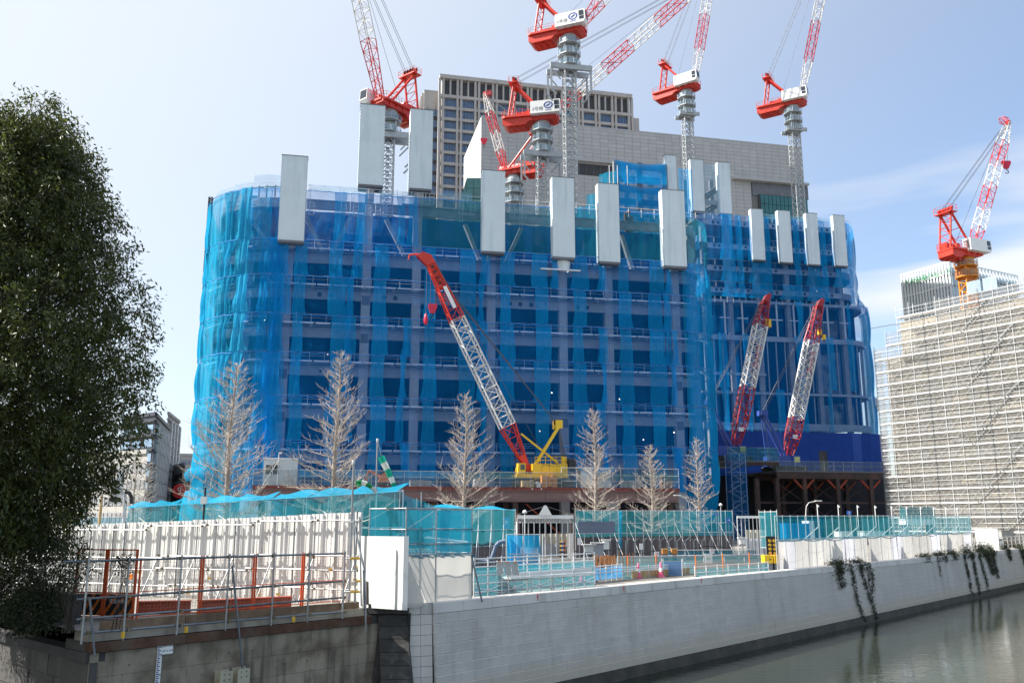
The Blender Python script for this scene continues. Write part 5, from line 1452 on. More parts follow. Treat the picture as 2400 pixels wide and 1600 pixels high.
    for y in (-1.0, -.3, .4, 1.1):
        c = P(-a_back + .15, y, ah + .8); pipe('sheave', m_black, t, c - l * .06 * s, c + l * .06 * s, .42 * s, 'disc')
    mb = MB(); rc = [P(-a_back + a * .95, b * 1.9, ah) for a, b in ((1, 1), (-1, 1), (-1, -1), (1, -1))]
    for i in range(4):
        for h in (.5, 1.0): mb.tube(rc[i] + up * h, rc[(i + 1) % 4] + up * h, .03, 4)
        mb.tube(rc[i], rc[i] + up, .04, 4)
    mb.build('a_frame_rail', body, t)
    mb = MB(); mb.box(P(-4.2, .4, 1.8), (2.0 * s, 1.6 * s, 1.1 * s), psi); mb.tube(P(-2.6, -.9, 1.9), P(-2.6, 1.3, 1.9), .55 * s, 10, cap=True); mb.build('winch', body, t)
    # jib in alternating red and white sections
    foot = P(2.0, 0, 1.3); ax = (tip - foot); JL = ax.length; ax.normalize()
    upj = l.cross(ax)
    if upj.z < 0: upj = -upj
    nsec = max(3, int(JL / sect)); redn = first_red
    for k in range(nsec):
        a, b = foot + ax * (JL * k / nsec), foot + ax * (JL * (k + 1) / nsec)
        w0 = .5 if k == 0 else jw; w1 = jw if k < nsec - 1 else .8
        d0 = .45 if k == 0 else jw * .85; d1 = jw * .85 if k < nsec - 1 else .5
        w0, w1 = (jw * .75 if k == 0 else jw), (jw if k < nsec - 1 else jw * .6)
        mb = MB(); mb.lattice(a, b - ax * .03, upj, w0 * s, d0 * s, w1 * s, d1 * s, max(3, int(sect / 1.5 * jibn)), .11 * s, .052 * s)
        mb.build('jib_section', m_red_jib if redn else m_white_jib, t); redn = not redn
    mb = MB(); mb.box(tip, (.5, .9 * s, .9 * s), psi); mb.lattice(tip + upj * .3, tip + upj * 1.5 - ax * .4, f, .9, .9, .9, .9, 2, .05, .04); mb.build('jib_head', m_red_jib, t)
    mb = MB(); mb.box(foot + ax * .6, (.9 * s, .5 * s, .5 * s), psi); mb.build('jib_foot', body, t)
    if ropes:
        for y in (-1.1, -.7, .7, 1.1):
            pipe('luffing_rope', m_rope, t, P(-a_back + .3, y, ah + 1.0), foot + ax * (JL * .93) + l * y * .8 * s + upj * .8 * s, .035)
        pipe('hoist_rope', m_rope, t, P(-2.6, 0, 2.2), foot + ax * (JL * .97) + upj * .9 * s, .03)
    if hook is not None:
        hp = hook
        for d in (-.25, .25): pipe('hoist_rope', m_rope, t, V((hp.x + d, hp.y, hp.z + .6)), V((tip.x + d, tip.y, tip.z - .3)), .03)
        hk = MB(); hk.prism([hp + V((x * .9, -.2, z * .9)) for x, z in ((-.75, .6), (.75, .6), (.85, .2), (.3, -.9), (-.3, -.9), (-.85, .2))], V((0, .4, 0))); ho = hk.build('hook_block', m_hook, t)
        mb = MB(); pts = [hp + V((.28 * math.sin(a), 0, -1.35 + .28 * math.cos(a))) for a in np.linspace(0, 4.4, 8)]; mb.path([hp + V((0, 0, -.85))] + pts, .07, 5); mb.build('hook', m_black, ho)
    return t
def sl(px, py, Y): return at(px, py, Y)
tower_crane('red luffing crane with its jib leaning left above the two tallest white column wraps', sl(912, 262, 140), at(803, -190, 131), n_col=2, frame=True, cabside=-1, aft=6.0, ah=8.4, a_back=4.6, sect=9)
tower_crane('red luffing crane marked number three, with its jib reaching low to the right', sl(1270, 288, 158), at(1665, -60, 151), words='3号機', ah=8.2)
tower_crane('red luffing crane marked number four, highest above the roof on a bare lattice mast', sl(1333, 86, 150), at(1560, -190, 143), words='4号機', ah=8.2)
tower_crane('small far red crane with left leaning jib and hanging red hook before the pale building', sl(1205, 412, 178), at(1137, 222, 181), frame=False, n_col=3, aft=6.2, ah=8.0, sect=4.5, hook=at(1134, 330, 181), jw=1.7, cabside=-1)
tower_crane('red luffing crane with steep jib, second from right among the roof cranes', sl(1608, 214, 195), at(1690, -200, 188.5), frame=False, slimcol=True, cabside=-1, aft=8.0, ah=8.2, jw=1.9, sect=8, first_red=False)
tower_crane('red luffing crane with steep jib, rightmost of the roof cranes above the far wing', sl(1857, 250, 195), at(1965, -215, 188), frame=False, slimcol=True, cabside=-1, aft=8.0, ah=8.2, jw=1.9, sect=8, first_red=False)
tower_crane('red crane on an orange mast rising behind the scaffolded building at right', sl(2262, 604, 135), at(2362, 288, 140.5), mast_mat=m_orange_mast, frame=False, n_col=2, cabside=-1, s=.8, aft=5.4, ah=8.6, sect=4.4, jw=1.9, hook=at(2358, 385, 140), mastw=1.7, a_back=4.2)

# ---- yellow crawler crane on the loading deck
cv = dv0 + 3.6
co_ = onv(1270, 1110, Bp(0, cv, 0), Bp(1, cv, 0)); cu = (co_ - B0).dot(bu)
yc = thing('crawler_crane', 'yellow crawler crane with red and white lattice boom on the loading deck', 'crane', Bp(cu, cv, dz))
def yp(px, py, v=0.0): return onv(px, py, Bp(0, cv + v, 0), Bp(1, cv + v, 0))
def ybox(px0, px1, py0, py1, v, d, name, mat, parent=yc):
    a, b = yp(px0, py1, v), yp(px1, py0, v); u0, u1 = (a - B0).dot(bu), (b - B0).dot(bu)
    return bx(name, mat, parent, Bp((u0 + u1) / 2, cv + v + d / 2, (a.z + b.z) / 2), (u1 - u0, d, b.z - a.z), A_)
for v in (-1.6, 1.4):
    mb = MB(); zc = dz + .55
    prof = [(-3.3, .25), (-3.6, .55), (-3.3, .95), (3.3, .95), (3.6, .55), (3.3, .25), (2.9, .02), (-2.9, .02)]
    mb.prism([Bp(cu + x, cv + v - .4, dz + z) for x, z in prof], bv * .8); mb.build('crawler_track', m_black, yc)
bx('undercarriage', m_yel, yc, Bp(cu, cv, dz + .8), (2.6, 2.6, .7), A_)
ymh = ybox(1248, 1330, 1087, 1113, -1.7, 3.2, 'machine_house', m_yel); ybox(1211, 1332, 1111, 1118, -1.75, 3.3, 'turntable_deck', m_yel)
for k in range(4): u = fac(1262 + k * 18, 1100, cv)[0]; bx('panel_seam', m_rust, ymh, Bp(u, cv - 1.705, yp(1270, 1100, -1.7).z), (.02, .012, 1.1), A_)
o = ybox(1214, 1232, 1085, 1112, -1.7, 1.2, 'cab', m_yel); ybox(1220, 1230, 1088, 1100, -1.74, .05, 'cab_window', m_glass_dk, o)
text('lettering', 'コベルコクレーン', m_black, ymh, face_mat(yp(1300, 1090, -1.72), bu), .42, .004)
for k in range(3): ybox(1333, 1350, 1075 + 7 * k, 1081.5 + 7 * k, -1.4, 2.8, 'counterweight', m_black)
mb = MB()
for px in np.linspace(1254, 1328, 7): mb.tube(yp(px, 1087, -1.5), yp(px, 1070, -1.5), .03, 4)
for py in (1070, 1078): mb.tube(yp(1254, py, -1.5), yp(1328, py, -1.5), .03, 4)
mb.build('hand_rail', m_yel, yc)
mb = MB(); mb.tube(yp(1209, 1097, -1.8), yp(1207, 1112, -1.8), .04, 4); mb.tube(yp(1209, 1097, -1.8), yp(1216, 1090, -1.8), .04, 4); mb.build('cab_guard', m_yel, yc)
bar('gantry_mast', m_yel, yc, yp(1252, 1092, -.6), yp(1309, 1000, -.6), .5, .34); bar('gantry_mast', m_yel, yc, yp(1252, 1092, .6), yp(1309, 1000, .6), .5, .34)
for v in (-.7, .7): mb = MB(); mb.tube(yp(1221, 1016, v), yp(1308, 1085, v), .13, 6); mb.build('back_stop', m_yel, yc)
c = yp(1307, 995); bx('gantry_head', m_yel, yc, c, (.9, 1.6, 1.0), A_)
for v in (-.5, 0, .5): q = yp(1304, 990, v); pipe('sheave', m_rust, yc, q - bv * .08, q + bv * .08, .36, 'disc')
for v in (-.6, -.3, .3, .6): pipe('gantry_rope', m_rope, yc, yp(1311, 1003, v), yp(1320 + v * 8, 1076, v), .05)
ybox(1318, 1326, 1070, 1090, -.9, .5, 'gantry_foot', m_yel)
bt, bf = yp(1012, 625), yp(1239, 1103); upb = (bt - bf).cross(bv).normalized()
if upb.z < 0: upb = -upb
sects = [((1239, 1103), (1196, 995), m_red_jib, .35, 1.75), ((1196, 995), (1154, 906), m_white_jib, 1.75, 1.75), ((1154, 906), (1130, 858), m_white_jib, 1.75, 1.75), ((1130, 858), (1080, 744), m_white_jib, 1.75, 1.7), ((1080, 744), (1035, 646), m_red, 1.7, 1.0), ((1035, 646), (1014, 618), m_red, 1.0, .9)]
P3 = lambda a: yp(*a)
ax_b = (bt - bf).normalized()
def on_boom(p): return bf + ax_b * ((P3(p) - bf).dot(ax_b))
for a, b, mt, w0, w1 in sects:
    n = max(2, int((on_boom(b) - on_boom(a)).length / 1.25)); mb = MB()
    mb.lattice(on_boom(a), on_boom(b) - ax_b * .04, upb, w0 + .1, w0, w1 + .1, w1, n, .10, .05); mb.build('boom_section', m_red if mt is m_red_jib else mt, yc)
bar('boom_foot_plate', m_red, yc, bf, on_boom((1224, 1066)), 1.0, .65)
e = on_boom((1016, 622)); mb = MB(); mb.prism([e + upb * .6 - bv * .45, e - upb * .5 - bv * .45, e + ax_b * 1.4 - upb * 1.0 - bv * .4, e + ax_b * 1.9 - upb * 1.2 - bv * .4, e + ax_b * 2.1 - upb * .3 - bv * .4, e + ax_b * 1.3 + upb * .5 - bv * .45], bv * .9); mb.build('boom_head', m_red, yc)
for k in range(4): q = e - ax_b * (.2 + k * .75) - bv * .5; pipe('lightening_hole', m_black, yc, q - bv * .02, q - bv * .04, .2, 'disc')
bar('boom_head_plate', m_red, yc, e + ax_b * .2, e - ax_b * 3.2, .9, .8)
q = e + ax_b * 2.1 - upb * .9; mb = MB(); mb.tube(q, q - bu * 1.1 + V((0, 0, -.2)), .12, 6); mb.tube(q - bu * 1.1 + V((0, 0, -.2)), q - bu * 1.2 + V((0, 0, -.8)), .1, 6); mb.build('jib_tip', m_red, yc)
bx('sign_board', m_sign, yc, on_boom((1066, 694)) - bv * 1.0 + upb * .2, (.45, .03, 3.0), rot=Matrix((bu, bv, V((0, 0, 1)))).transposed().to_4x4() @ Matrix.Rotation(-math.acos(max(-1, min(1, ax_b.z))) , 4, 'Y'))
for v in (-.35, .35):
    pipe('pendant_rope', m_rope, yc, yp(1303, 990, v), on_boom((1060, 690)) + upb * .9 + bv * v, .055); pipe('pendant_rope', m_rope, yc, on_boom((1060, 690)) + upb * .9 + bv * v, e + upb * .5 + bv * v, .055)
pipe('hoist_rope', m_rope, yc, yp(1285, 1085), e + upb * .7, .03)
hk = yp(1014, 722)
for d in (-.3, .3): pipe('hoist_rope', m_rope, yc, hk + bu * d + V((0, 0, .5)), V((hk.x, hk.y, e.z)) + bu * d, .03)
mb = MB(); mb.prism([hk + bu * x * .62 + V((0, 0, z * .75)) - bv * .2 for x, z in ((-.8, .7), (.8, .7), (.9, .2), (.4, -.9), (-.4, -.9), (-.9, .2))], bv * .4); ho = mb.build('hook_block', m_hook, yc)
mb = MB(); mb.path([hk + V((0, 0, -.7))] + [hk + bu * (.2 * math.sin(a)) + V((0, 0, -1.0 + .2 * math.cos(a))) for a in np.linspace(0, 4.4, 7)], .06, 5); mb.build('hook', m_black, ho)
h2 = yp(998, 750); pipe('hoist_rope', m_rope, yc, h2, V((h2.x, h2.y, e.z + 1.0)), .03)
mb = MB(); mb.lathe(h2, [(0, .9), (.16, .7), (.26, .2), (.26, -.3), (.1, -.6), (0, -.6)], 10); ho = mb.build('ball_hook', m_hook, yc, smooth=True)

# ---- two red and blue crawler cranes on the rear platform
m_cabgl = M('pale_cab_glass', (.5, .55, .2), .2)
def crawler(label, tip_px, foot_px, v, zdeck, cols, ysl, gantry=True):
    o = Bp(0, v, 0); q = lambda px, py, dv=0.: onv(px, py, Bp(0, v + dv, 0), Bp(1, v + dv, 0))
    bf, bt = q(*foot_px), q(*tip_px); fu = (bf - B0).dot(bu)
    t = thing('crawler_crane', label, 'crane', Bp(fu - 1, v, zdeck), 0, 'red and blue crawler cranes on the rear platform')
    ax = (bt - bf).normalized(); upj = -(ax.cross(bv)).normalized()
    side = bv
    JL = (bt - bf).length; fr = cols
    for k in range(6):
        a, b = bf + ax * JL * fr[k], bf + ax * JL * fr[k + 1]; w0, w1 = (1.0 if k == 0 else 2.3), (1.95 if k < 4 else 1.25)
        if k == 0: w0 = .9
        elif k == 5: w0 = 1.3
        else: w0 = 1.95
        if k == 4: w1 = 1.4
        mb = MB(); mb.lattice(a, b - ax * .05, bv, w0 + .1, w0, w1 + .1, w1, max(3, int((b - a).length / 1.3)), .13, .07, style='x' if k in (2, 3) else 'z')
        mb.build('boom_section', (m_red_dk, m_red_dk, m_white_jib, m_white_jib, m_red_dk, m_red_dk)[k], t)
        if k: bx('boom_joint', m_blue_cr, t, a, (.22, 2.0, .22), A_)
    e = bf + ax * JL * .94; mb = MB(); mb.prism([e - side * .5 + bu * a + V((0, 0, z)) for a, z in ((-.55, 0), (.5, -.1), (1.2, 1.5), (.9, 1.9), (.2, 1.5))], side * 1.0); mb.build('boom_head', m_red_dk, t)
    body_c = Bp(fu - 1.6, v, zdeck + 1.9)
    bx('machine_house', m_blue_cr, t, body_c, (5.2, 3.0, 1.7), A_); cb_ = bx('cab', m_blue_cr, t, Bp(fu + .6, v - 1.3, zdeck + 1.9), (1.4, 1.2, 1.9), A_); bx('cab_window', m_cabgl, cb_, Bp(fu + .6, v - 1.93, zdeck + 2.1), (1.0, .04, 1.0), A_)
    for dv in (-1.7, 1.7): mb = MB(); mb.prism([Bp(fu - 1 + x, v + dv - .4, zdeck + z) for x, z in ((-3.3, .3), (-3.5, .6), (-3.2, .95), (3.2, .95), (3.5, .6), (3.3, .3), (2.8, .02), (-2.8, .02))], bv * .8); mb.build('crawler_track', m_black, t)
    bx('undercarriage', m_blue_cr, t, Bp(fu - 1, v, zdeck + .75), (2.5, 2.6, .7), A_)
    gt = Bp(fu - 4.6, v, zdeck + 10.5); 
    for dv in (-.7, .7): bar('gantry_mast', m_blue_cr, t, Bp(fu - .6, v + dv, zdeck + 2.2), gt + bv * dv, .3, .35); bar('gantry_tie', m_blue_cr, t, Bp(fu - 4.0, v + dv, zdeck + 2.5), gt + bv * dv, .15, .15)
    bx('gantry_head', m_blue_cr, t, gt, (1.3, 1.8, .9), A_)
    for dv in (-.5, .5): pipe('pendant_rope', m_rope, t, gt + bv * dv, e + bv * dv + V((0, 0, 1.2)), .05); pipe('hoist_rope', m_rope, t, body_c + bv * dv, e + bv * dv * .5 + V((0, 0, 1.4)), .04)
    for hx, hy, sc_ in ysl:
        h = q(hx, hy, -.4); pipe('hoist_rope', m_rope, t, h, V((h.x, h.y, e.z + 1)), .03)
        bx('hook_block', m_yel, t, h, (.9 * sc_, .5, 1.5 * sc_), A_); mb = MB(); mb.path([h - V((0, 0, .7 * sc_)) + bu * (.2 * math.sin(a)) + V((0, 0, -.3 + .2 * math.cos(a))) for a in np.linspace(0, 4.4, 7)], .06, 4); mb.build('hook', m_black, t)
    if gantry: text('lettering', 'コベルコ', m_red_jib, t, face_mat(bf + ax * JL * .58 - bv * 1.3, ax, upj), 1.1, .01)
    bx('sign_board', m_sign, t, bf + ax * JL * .12 - bv * 1.0, (.9, .04, .7), A_)
    return t
crawler('red and white boomed crawler crane nearer the blue facade corner', (1797, 690), (1722, 1052), pv0 + 4, pz2, [0, .2, .39, .58, .79, .88, .95], ((1801, 757, 1.0),))
crawler('red and white boomed crawler crane with blue gantry, the right one of two', (1922, 701), (1848, 1070), pv0 + 5, pz, [0, .12, .235, .5, .72, .84, .95], ((1921, 778, .7), (1931, 790, .6)))
# ================================================================ buildings behind
# ---- stone-clad office tower
m_tstone = M('tan_granite', (0.43, 0.40, 0.38), 0.8, 0, .12, .25, rand=.03)
m_tdark = M('tower_louvre', (0.05, 0.052, 0.06), .7)
m_tglass = GLASS('tower_glass', (0.08, 0.14, 0.24), .08)
TY = 322.0
TA = R(12.5); tu = V((math.cos(TA), math.sin(TA), 0)); tv = V((-math.sin(TA), math.cos(TA), 0))
T0 = at(1035, 200, TY); T0.z = 0
def tp(u, v, z): return T0 + tu * u + tv * v + V((0, 0, z))
def tf(px, py): p = onv(px, py, T0, T0 + tu); return (p - T0).dot(tu), p.z
tw = tf(1478, 300)[0]; tz = tf(1035, 178)[1]
tower = thing('office_tower', 'tan stone office tower with dark louvred crown behind the roof cranes', 'building', tp(0, 0, G))
bx('core', m_tstone, tower, tp(tw / 2, 12.4, (tz - 1 + G) / 2), (tw - .6, 23.4, tz - 1 - G), TA)
nb = 11; bw = tw / nb
zl_ = [tf(1035, y)[1] for y in (178, 225)]        # louvre storey
fh = (tf(1035, 231)[1] - tf(1035, 335)[1]) / 4
bx('cornice', m_tstone, tower, tp(tw / 2, .2, tz - .4), (tw + 1.6, 2.2, 1.6), TA); bx('cornice', m_tstone, tower, tp(tw / 2, .3, zl_[1]), (tw + 1.0, 1.6, 1.2), TA)
for k in range(nb + 1):
    for d in (-.75, .75): bx('pier', m_tstone, tower, tp(k * bw + d, .1, (tz - 1.2 + 40) / 2), (.85, 1.3, tz - 1.2 - 40), TA)
for k in range(nb):
    for d in (.30, .70):
        bx('louvre_panel', m_tdark, tower, tp((k + d) * bw, .55, (tz - 1.6 + zl_[1] + 1) / 2), (bw * .26, .2, tz - 1.6 - zl_[1] - 1), TA)
    bx('pier', m_tstone, tower, tp((k + .5) * bw, .3, (tz - 1.2 + zl_[1] + .6) / 2), (.6, .9, tz - 2 - zl_[1]), TA)
z = zl_[1] - .5
for r_ in range(16):
    zt, zb = z - .3 - r_ * fh, z - .3 - (r_ + 1) * fh + 1.25
    bar('spandrel', m_tstone, tower, tp(0, .25, zb - .62), tp(tw, .25, zb - .62), 1.0, 1.15)
    for k in range(nb):
        w_ = bx('window', m_tglass, tower, tp((k + .5) * bw, .72, (zt + zb) / 2), (bw - 2.4, .2, zt - zb), TA)
        if r_ < 12:
            for m_ in (-.25, 0, .25): bx('mullion', m_tdark, w_, tp((k + .5 + m_ * .68) * bw, .60, (zt + zb) / 2), (.14, .1, zt - zb), TA)
# glass corner bays
for u, w in ((-3.4, 6.0), (tw + 2.6, 4.6)):
    zc = tz - 13 if u < 0 else tz - 16
    bx('core', m_tstone, tower, tp(u, 14, (zc + 8 + G) / 2), (w, 22, zc + 8 - G), TA)
    for r_ in range(26):
        zz_ = zc - r_ * fh * .98
        bx('corner_glass', m_tglass, tower, tp(u, 2.9, zz_ - fh * .35), (w, .3, fh * .62), TA); bx('corner_spandrel', m_tdark, tower, tp(u, 2.95, zz_ - fh * .85), (w, .3, fh * .34), TA)
        for m_ in (-.25, .25): bx('mullion', m_tdark, tower, tp(u + m_ * w, 2.72, zz_ - fh * .35), (.12, .1, fh), TA) if r_ < 14 else None
# left flank of the tower
fl = tp(-6.4, 3, 0)
bx('flank', m_tstone, tower, tp(-6.8, 16, (tz - 6 + G) / 2), (.8, 24, tz - 6 - G), TA)
for k in range(6): bx('pier', m_tstone, tower, tp(-7.4, 5 + k * 4.2, (tz - 7 + G) / 2), (.6, .9, tz - 7 - G), TA); bx('flank_glass', m_tglass, tower, tp(-7.25, 7 + k * 4.2, (tz - 22 + G) / 2), (.2, 2.2, tz - 22 - G), TA)

# ---- pale panel-clad building
m_ppanel = M('pale_stone_panel', (0.46, 0.46, 0.455), .8, 0, .05, .3, rand=.06)
m_pjoint = M('panel_joint', (0.17, 0.17, 0.165), .9)
m_ggl = GLASS('green_glass', (0.02, 0.13, 0.12), .08)
PY = 235.0; P0 = at(1131, 300, PY); P0.z = 0
PA = R(12.5); pu = V((math.cos(PA), math.sin(PA), 0)); pv_ = V((-math.sin(PA), math.cos(PA), 0))
def pp_(u, v, z): return P0 + pu * u + pv_ * v + V((0, 0, z))
def pf(px, py): p = onv(px, py, P0, P0 + pu); return (p - P0).dot(pu), p.z
pw_ = pf(1878, 380)[0]; pz_ = pf(1131, 273)[1]
hall = thing('panelled_building', 'long pale stone panelled building with green glass behind the netted frame', 'building', pp_(0, 0, G))
bx('core', m_pjoint, hall, pp_(pw_ / 2, 15.1, (pz_ - .2 + G) / 2), (pw_, 30, pz_ - .2 - G), PA)
pnw, pnh = 2.45, 1.16
ncol = int(pw_ / pnw); pnw = pw_ / ncol
zled = pf(1360, 378)[1]; zled2 = pf(1800, 428)[1]
cnt = 0; far = MB(); cand = []
ug0 = pf(1775, 470)[0]; ub0, ub1 = pf(1349, 390)[0], pf(1450, 390)[0]
for r_ in range(30):
    z = pz_ - (r_ + .5) * pnh
    for k in range(ncol):
        u = (k + .5 + (.5 if r_ % 2 and 0 else 0)) * pnw
        below = z < zled2
        if below and u > ug0 - 2.0: continue
        if z < zled - .3 and z > zled - 4.0 and ub0 - 1 < u < ub1 + 3: continue
        cand.append((r_, k, u, z))
for (r_, k, u, z) in cand:
    if r_ < 13 and 6 < k < 34 and cnt < 296: bx('panel', m_ppanel, hall, pp_(u, -.02, z), (pnw - .05, .16, pnh - .05), PA); cnt += 1
    else: far.box(pp_(u, -.02, z), (pnw - .05, .16, pnh - .05), PA)
far.build('panel_field', m_ppanel, hall, kind='stuff')
bx('flank_panel', m_ppanel, hall, pp_(-.2, 15, (pz_ + G) / 2), (.35, 30, pz_ - G), PA)
bx('roof_edge', m_ppanel, hall, pp_(pw_ / 2, 15, pz_ + .02), (pw_ + .3, 30.3, .4), PA)
bar('ledge', m_ppanel, hall, pp_(ub0 - 1, -.5, zled), pp_(ub1 + 3, -.5, zled), 1.2, .5)
bx('strip_window', m_tdark, hall, pp_((ub0 + ub1) / 2 + 1, .05, zled - 2.2), (ub1 - ub0 + 4, .2, 3.4), PA)
for k in range(9): bx('mullion', m_pjoint, hall, pp_(lerp(ub0 - 1, ub1 + 3, k / 8), -.1, zled - 2.2), (.12, .12, 3.4), PA)
bar('ledge', m_ppanel, hall, pp_(pf(1715, 420)[0], -.8, zled2), pp_(pw_ + 1.2, -.8, zled2), 1.8, .6)
bx('recess', m_steel_dk, hall, pp_((ug0 + pw_) / 2, -.02, zled2 - 2.4), (pw_ - ug0 + 3, .3, 4.2), PA)
for k in range(12):
    for r_ in range(5):
        u = lerp(ug0 + .8, pw_ + 1.0, (k + .5) / 12); bx('glass_pane', m_ggl, hall, pp_(u, -.35, zled2 - 5.6 - r_ * 2.9), ((pw_ - ug0) / 12 - .16, .15, 2.75), PA)
bx('glass_back', m_tdark, hall, pp_((ug0 + pw_ + 1) / 2, -.15, zled2 - 11.5), (pw_ - ug0 + .6, .2, 15), PA)
# green glass atrium in front of its left end
a0, a1 = at(1084, 1224.5, 226), at(1122, 1224.5, 227); zt = at(1100, 414, 226).z
atr = thing('glass_atrium', 'small green glass atrium peeking over the roof edge beside the pale building', 'building', V((a0.x, a0.y, G)))
w_ = a1.x - a0.x
bx('core', m_tdark, atr, V((a0.x + w_ / 2, 229, (G + zt) / 2)), (w_ - .1, 4, zt - G - .1), 0)
for k in range(2):
    for r_ in range(7): bx('glass_pane', m_ggl, atr, V((a0.x + w_ * (k + .5) / 2, 226.9, zt - 1.5 - r_ * 3)), (w_ / 2 - .12, .12, 2.88), 0)
mb = MB(); mb.prism([V((a0.x, 226.9, zt - 20)), V((a0.x - 5, 226.9, zt - 20)), V((a0.x, 226.9, zt - .2))], V((0, 3, 0))); mb.build('sloping_glass', m_ggl, atr)

# ---- far glass slab with green lettering
m_fin = M('white_fin', (.72, .74, .74), .5, 0, .04); m_slabgl = GLASS('slab_glass', (.50, .58, .62), .3, .2, .3)
GY = 260.0
c0, c1, c2 = at(2118, 690, 275), at(2232, 690, GY), at(2386, 690, 276)
c0.z = c1.z = c2.z = 0
zg = at(2118, 660, 275).z; zg1 = at(2385, 628, 276).z; zg = (zg + zg1) / 2
gl = thing('glass_slab_building', 'far glass office slab with white fins and green lettering above the scaffolding', 'building', V((c1.x, c1.y, G)))
mb = MB(); mb.prism([V((c.x, c.y, G)) for c in (c0, c1, c2, V((c1.x + 20, c1.y + 60, 0)))], V((0, 0, zg - G - 2))); mb.build('glazing', m_slabgl, gl)
for a, b, n in ((c0, c1, 16), (c1, c2, 20)):
    d = (b - a); d.z = 0; rz = math.atan2(d.y, d.x); nn = V((d.y, -d.x, 0)).normalized()
    for k in range(n + 1): p = a.lerp(b, k / n) + nn * .4; bx('fin', m_fin if n == 16 else m_slabgl, gl, V((p.x, p.y, (zg + 40) / 2)), (.5 if n == 16 else .25, .25, zg - 40), rz)
    for r_ in range(13): z = zg - .3 - r_ * 3.6; bar('floor_band', m_fin if n == 16 or r_ == 0 else m_steel, gl, V((a.x, a.y, z)) + nn * .2, V((b.x, b.y, z)) + nn * .2, .5, .35)
m_gtx = M('green_lettering', (.03, .28, .12), .5)
d = (c1 - c0); d.z = 0; d.normalize(); nn = V((d.y, -d.x, 0))
p = onv(2178, 651, c0, c1) + nn * 1.0
text('lettering', '大和証券グループ', m_gtx, gl, face_mat(p, d), 2.1, .05)

# ---- office blocks in the left gap
def facade(t, a, b, ztop, rows, cols, wallm, glassm, finm=None, wf_=.72, hf=.55, band=True):
    d = (b - a); L_ = d.length; d.normalize(); n = V((d.y, -d.x, 0)); rz = math.atan2(d.y, d.x); fh_ = (ztop - 1.0) / rows
    for r_ in range(rows):
        for k in range(cols):
            c = a + d * (L_ * (k + .5) / cols) + n * .03; bx('window', glassm, t, V((c.x, c.y, ztop - 1.0 - (r_ + .5) * fh_)), (L_ / cols * wf_, .12, fh_ * hf), rz)
            if finm: bx('fin', finm, t, V((c.x, c.y, ztop - 1.0 - (r_ + .5) * fh_)) + d * (L_ / cols * .43) + n * .25, (L_ / cols * .22, .5, fh_ * .96), rz)
        if band: bar('floor_band', wallm, t, a + n * .1 + V((0, 0, ztop - 1.0 - r_ * fh_)), b + n * .1 + V((0, 0, ztop - 1.0 - r_ * fh_)), .5, .35)
    bar('parapet', wallm, t, a + n * .05 + V((0, 0, ztop + .2)), b + n * .05 + V((0, 0, ztop + .2)), .4, .6)
def block(name, label, pts, Y, ztop, wallm, glassm, rows, cols, finm=None, band=False, **kw):
    """corners px at the horizon with depths Y; two points give one visible face, three give a corner block"""
    P = [at(p, 1224.5, y) for p, y in zip(pts, Y)]
    for p in P: p.z = 0
    t = thing(name, label, 'building', V((P[0].x, P[0].y, G)))
    back = V((P[-1].x, P[-1].y, 0)).normalized() * 14 if len(P) == 2 else P[2] - P[1]
    foot = [P[0], P[1]] + ([P[2], P[0] + back] if len(P) == 3 else [P[1] + back, P[0] + back])
    mb = MB(); mb.prism([p + V((0, 0, G)) for p in foot], V((0, 0, ztop - G))); mb.build('wall', wallm, t)
    facade(t, P[0], P[1], ztop, rows, cols, wallm, glassm, finm if len(P) == 2 else None, band=band, **kw)
    return t, P
m_gdark = M('charcoal_cladding', (.05, .055, .07), .5, 0, .1, .3); m_gmid = M('grey_cladding', (.30, .31, .32), .6, 0, .08, .3); m_beige = M('beige_tile', (.36, .32, .26), .7, 0, .08, .4)
m_wpale = GLASS('pale_window', (.22, .33, .45), .1)
zt = at(345, 972, 150).z
t, P = block('office_block', 'charcoal glazed office block with white finned flank between tree and blue nets', (266, 346, 379), (157, 150, 172), zt, m_gdark, m_wpale, 8, 3, band=True)
facade(t, P[1], P[2], zt - .2, 8, 9, m_gdark, m_wpale, m_fin, wf_=.7, hf=.8)
t, P = block('office_block', 'slim pale grey panelled office block standing behind the finned block', (374, 403), (176, 192), at(385, 970, 176).z, m_gmid, m_gmid, 14, 4, finm=m_fin, band=True)
block('office_block', 'low pale concrete block half hidden by the evergreen tree', (195, 333), (138, 130), at(300, 1062, 131).z, M('pale_concrete', (.40, .39, .36), .8), m_gmid, 5, 14)
block('office_block', 'distant plain grey slab block left of the blue nets', (396, 470), (260, 262), at(440, 1066, 260).z, m_gmid, m_tglass, 10, 9)
block('office_block', 'grey shop block with ribbon windows behind the bare trees', (398, 424), (185, 176), at(410, 1092, 180).z, m_gmid, m_tdark, 6, 1)
t, P = block('office_block', 'beige block with rows of dark windows and a round red sign', (419, 470), (172, 182), at(430, 1104, 172).z, m_beige, m_tdark, 6, 9)
p = at(421, 1150, 170.5); pipe('round_sign', M('red_sign', (.75, .03, .03), .5), t, p, p + V((0, -.15, 0)), 1.35, 'disc'); text('lettering', '9', m_sign, t, face_mat(p + V((0, -.17, 0)), V((1, 0, 0))), 1.9, .01)

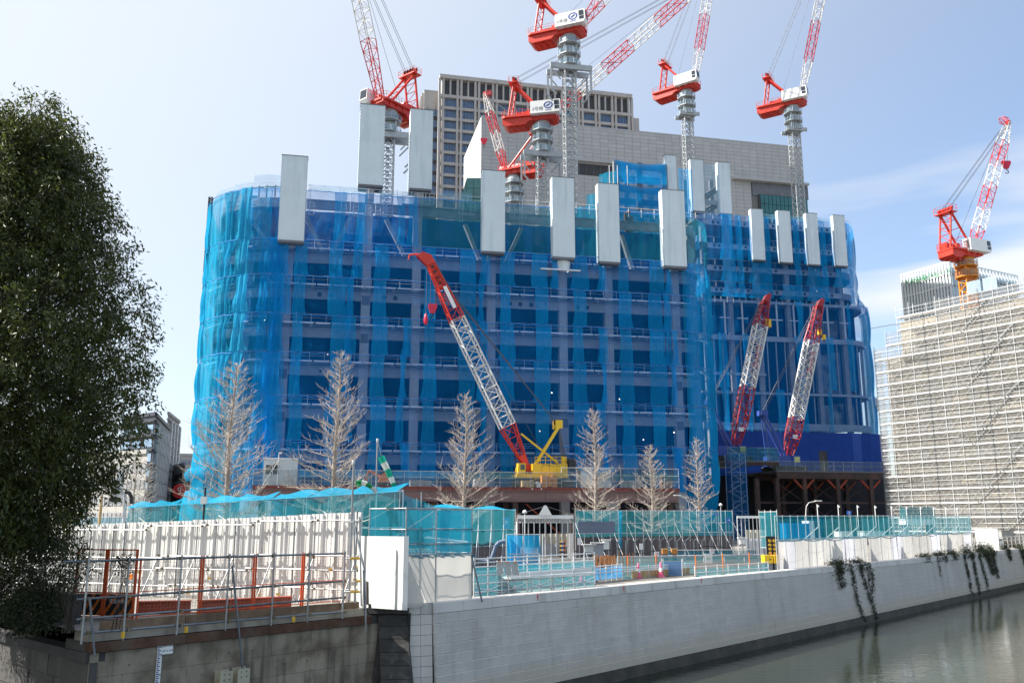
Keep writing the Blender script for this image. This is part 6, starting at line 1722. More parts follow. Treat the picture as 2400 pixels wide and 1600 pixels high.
# ================================================================ scaffolded building on the right
sa = at(2400, 1224.5, 104.0); sa.z = 0
sd = V((-.545, .839, 0)).normalized(); sn = V((-sd.y, sd.x, 0))
if sn.y > 0: sn = -sn
srz = math.atan2(sd.y, sd.x)
pl_ = onv(2086, 1224.5, sa, sa + sd); SLEN = (pl_ - sa).dot(sd)     # visible length from the frame edge to the left end
EXT = 16.0                                                         # goes on beyond the frame
def sp_(s, z, o=0.0): return sa + sd * s + sn * o + V((0, 0, z))
LIFT = 1.72
def ztop_at(px, py): return onv(px, py, sa, sa + sd).z
steps = [(SLEN, ztop_at(2062, 820)), (SLEN - 1.3, ztop_at(2080, 786)), (SLEN - 2.9, ztop_at(2103, 742)), (SLEN - 16.0, 99)]
zmax = ztop_at(2396, 662)
def stop_(s):
    if s > SLEN - 1.2: return ztop_at(2062, 822)
    if s > SLEN - 2.4: return ztop_at(2080, 788)
    return ztop_at(2110, 735) + .4
m_sbw = M('ochre_render_wall', (0.33, 0.295, 0.235), .85, 0, .12, .4, grime=((.22, .215, .205), .35, .45, .62, .8))
m_sbw2 = M('cream_patch', (.48, .43, .34), .85, 0, .08, .8)
m_sgrey = M('grey_sheet_band', (.30, .30, .29), .8, 0, .15, .5)
m_plank = M('white_scaffold_plank', (.72, .72, .70), .5, 0, .08, 1.0, rand=.06)
m_net_scaf = NET('grey_scaffold_mesh', (.44, .43, .41), .42, .5, var=.1)
bld = thing('ochre_building', 'ochre rendered building hidden behind pale scaffolding at the right edge', 'building', sp_(SLEN, G))
mb = MB(); mb.prism([sp_(-EXT, G, -1.6), sp_(SLEN - .3, G, -1.6), sp_(SLEN - 1.0, G, -22), sp_(-EXT, G, -22)], V((0, 0, stop_(SLEN - .5) - .9 - G))); mb.build('wall', m_sbw, bld)
mb = MB(); mb.prism([sp_(-EXT, 0, -1.65), sp_(SLEN - 2.8, 0, -1.65), sp_(SLEN - 3.4, 0, -22), sp_(-EXT, 0, -22)], V((0, 0, stop_(0) - 1.2))); mb.build('wall', m_sbw, bld)
nl = int((zmax - G) / LIFT) + 2
random.seed(5)
for k in range(nl):
    z = G + k * LIFT
    for s in np.arange(-EXT + 1, SLEN - 3, 3.7):
        if z < stop_(s) - 4 and random.random() < .5: bx('render_patch', m_sbw2 if random.random() < .6 else m_sgrey, bld, sp_(s + random.uniform(-.5, .5), z + random.uniform(.5, 1.0), -1.55), (random.uniform(1.2, 3.2), .12, random.uniform(.5, 1.0)), srz)
        if k % 2 == 0 and z < stop_(s) - 4: bx('window_recess', m_sgrey, bld, sp_(s + 1.6, z + .9, -1.56), (1.5, .1, 1.4), srz)
scf = thing('facade_scaffold', 'tall pale tube scaffolding with white platforms covering the ochre building', 'scaffold', sp_(SLEN, G, .3))
BAYL = 1.85
xs = [SLEN - .1 - BAYL * k for k in range(int((SLEN + EXT) / BAYL) + 1)]
for k, s in enumerate(xs):
    zt = stop_(s) + (.75 if k % 2 else .5)
    pipe('standard', m_pipe_lt if k % 4 else m_pipe_dk, scf, sp_(s, G, .55), sp_(s, zt, .55), .045)
    if s > -6: pipe('standard', m_pipe_lt, scf, sp_(s, G, -.45), sp_(s, zt, -.45), .04)
npl = 0
brc = MB()
m_brace_g = M('grey_brace_steel', (.40, .40, .39), .5, .2, .15, 2)
for k in range(1, nl + 1):
    z = G + k * LIFT; smax = SLEN
    segs = [s for s in xs[:-1] if z < stop_(s) + .2]
    if not segs: continue
    ledge = max(segs)
    pipe('ledger', m_pipe_lt, scf, sp_(ledge, z + 1.0, .58), sp_(-EXT, z + 1.0, .58), .024)
    pipe('ledger', m_pipe, scf, sp_(ledge, z + .5, .58), sp_(-EXT, z + .5, .58), .025)
    s = ledge
    while s > -EXT:
        l = BAYL * 2
        bar('platform', m_plank, scf, sp_(s - .04, z + random.uniform(-.02, .02), .05), sp_(max(s - l, -EXT) + .04, z, .05), 1.0, .17); s -= l; npl += 1
    for j, s in enumerate(segs):
        a, b = s, s - BAYL; z1 = z - LIFT
        brc.tube(sp_(a, z1, .6), sp_(b, z, .6), .018, 3); brc.tube(sp_(b, z1, .6), sp_(a, z, .6), .018, 3)
        brc.tube(sp_(a, z - .05, -.45), sp_(a, z - .05, .55), .03, 3)
brc.build('cross_braces', m_brace_g, scf, kind='stuff')
# grey bands and mesh sheets
for y0 in range(0, nl, 1):
    z = G + y0 * LIFT
    if y0 % 3 == 1:
        for s0 in np.arange(-EXT, SLEN - 1, 7.4):
            pipe('tie_cord', m_black, scf, sp_(s0, z + .9, .72), sp_(min(s0 + 7.4, SLEN), z + .9 + random.uniform(-.1, .1), .72), .035)
s = SLEN
for k in range(5):
    w_ = 7.2 if k else 1.9; zt = stop_(s - .4) + .3 if k < 2 else stop_(0) + .2
    a, b = s, max(s - w_, -EXT); mb = MB()
    if a <= -EXT: break
    mb.grid(lambda x, y: sp_(lerp(a, b, x), lerp(G + .3, zt, y), .44 + .04 * math.sin(y * 60 + x * 3)), 6, 30); mb.build('mesh_sheet', m_net_scaf, scf, smooth=True); s -= w_
mb = MB(); mb.grid(lambda x, y: sp_(SLEN, lerp(G + .3, stop_(SLEN), y), lerp(.68, -1.2, x)), 2, 20); mb.build('mesh_sheet', m_net_scaf, scf, smooth=True)
# stair flights climbing to the right
for k in range(2, nl, 1):
    z = G + (k - 1) * LIFT
    if z + LIFT > stop_(0): break
    for s0 in (2.2 - (k % 4) * 1.5 + 1.5,):
        mb = MB()
        for o in (.2, .75): mb.bar(sp_(s0 + 1.1, z, o), sp_(s0 - 1.1, z + LIFT, o), .04, .06)
        for j in range(8): mb.box(sp_(lerp(s0 + 1.1, s0 - 1.1, j / 8), z + LIFT * (j + .5) / 8, .45), (.18, .5, .03), srz)
        mb.tube(sp_(s0 + 1.1, z + .9, .6), sp_(s0 - 1.1, z + LIFT + .9, .6), .02, 4); mb.build('stair_flight', m_pipe, scf)
for s in (1.0, 3.0): mb = MB(); mb.box(sp_(s, stop_(0) + 1.0, -.2), (1.7, .08, 1.6), srz); mb.build('clear_panel', NET('clear_sheet', (.6, .75, .85), .45, .4), scf)
# ================================================================ fences, nets and plant between the canal and the street
def net_wall(parent, a, b, z0, z1, mat, fold=.05, name='net_panel', n=None, sag=.05):
    a, b = V(a), V(b); L_ = (b - a).length; n = n or max(6, int(L_ * 3)); d = (b - a).normalized(); nn = V((d.y, -d.x, 0)); ph = random.uniform(0, 6)
    z0f = z0 if callable(z0) else (lambda x: z0); z1f = z1 if callable(z1) else (lambda x: z1)
    mb = MB()
    def f(x, y):
        p = a.lerp(b, x); s = x * L_
        o = fold * (math.sin(s * 3.1 + ph + y) + .6 * math.sin(s * 7.3 + 2 * ph - 2 * y)) * (.4 + .6 * math.sin(pi * y))
        z = lerp(z0f(x), z1f(x), y) - sag * abs(math.sin(pi * s / 1.8)) * y
        q = p + nn * o; return V((q.x, q.y, z))
    mb.grid(f, n, 6); return mb.build(name, mat, parent, smooth=True)
def post_row(parent, a, b, z0, zt, step, mat, r=.024, stays=0.0, stay_dir=None, name='post'):
    a, b = V(a), V(b); L_ = (b - a).length; n = max(1, round(L_ / step)); zt = zt if callable(zt) else (lambda x, q=zt: q)
    for k in range(n + 1):
        p = a.lerp(b, k / n); pipe(name, mat, parent, V((p.x, p.y, z0)), V((p.x, p.y, zt(k / n))), r)
        if stays: q = p + stay_dir * stays; pipe('stay', mat, parent, V((q.x, q.y, z0)), V((p.x, p.y, lerp(z0, zt(k / n), .72))), r * .9)
def rails(parent, a, b, zs, mat, r=.022):
    for z in zs:
        za, zb = z if isinstance(z, tuple) else (z, z); pipe('rail', mat, parent, V((a.x, a.y, za)), V((b.x, b.y, zb)), r)

# ---- tall turquoise net scaffold behind the white hoarding
A0, A1 = at(296, 1224.5, 54), at(936, 1224.5, 36.0); A0.z = A1.z = 0
zA0, zA1 = onv(296, 1186, A0, A1).z, onv(936, 1145, A0, A1).z
ns_ = thing('net_scaffold', 'tall turquoise netted scaffold screen behind the white hoarding', 'scaffold', V((A1.x, A1.y, G)))
zt = lambda x: lerp(zA0, zA1, x)
ad = (A1 - A0).normalized(); an = V((ad.y, -ad.x, 0))
NP = 8
for k in range(NP):
    a, b = A0.lerp(A1, k / NP), A0.lerp(A1, (k + 1) / NP)
    net_wall(ns_, a, b, G + .6, lambda x, k=k: zt((k + x) / NP), m_net_teal, fold=.06)
    mb = MB()                                           # loose hem folded over the top rail
    mb.grid(lambda x, y: a.lerp(b, x) + an * (.12 + .1 * math.sin(x * 8 + k)) * (1 - y) - an * .5 * y + V((0, 0, zt((k + x) / NP) - .12 * (1 - y) + .2 * y * (1 + .4 * math.sin(x * 6 + k * 2)))), 10, 3); mb.build('net_hem', m_net_lit, ns_, smooth=True)
post_row(ns_, A0 - an * .15, A1 - an * .15, G, lambda x: zt(x) - .02, 1.7, m_pipe_lt)
post_row(ns_, A0 - an * 1.1, A1 - an * 1.1, G, lambda x: zt(x) - .1, 1.7, m_pipe)
for f_ in (.35, .62, .98): rails(ns_, A0 - an * .15, A1 - an * .15, [(zA0 * f_, zA1 * f_)], m_pipe_lt)
for k in range(5):                                      # slack pale rope along the net
    a, b = A0.lerp(A1, .08 + k * .18), A0.lerp(A1, .08 + (k + 1) * .18); mb = MB()
    pts = [a.lerp(b, t) + an * .12 + V((0, 0, zt(.1 + k * .18 + t * .18) * (.70 if k % 2 else .8) - .5 * math.sin(pi * t))) for t in np.linspace(0, 1, 12)]
    mb.path(pts, .014, 4); mb.build('rope', m_rope_white, ns_)
# return of the screen towards the street
B1_ = at(1082, 1224.5, 41); B1_.z = 0
net_wall(ns_, A1, B1_, G + .6, lambda x: lerp(zA1, 3.35, min(1, x * 1.6) ** .6), m_net_teal_dk, fold=.08)
post_row(ns_, A1, B1_, G, lambda x: lerp(zA1, 3.3, min(1, x * 2)), 1.5, m_pipe)
# ---- dark teal fence far left behind the tree
C0, C1 = at(170, 1224.5, 60), at(300, 1224.5, 58); C0.z = C1.z = 0
t = thing('net_fence', 'dark teal net fence under the traffic signal beside the tree', 'fence', V((C0.x, C0.y, G)))
net_wall(t, C0, C1, G, 3.0, m_net_teal_dk); post_row(t, C0, C1, G, 3.05, 1.8, m_pipe_dk); rails(t, C0, C1, [1.2, 2.2, 3.0], m_pipe_dk)

# ---- white canvas sheets and netted cage right of the flat hoarding
D0, D1 = at(952, 1224.5, 30.6), at(1106, 1224.5, 33.2); D0.z = D1.z = 0
zD = onv(1030, 1298, D0, D1).z; zD1 = onv(1030, 1192, D0, D1).z
cage_ = thing('netted_cage', 'scaffold cage with teal net above white canvas sheets behind the canal wall', 'scaffold', V((D0.x, D0.y, G)))
dd = (D1 - D0).normalized(); dn = V((dd.y, -dd.x, 0))
for k, (f0, f1) in enumerate(((0, .44), (.44, 1))):
    net_wall(cage_, D0.lerp(D1, f0), D0.lerp(D1, f1), G, zD + .02, m_sheet_white, fold=.035, name='canvas_sheet', sag=.02)
E0, E1 = D0 - dn * 1.8, D1 - dn * 1.8
for a, b in ((D0, D1), (E0, E1), (D0, E0), (D1, E1)): net_wall(cage_, a, b, zD - .02, zD1, m_net_teal_dk if a is not E0 else m_net_teal, fold=.05)
net_wall(cage_, D0.lerp(D1, .5) + dn * .06, D0.lerp(D1, .64) + dn * .06, zD - .1, zD1 + .03, m_net_teal_dk, fold=.1)
for p in (D0, D0.lerp(D1, .44), D1, E0, E0.lerp(E1, .5), E1): pipe('post', m_pipe, cage_, V((p.x, p.y, G)), V((p.x, p.y, zD1 + .05)), .026)
for a, b in ((D0, D1), (E0, E1), (D0, E0), (D1, E1)): rails(cage_, a, b, [zD, zD + .35, zD + .85, zD1], m_pipe, .022)
pipe('brace', m_pipe_lt, cage_, V((*E0.xy, zD)), V((*E1.xy, zD1)), .02); pipe('brace', m_pipe_dk, cage_, V((*D1.xy, zD - .1)), at(1130, 1410, 33.0), .035)
mb = MB()
for k in range(12): mb.tube(V((*D0.lerp(D1, .08 + k * .078).xy, zD - .05)) + dn * .05, V((*D0.lerp(D1, .08 + (k + 1) * .078).xy, zD - .05 - .06 * (k % 2))) + dn * .07, .04, 5)
mb.build('bunched_net', m_net_teal_dk, cage_)
# small lean-to hut inside the cage
hc = at(1050, 1224.5, 36.5); t = thing('tool_hut', 'small hut with sloping pale roof seen through the teal net cage', 'hut', V((hc.x, hc.y, G)))
bx('wall', m_steel, t, V((hc.x, hc.y, (G + 1.9) / 2)), (1.3, 1.2, 1.9 - G), .1); mb = MB(); mb.prism([V((hc.x - .85, hc.y - .9, 2.05)), V((hc.x + .8, hc.y - .9, 1.85)), V((hc.x + .8, hc.y + .9, 1.85)), V((hc.x - .85, hc.y + .9, 2.05))], V((0, 0, .06))); mb.build('roof', m_white, t)

# ---- second teal screen running to the gate
F0, F1 = at(1018, 1224.5, 52), at(1208, 1224.5, 62); F0.z = F1.z = 0
t = thing('net_screen', 'teal net screen leading from the cage to the site gate', 'fence', V((F0.x, F0.y, G)))
zF = onv(1110, 1192, F0, F1).z
net_wall(t, F0, F1, 1.2, zF, m_net_teal, fold=.08); post_row(t, F0, F1, G, zF + .05, 1.8, m_pipe_lt, stays=1.5, stay_dir=V((-.1, -1, 0))); rails(t, F0, F1, [1.2, 2.2, zF], m_pipe_lt)
mb = MB(); mb.grid(lambda x, y: F0.lerp(F1, x) + V((0, -.2 * y, zF + .12 * y + .1 * math.sin(x * 12) * y)), 16, 2); mb.build('net_hem', m_net_lit, t, smooth=True)
m_browncorr = M('taupe_corrugated', (.165, .13, .125), .65, 0, .08, .6, rand=.05)
def corr(parent, a, b, z0, z1, mat, w=.9, name='panel'):
    a, b = V(a), V(b); L_ = (b - a).length; d = (b - a).normalized(); nn = V((d.y, -d.x, 0)); n = max(1, round(L_ / w))
    for k in range(n):
        s0, s1 = L_ * k / n, L_ * (k + 1) / n; ww = s1 - s0
        prof = [(.01, 0), (.06, .05), (.2, .05), (.25, 0), (.5 * ww, 0), (.5 * ww + .05, .05), (.5 * ww + .19, .05), (.5 * ww + .24, 0), (ww - .01, 0)]
        pts = [a + d * (s0 + x) + nn * y for x, y in prof] + [a + d * (s0 + x) + nn * (y - .02) for x, y in reversed(prof)]
        mb = MB(); mb.prism([V((p.x, p.y, z0)) for p in pts], V((0, 0, z1 - z0))); mb.build(name, mat, parent)
hg = thing('brown_hoarding', 'taupe corrugated hoarding below the teal screen left of the gate', 'hoarding', V((F0.x, F0.y, G)))
corr(hg, F0 + V((0, .3, 0)), F1 + V((0, .3, 0)), G, 1.5, m_browncorr)

# ---- site gate of white bars under a white truss beam
GY_ = 76.0
gl_, gr_ = at(1212, 1224.5, GY_), at(1344, 1224.5, GY_); gl_.z = gr_.z = 0
gz1 = at(1280, 1211, GY_).z; gz0 = at(1280, 1222, GY_).z
gt_ = thing('site_gate', 'wide site entrance gate with white header beam and tall thin bars', 'gate', V((gl_.x, gl_.y, G)))
bar('header_beam', m_white, gt_, gl_ + V((0, 0, gz1)), gr_ + V((0, 0, gz1)), .25, .3)
mb = MB(); mb.lattice(gl_ + V((0, .1, gz0 + .1)), gr_ + V((0, .1, gz0 + .1)), V((0, 0, 1)), .2, .35, .2, .35, 20, .03, .025); mb.build('truss', m_white, gt_)
c = (gl_ + gr_) / 2; mb = MB(); mb.prism([c + V((x, -.2, gz1 + z)) for x, z in ((-.55, .15), (.55, .15), (.1, .95), (-.1, .95))], V((0, .1, 0))); mb.build('king_plate', m_white, gt_)
for sx in (-1, 1): pipe('stay_rope', m_rope, gt_, c + V((0, 0, gz1 + .9)), c + V((sx * 2.3, 0, gz1 + .2)), .02)
for k in range(11): p = gl_.lerp(gr_, k / 10); pipe('gate_bar', m_pipe_lt if k % 3 else m_white, gt_, V((p.x, p.y, G)), V((p.x, p.y, gz0)), .045 if k % 5 else .07)
for p in (gl_, gr_): bar('gate_post', m_girder, gt_, V((p.x, p.y + .3, G)), V((p.x, p.y + .3, gz1 + .3)), .5, .5)
m_cream_corr = M('cream_corrugated', (.50, .47, .38), .7, 0, .06, .8, rand=.06)
ga_, gb_ = at(1262, 1224.5, GY_ + .6), at(1340, 1224.5, GY_ + .6); ga_.z = gb_.z = 0
corr(gt_, ga_, gb_, G, at(1300, 1250, GY_).z, m_cream_corr, name='gate_leaf')
corr(gt_, ga_ - V((0, .25, 0)), gb_ - V((0, .25, 0)), G, at(1300, 1274, GY_).z, M('grey_leaf', (.38, .39, .42), .6, rand=.05), name='gate_leaf')
p = at(1338, 1224.5, GY_ - .8); bx('gate_pillar', m_white, gt_, V((p.x, p.y, (G + at(0, 1249, GY_).z) / 2)), (.35, .3, at(0, 1249, GY_).z - G), 0)
# striped banners on the gate
for px, mats in ((1314, (m_yclamp, m_black)), (1318, (m_white, m_logo)), (1323, (m_stripe_o, m_black))):
    p0_, p1_ = at(px, 1266, GY_ - 1.2), at(px, 1310, GY_ - 1.2); t = thing('warning_banner', {1314: 'narrow yellow and black striped hanging banner at the gate', 1318: 'narrow white and blue striped hanging banner at the gate', 1323: 'narrow orange and black striped hanging banner at the gate'}[px], 'banner', p1_)
    for k in range(9): bx('stripe', mats[k % 2], t, p0_.lerp(p1_, (k + .5) / 9), (.15, .04, (p0_.z - p1_.z) / 9 - .005), random.uniform(-.2, .2))

# ---- far street fence: teal net above taupe hoarding
H0, H1 = at(1348, 1224.5, 74), at(1716, 1224.5, 84); H0.z = H1.z = 0
zH = lambda x: lerp(onv(1348, 1196, H0, H1).z, onv(1716, 1197, H0, H1).z, x)
zHm = lambda x: lerp(onv(1348, 1250, H0, H1).z, onv(1716, 1246, H0, H1).z, x)
st_ = thing('street_fence', 'long teal net fence over taupe hoarding in front of the bare trees', 'fence', V((H0.x, H0.y, G)))
for k in range(4):
    a, b = H0.lerp(H1, k / 4), H0.lerp(H1, (k + 1) / 4)
    net_wall(st_, a, b, lambda x, k=k: zHm((k + x) / 4) - .3, lambda x, k=k: zH((k + x) / 4), m_net_teal if k != 3 else m_net_teal_dk, fold=.04)
post_row(st_, H0 - V((0, .2, 0)), H1 - V((0, .2, 0)), G, lambda x: zH(x) + .08, .92, m_pipe_lt, r=.022)
post_row(st_, H0 - V((0, .3, 0)), H1 - V((0, .3, 0)), G, lambda x: zH(x) + .05, 1.85, m_pipe, r=.024, stays=2.3, stay_dir=V((.35, -.94, 0)))
for f_ in (0, .45, 1): rails(st_, H0 - V((0, .25, 0)), H1 - V((0, .25, 0)), [(lerp(zHm(0), zH(0), f_), lerp(zHm(1), zH(1), f_))], m_pipe_lt)
corr(st_, H0 + V((0, .3, 0)), H1 + V((0, .3, 0)), G, zHm(.5) + .1, m_browncorr)
net_wall(st_, H0.lerp(H1, .25) - V((0, .4, 0)), H0.lerp(H1, .27) - V((0, .4, 0)), G + .6, zH(.25), m_net_lit, fold=.1)
# arched frames along the fence foot
for k in range(14):
    x = at(1400 + k * 21, 1224.5, 74).x; y_ = 72.6 + .25 * k; mb = MB(); h = 1.45
    mb.path([V((x, y_, G)), V((x, y_, h - .3)), V((x + .35, y_, h)), V((x + .75, y_, h - .3)), V((x + .75, y_, G))], .03, 5)
    mb.build('arched_frame', m_pipe_dk, st_)
# slate site notice panel hung on the fence
p = at(1398, 1224.5, 73.3); t = thing('notice_panel', 'wide slate blue blank panel fixed to the teal fence near the gate', 'panel', V((p.x, p.y, at(0, 1247, 73.3).z)))
m_slate = M('slate_panel', (.14, .17, .24), .6)
for r_ in range(2): bx('panel', m_slate, t, V((p.x, p.y, at(0, 1228 + 14 * r_, 73.3).z)), (3.0, .06, .46), math.atan2(10, 12) * 0 + .1)
def small_sign(px, py, Y, w, h, word, lab, back=m_sign, ink=m_black, sz=.3, pole=True):
    p = at(px, py, Y); t = thing('site_sign', lab, 'sign', V((p.x, p.y, G if pole else p.z - h / 2)))
    pl = bx('plate', back, t, p, (w, .04, h), .05)
    if word: text('lettering', word, ink, pl, face_mat(p + V((0, -.026, 0)), V((1, .05, 0))), sz, .003)
    if pole: pipe('post', m_pipe, t, V((p.x, p.y + .05, G)), V((p.x, p.y + .05, p.z)), .025)
m_signblue = M('sign_blue', (.02, .12, .5), .5)
small_sign(1358, 1268, 68, .28, .5, None, 'white notice sheet on the frame just right of the gate')
small_sign(1503, 1280, 70, .28, .45, None, 'white notice board in the middle of the taupe hoarding')
small_sign(1539, 1297, 68, .36, .3, '16', 'small white numbered sign left of the two tan lidded boxes', sz=.22, ink=m_mark)
small_sign(1669, 1291, 70, .34, .36, '17', 'small white numbered sign on the railing nearer the narrow gate', sz=.22, ink=m_mark)
small_sign(1708, 1219, 82, .38, .42, '→', 'blue and white arrow sign at the end of the street fence', back=m_signblue, ink=m_sign, sz=.35)
small_sign(1679, 1205, 82, .34, .24, 'D', 'dark blue sign with letter D on the teal fence', back=m_signblue, ink=m_sign, sz=.24)
small_sign(1990, 1201, 88, .45, .36, '3', 'blue sign with white number 3 beyond the canal fence', back=m_signblue, ink=m_sign, sz=.36)
small_sign(1661, 1308, 62, .5, .62, '出口', 'white exit notice with green print on the long blue railing', ink=m_gtx, sz=.15)
small_sign(1448, 1334, 47, .3, .5, None, 'white notice sheet at the corner of the pit railing')
small_sign(1187, 1225, 62, .5, .75, 'P', 'blue and white sign hanging on the screen left of the gate', back=m_signblue, ink=m_sign, sz=.4)

# ---- second gate further right
I0, I1 = at(1728, 1224.5, 78), at(1792, 1224.5, 78); I0.z = I1.z = 0; zI = at(1750, 1211, 78).z
t = thing('side_gate', 'narrow site gate with thin bars and cream leaf right of the street fence', 'gate', V((I0.x, I0.y, G)))
bar('header_beam', m_white, t, I0 + V((0, 0, zI)), I1 + V((0, 0, zI)), .15, .2)
for k in range(8): p = I0.lerp(I1, k / 7); pipe('gate_bar', m_pipe_lt, t, V((p.x, p.y, G)), V((p.x, p.y, zI)), .04)
corr(t, at(1746, 1224.5, 78.6) * V((1, 1, 0)) if 0 else V((at(1746, 1224.5, 78.6).x, 78.6, 0)), V((at(1792, 1224.5, 78.6).x, 78.6, 0)), G, at(0, 1241, 78).z, m_cream_corr, w=.7, name='gate_leaf')
corr(t, V((at(1746, 1224.5, 78.3).x, 78.3, 0)), V((at(1792, 1224.5, 78.3).x, 78.3, 0)), G, at(0, 1261, 78).z, M('pale_grey_leaf', (.45, .46, .5), .6), w=.7, name='gate_leaf')
J0, J1 = at(1780, 1224.5, 70), at(1822, 1224.5, 68); J0.z = J1.z = 0; zJ = at(1800, 1199, 70).z
t = thing('net_bay', 'narrow teal netted scaffold bay beside the narrow gate', 'scaffold', V((J0.x, J0.y, G)))
net_wall(t, J0, J1, .8, zJ, m_net_teal); post_row(t, J0, J1, G, zJ + .15, .7, m_pipe_lt); rails(t, J0, J1, [.8, 1.6, zJ], m_pipe_lt)
# rack of yellow discs, cones and two yellow generators
p = at(1806, 1224.5, 62); t = thing('lamp_rack', 'black rack of yellow warning lamps by the white canvas fence', 'rack', V((p.x, p.y, G)))
z0_, z1_ = G, at(0, 1256, 62).z; bx('board', m_black, t, V((p.x, p.y, (z0_ + z1_) / 2)), (.75, .1, z1_ - z0_), 0)
for r_ in range(5):
    for k in (-1, 1): q = V((p.x + k * .15, p.y - .06, z1_ - .3 - r_ * .27)); pipe('lamp', m_yclamp, t, q, q - V((0, .06, 0)), .1, 'disc')
m_pink = M('pink_cone', (.75, .10, .22), .5); m_redc = M('red_cone', (.7, .04, .03), .5)
for px, py, Y, lab, c_ in ((1364, 1351, 44.0, 'pink traffic cone standing inside the netted pit railing', m_pink), (1496, 1345, 47, 'pink traffic cone by the pit edge boards left of the glazed panel', m_pink), (1549, 1344, 48, 'pink traffic cone next to the glazed panel', m_pink),
                           (1807, 1290, 60.5, 'red traffic cone in front of the black lamp rack', m_redc), (1815, 1289, 60, 'red traffic cone beside the white canvas fence edge', m_redc)):
    q = at(px, py, Y); 
    if q.z < G: q = onz(px, py, G)
    p = q; t = thing('traffic_cone', lab, 'cone', V((p.x, p.y, G))); h = .75
    mb = MB(); mb.lathe(V((p.x, p.y, G)), [(.17, .03), (.13, .12), (.04, h), (0, h + .02)], 10); cb = mb.build('body', c_, t, smooth=True); bx('base', c_, t, V((p.x, p.y, G + .02)), (.38, .38, .04), 0)
    mb = MB(); mb.lathe(V((p.x, p.y, G)), [(.109, .3), (.082, .48)], 10); mb.build('white_band', m_white, cb)
for px, lab in ((1793, 'yellow generator box left of its twin by the canvas fence'), (1815, 'yellow generator box touching the white canvas fence')):
    p = at(px, 1224.5, 54.5); zc = at(0, 1310, 54.5).z; t = thing('generator', lab, 'generator', V((p.x, p.y, G))); bx('housing', m_yel, t, V((p.x, p.y, zc)), (.5, .6, .44), .1); bx('panel', m_black, t, V((p.x + .1, p.y - .31, zc)), (.1, .02, .06), .1); bx('frame', m_pipe_dk, t, V((p.x, p.y, (zc - .22 + G) / 2)), (.45, .5, zc - .22 - G), .1); bx('lid', m_yel, t, V((p.x, p.y, zc + .235)), (.52, .62, .03), .1)

# ---- canvas and net fence along the canal wall on the right
K0 = onv(1826, 1330, Wb - wn_ * .75, Wc - wn_ * .75); K1 = onv(2280, 1290, Wb - wn_ * .75, Wc - wn_ * .75); K0.z = K1.z = 0
kf = thing('canvas_fence', 'long fence of white canvas sheets below teal net along the canal wall', 'fence', V((K0.x, K0.y, G)))
zk1 = lambda x: lerp(onv(1826, 1264, K0, K1).z, onv(2280, 1246, K0, K1).z, x); zk2 = lambda x: lerp(onv(1826, 1209, K0, K1).z, onv(2280, 1208, K0, K1).z, x)
m_sheet_mauve = NET('greyish_canvas_sheet', (.74, .74, .78), .97, .55, var=.04)
NK = 17
for k in range(NK):
    net_wall(kf, K0.lerp(K1, k / NK), K0.lerp(K1, (k + 1) / NK), G, lambda x, k=k: zk1((k + x) / NK), m_sheet_white if k % 4 else m_sheet_mauve, fold=.05, name='canvas_sheet', n=8)
for k in range(6): net_wall(kf, K0.lerp(K1, k / 6) + wn_ * .04, K0.lerp(K1, (k + 1) / 6) + wn_ * .04, lambda x, k=k: zk1((k + x) / 6) - .03, lambda x, k=k: zk2((k + x) / 6), m_net_teal if k not in (0,) else m_net_teal_dk, fold=.04)
post_row(kf, K0 - wn_ * .1, K1 - wn_ * .1, G, lambda x: zk2(x) + .05, 1.1, m_pipe_lt, r=.024)
for k in range(10):
    p = K0.lerp(K1, .16 + k * .085) - wn_ * .2; z2 = zk2(.16 + k * .085) + .75; pipe('tall_post', m_white, kf, V((p.x, p.y, G)), V((p.x, p.y, z2)), .03); bx('post_clamp', m_pipe_lt, kf, V((p.x, p.y, z2 - .12)) + wn_ * .06, (.09, .12, .12), .5)
    q = p - wn_ * .9 - wd * .9; pipe('stay', m_white, kf, V((q.x, q.y, zk1(.2) - .3)), V((p.x, p.y, zk1(.2) + .7)), .025)
for f_ in (0, 1): rails(kf, K0 - wn_ * .05, K1 - wn_ * .05, [(lerp(zk1(0), zk2(0), f_), lerp(zk1(1), zk2(1), f_))], m_pipe_lt)
for k in range(12):
    a, b = K0.lerp(K1, k / 12) + wn_ * .08, K0.lerp(K1, (k + 1) / 12) + wn_ * .08; mb = MB()
    pts = [a.lerp(b, t) + V((0, 0, zk1((k + t) / 12) - .05 - (.06 + .05 * (k % 3)) * math.sin(pi * t))) for t in np.linspace(0, 1, 7)]; mb.path(pts, .035, 5); mb.build('bunched_net', m_net_teal_dk, kf)
    mb = MB(); pts = [a.lerp(b, t) + wn_ * .02 + V((0, 0, lerp(zk1(0), G, .35 if k % 2 else .6) - .25 * math.sin(pi * t))) for t in np.linspace(0, 1, 8)]; mb.path(pts, .008, 3); mb.build('slack_cord', m_pipe, kf)
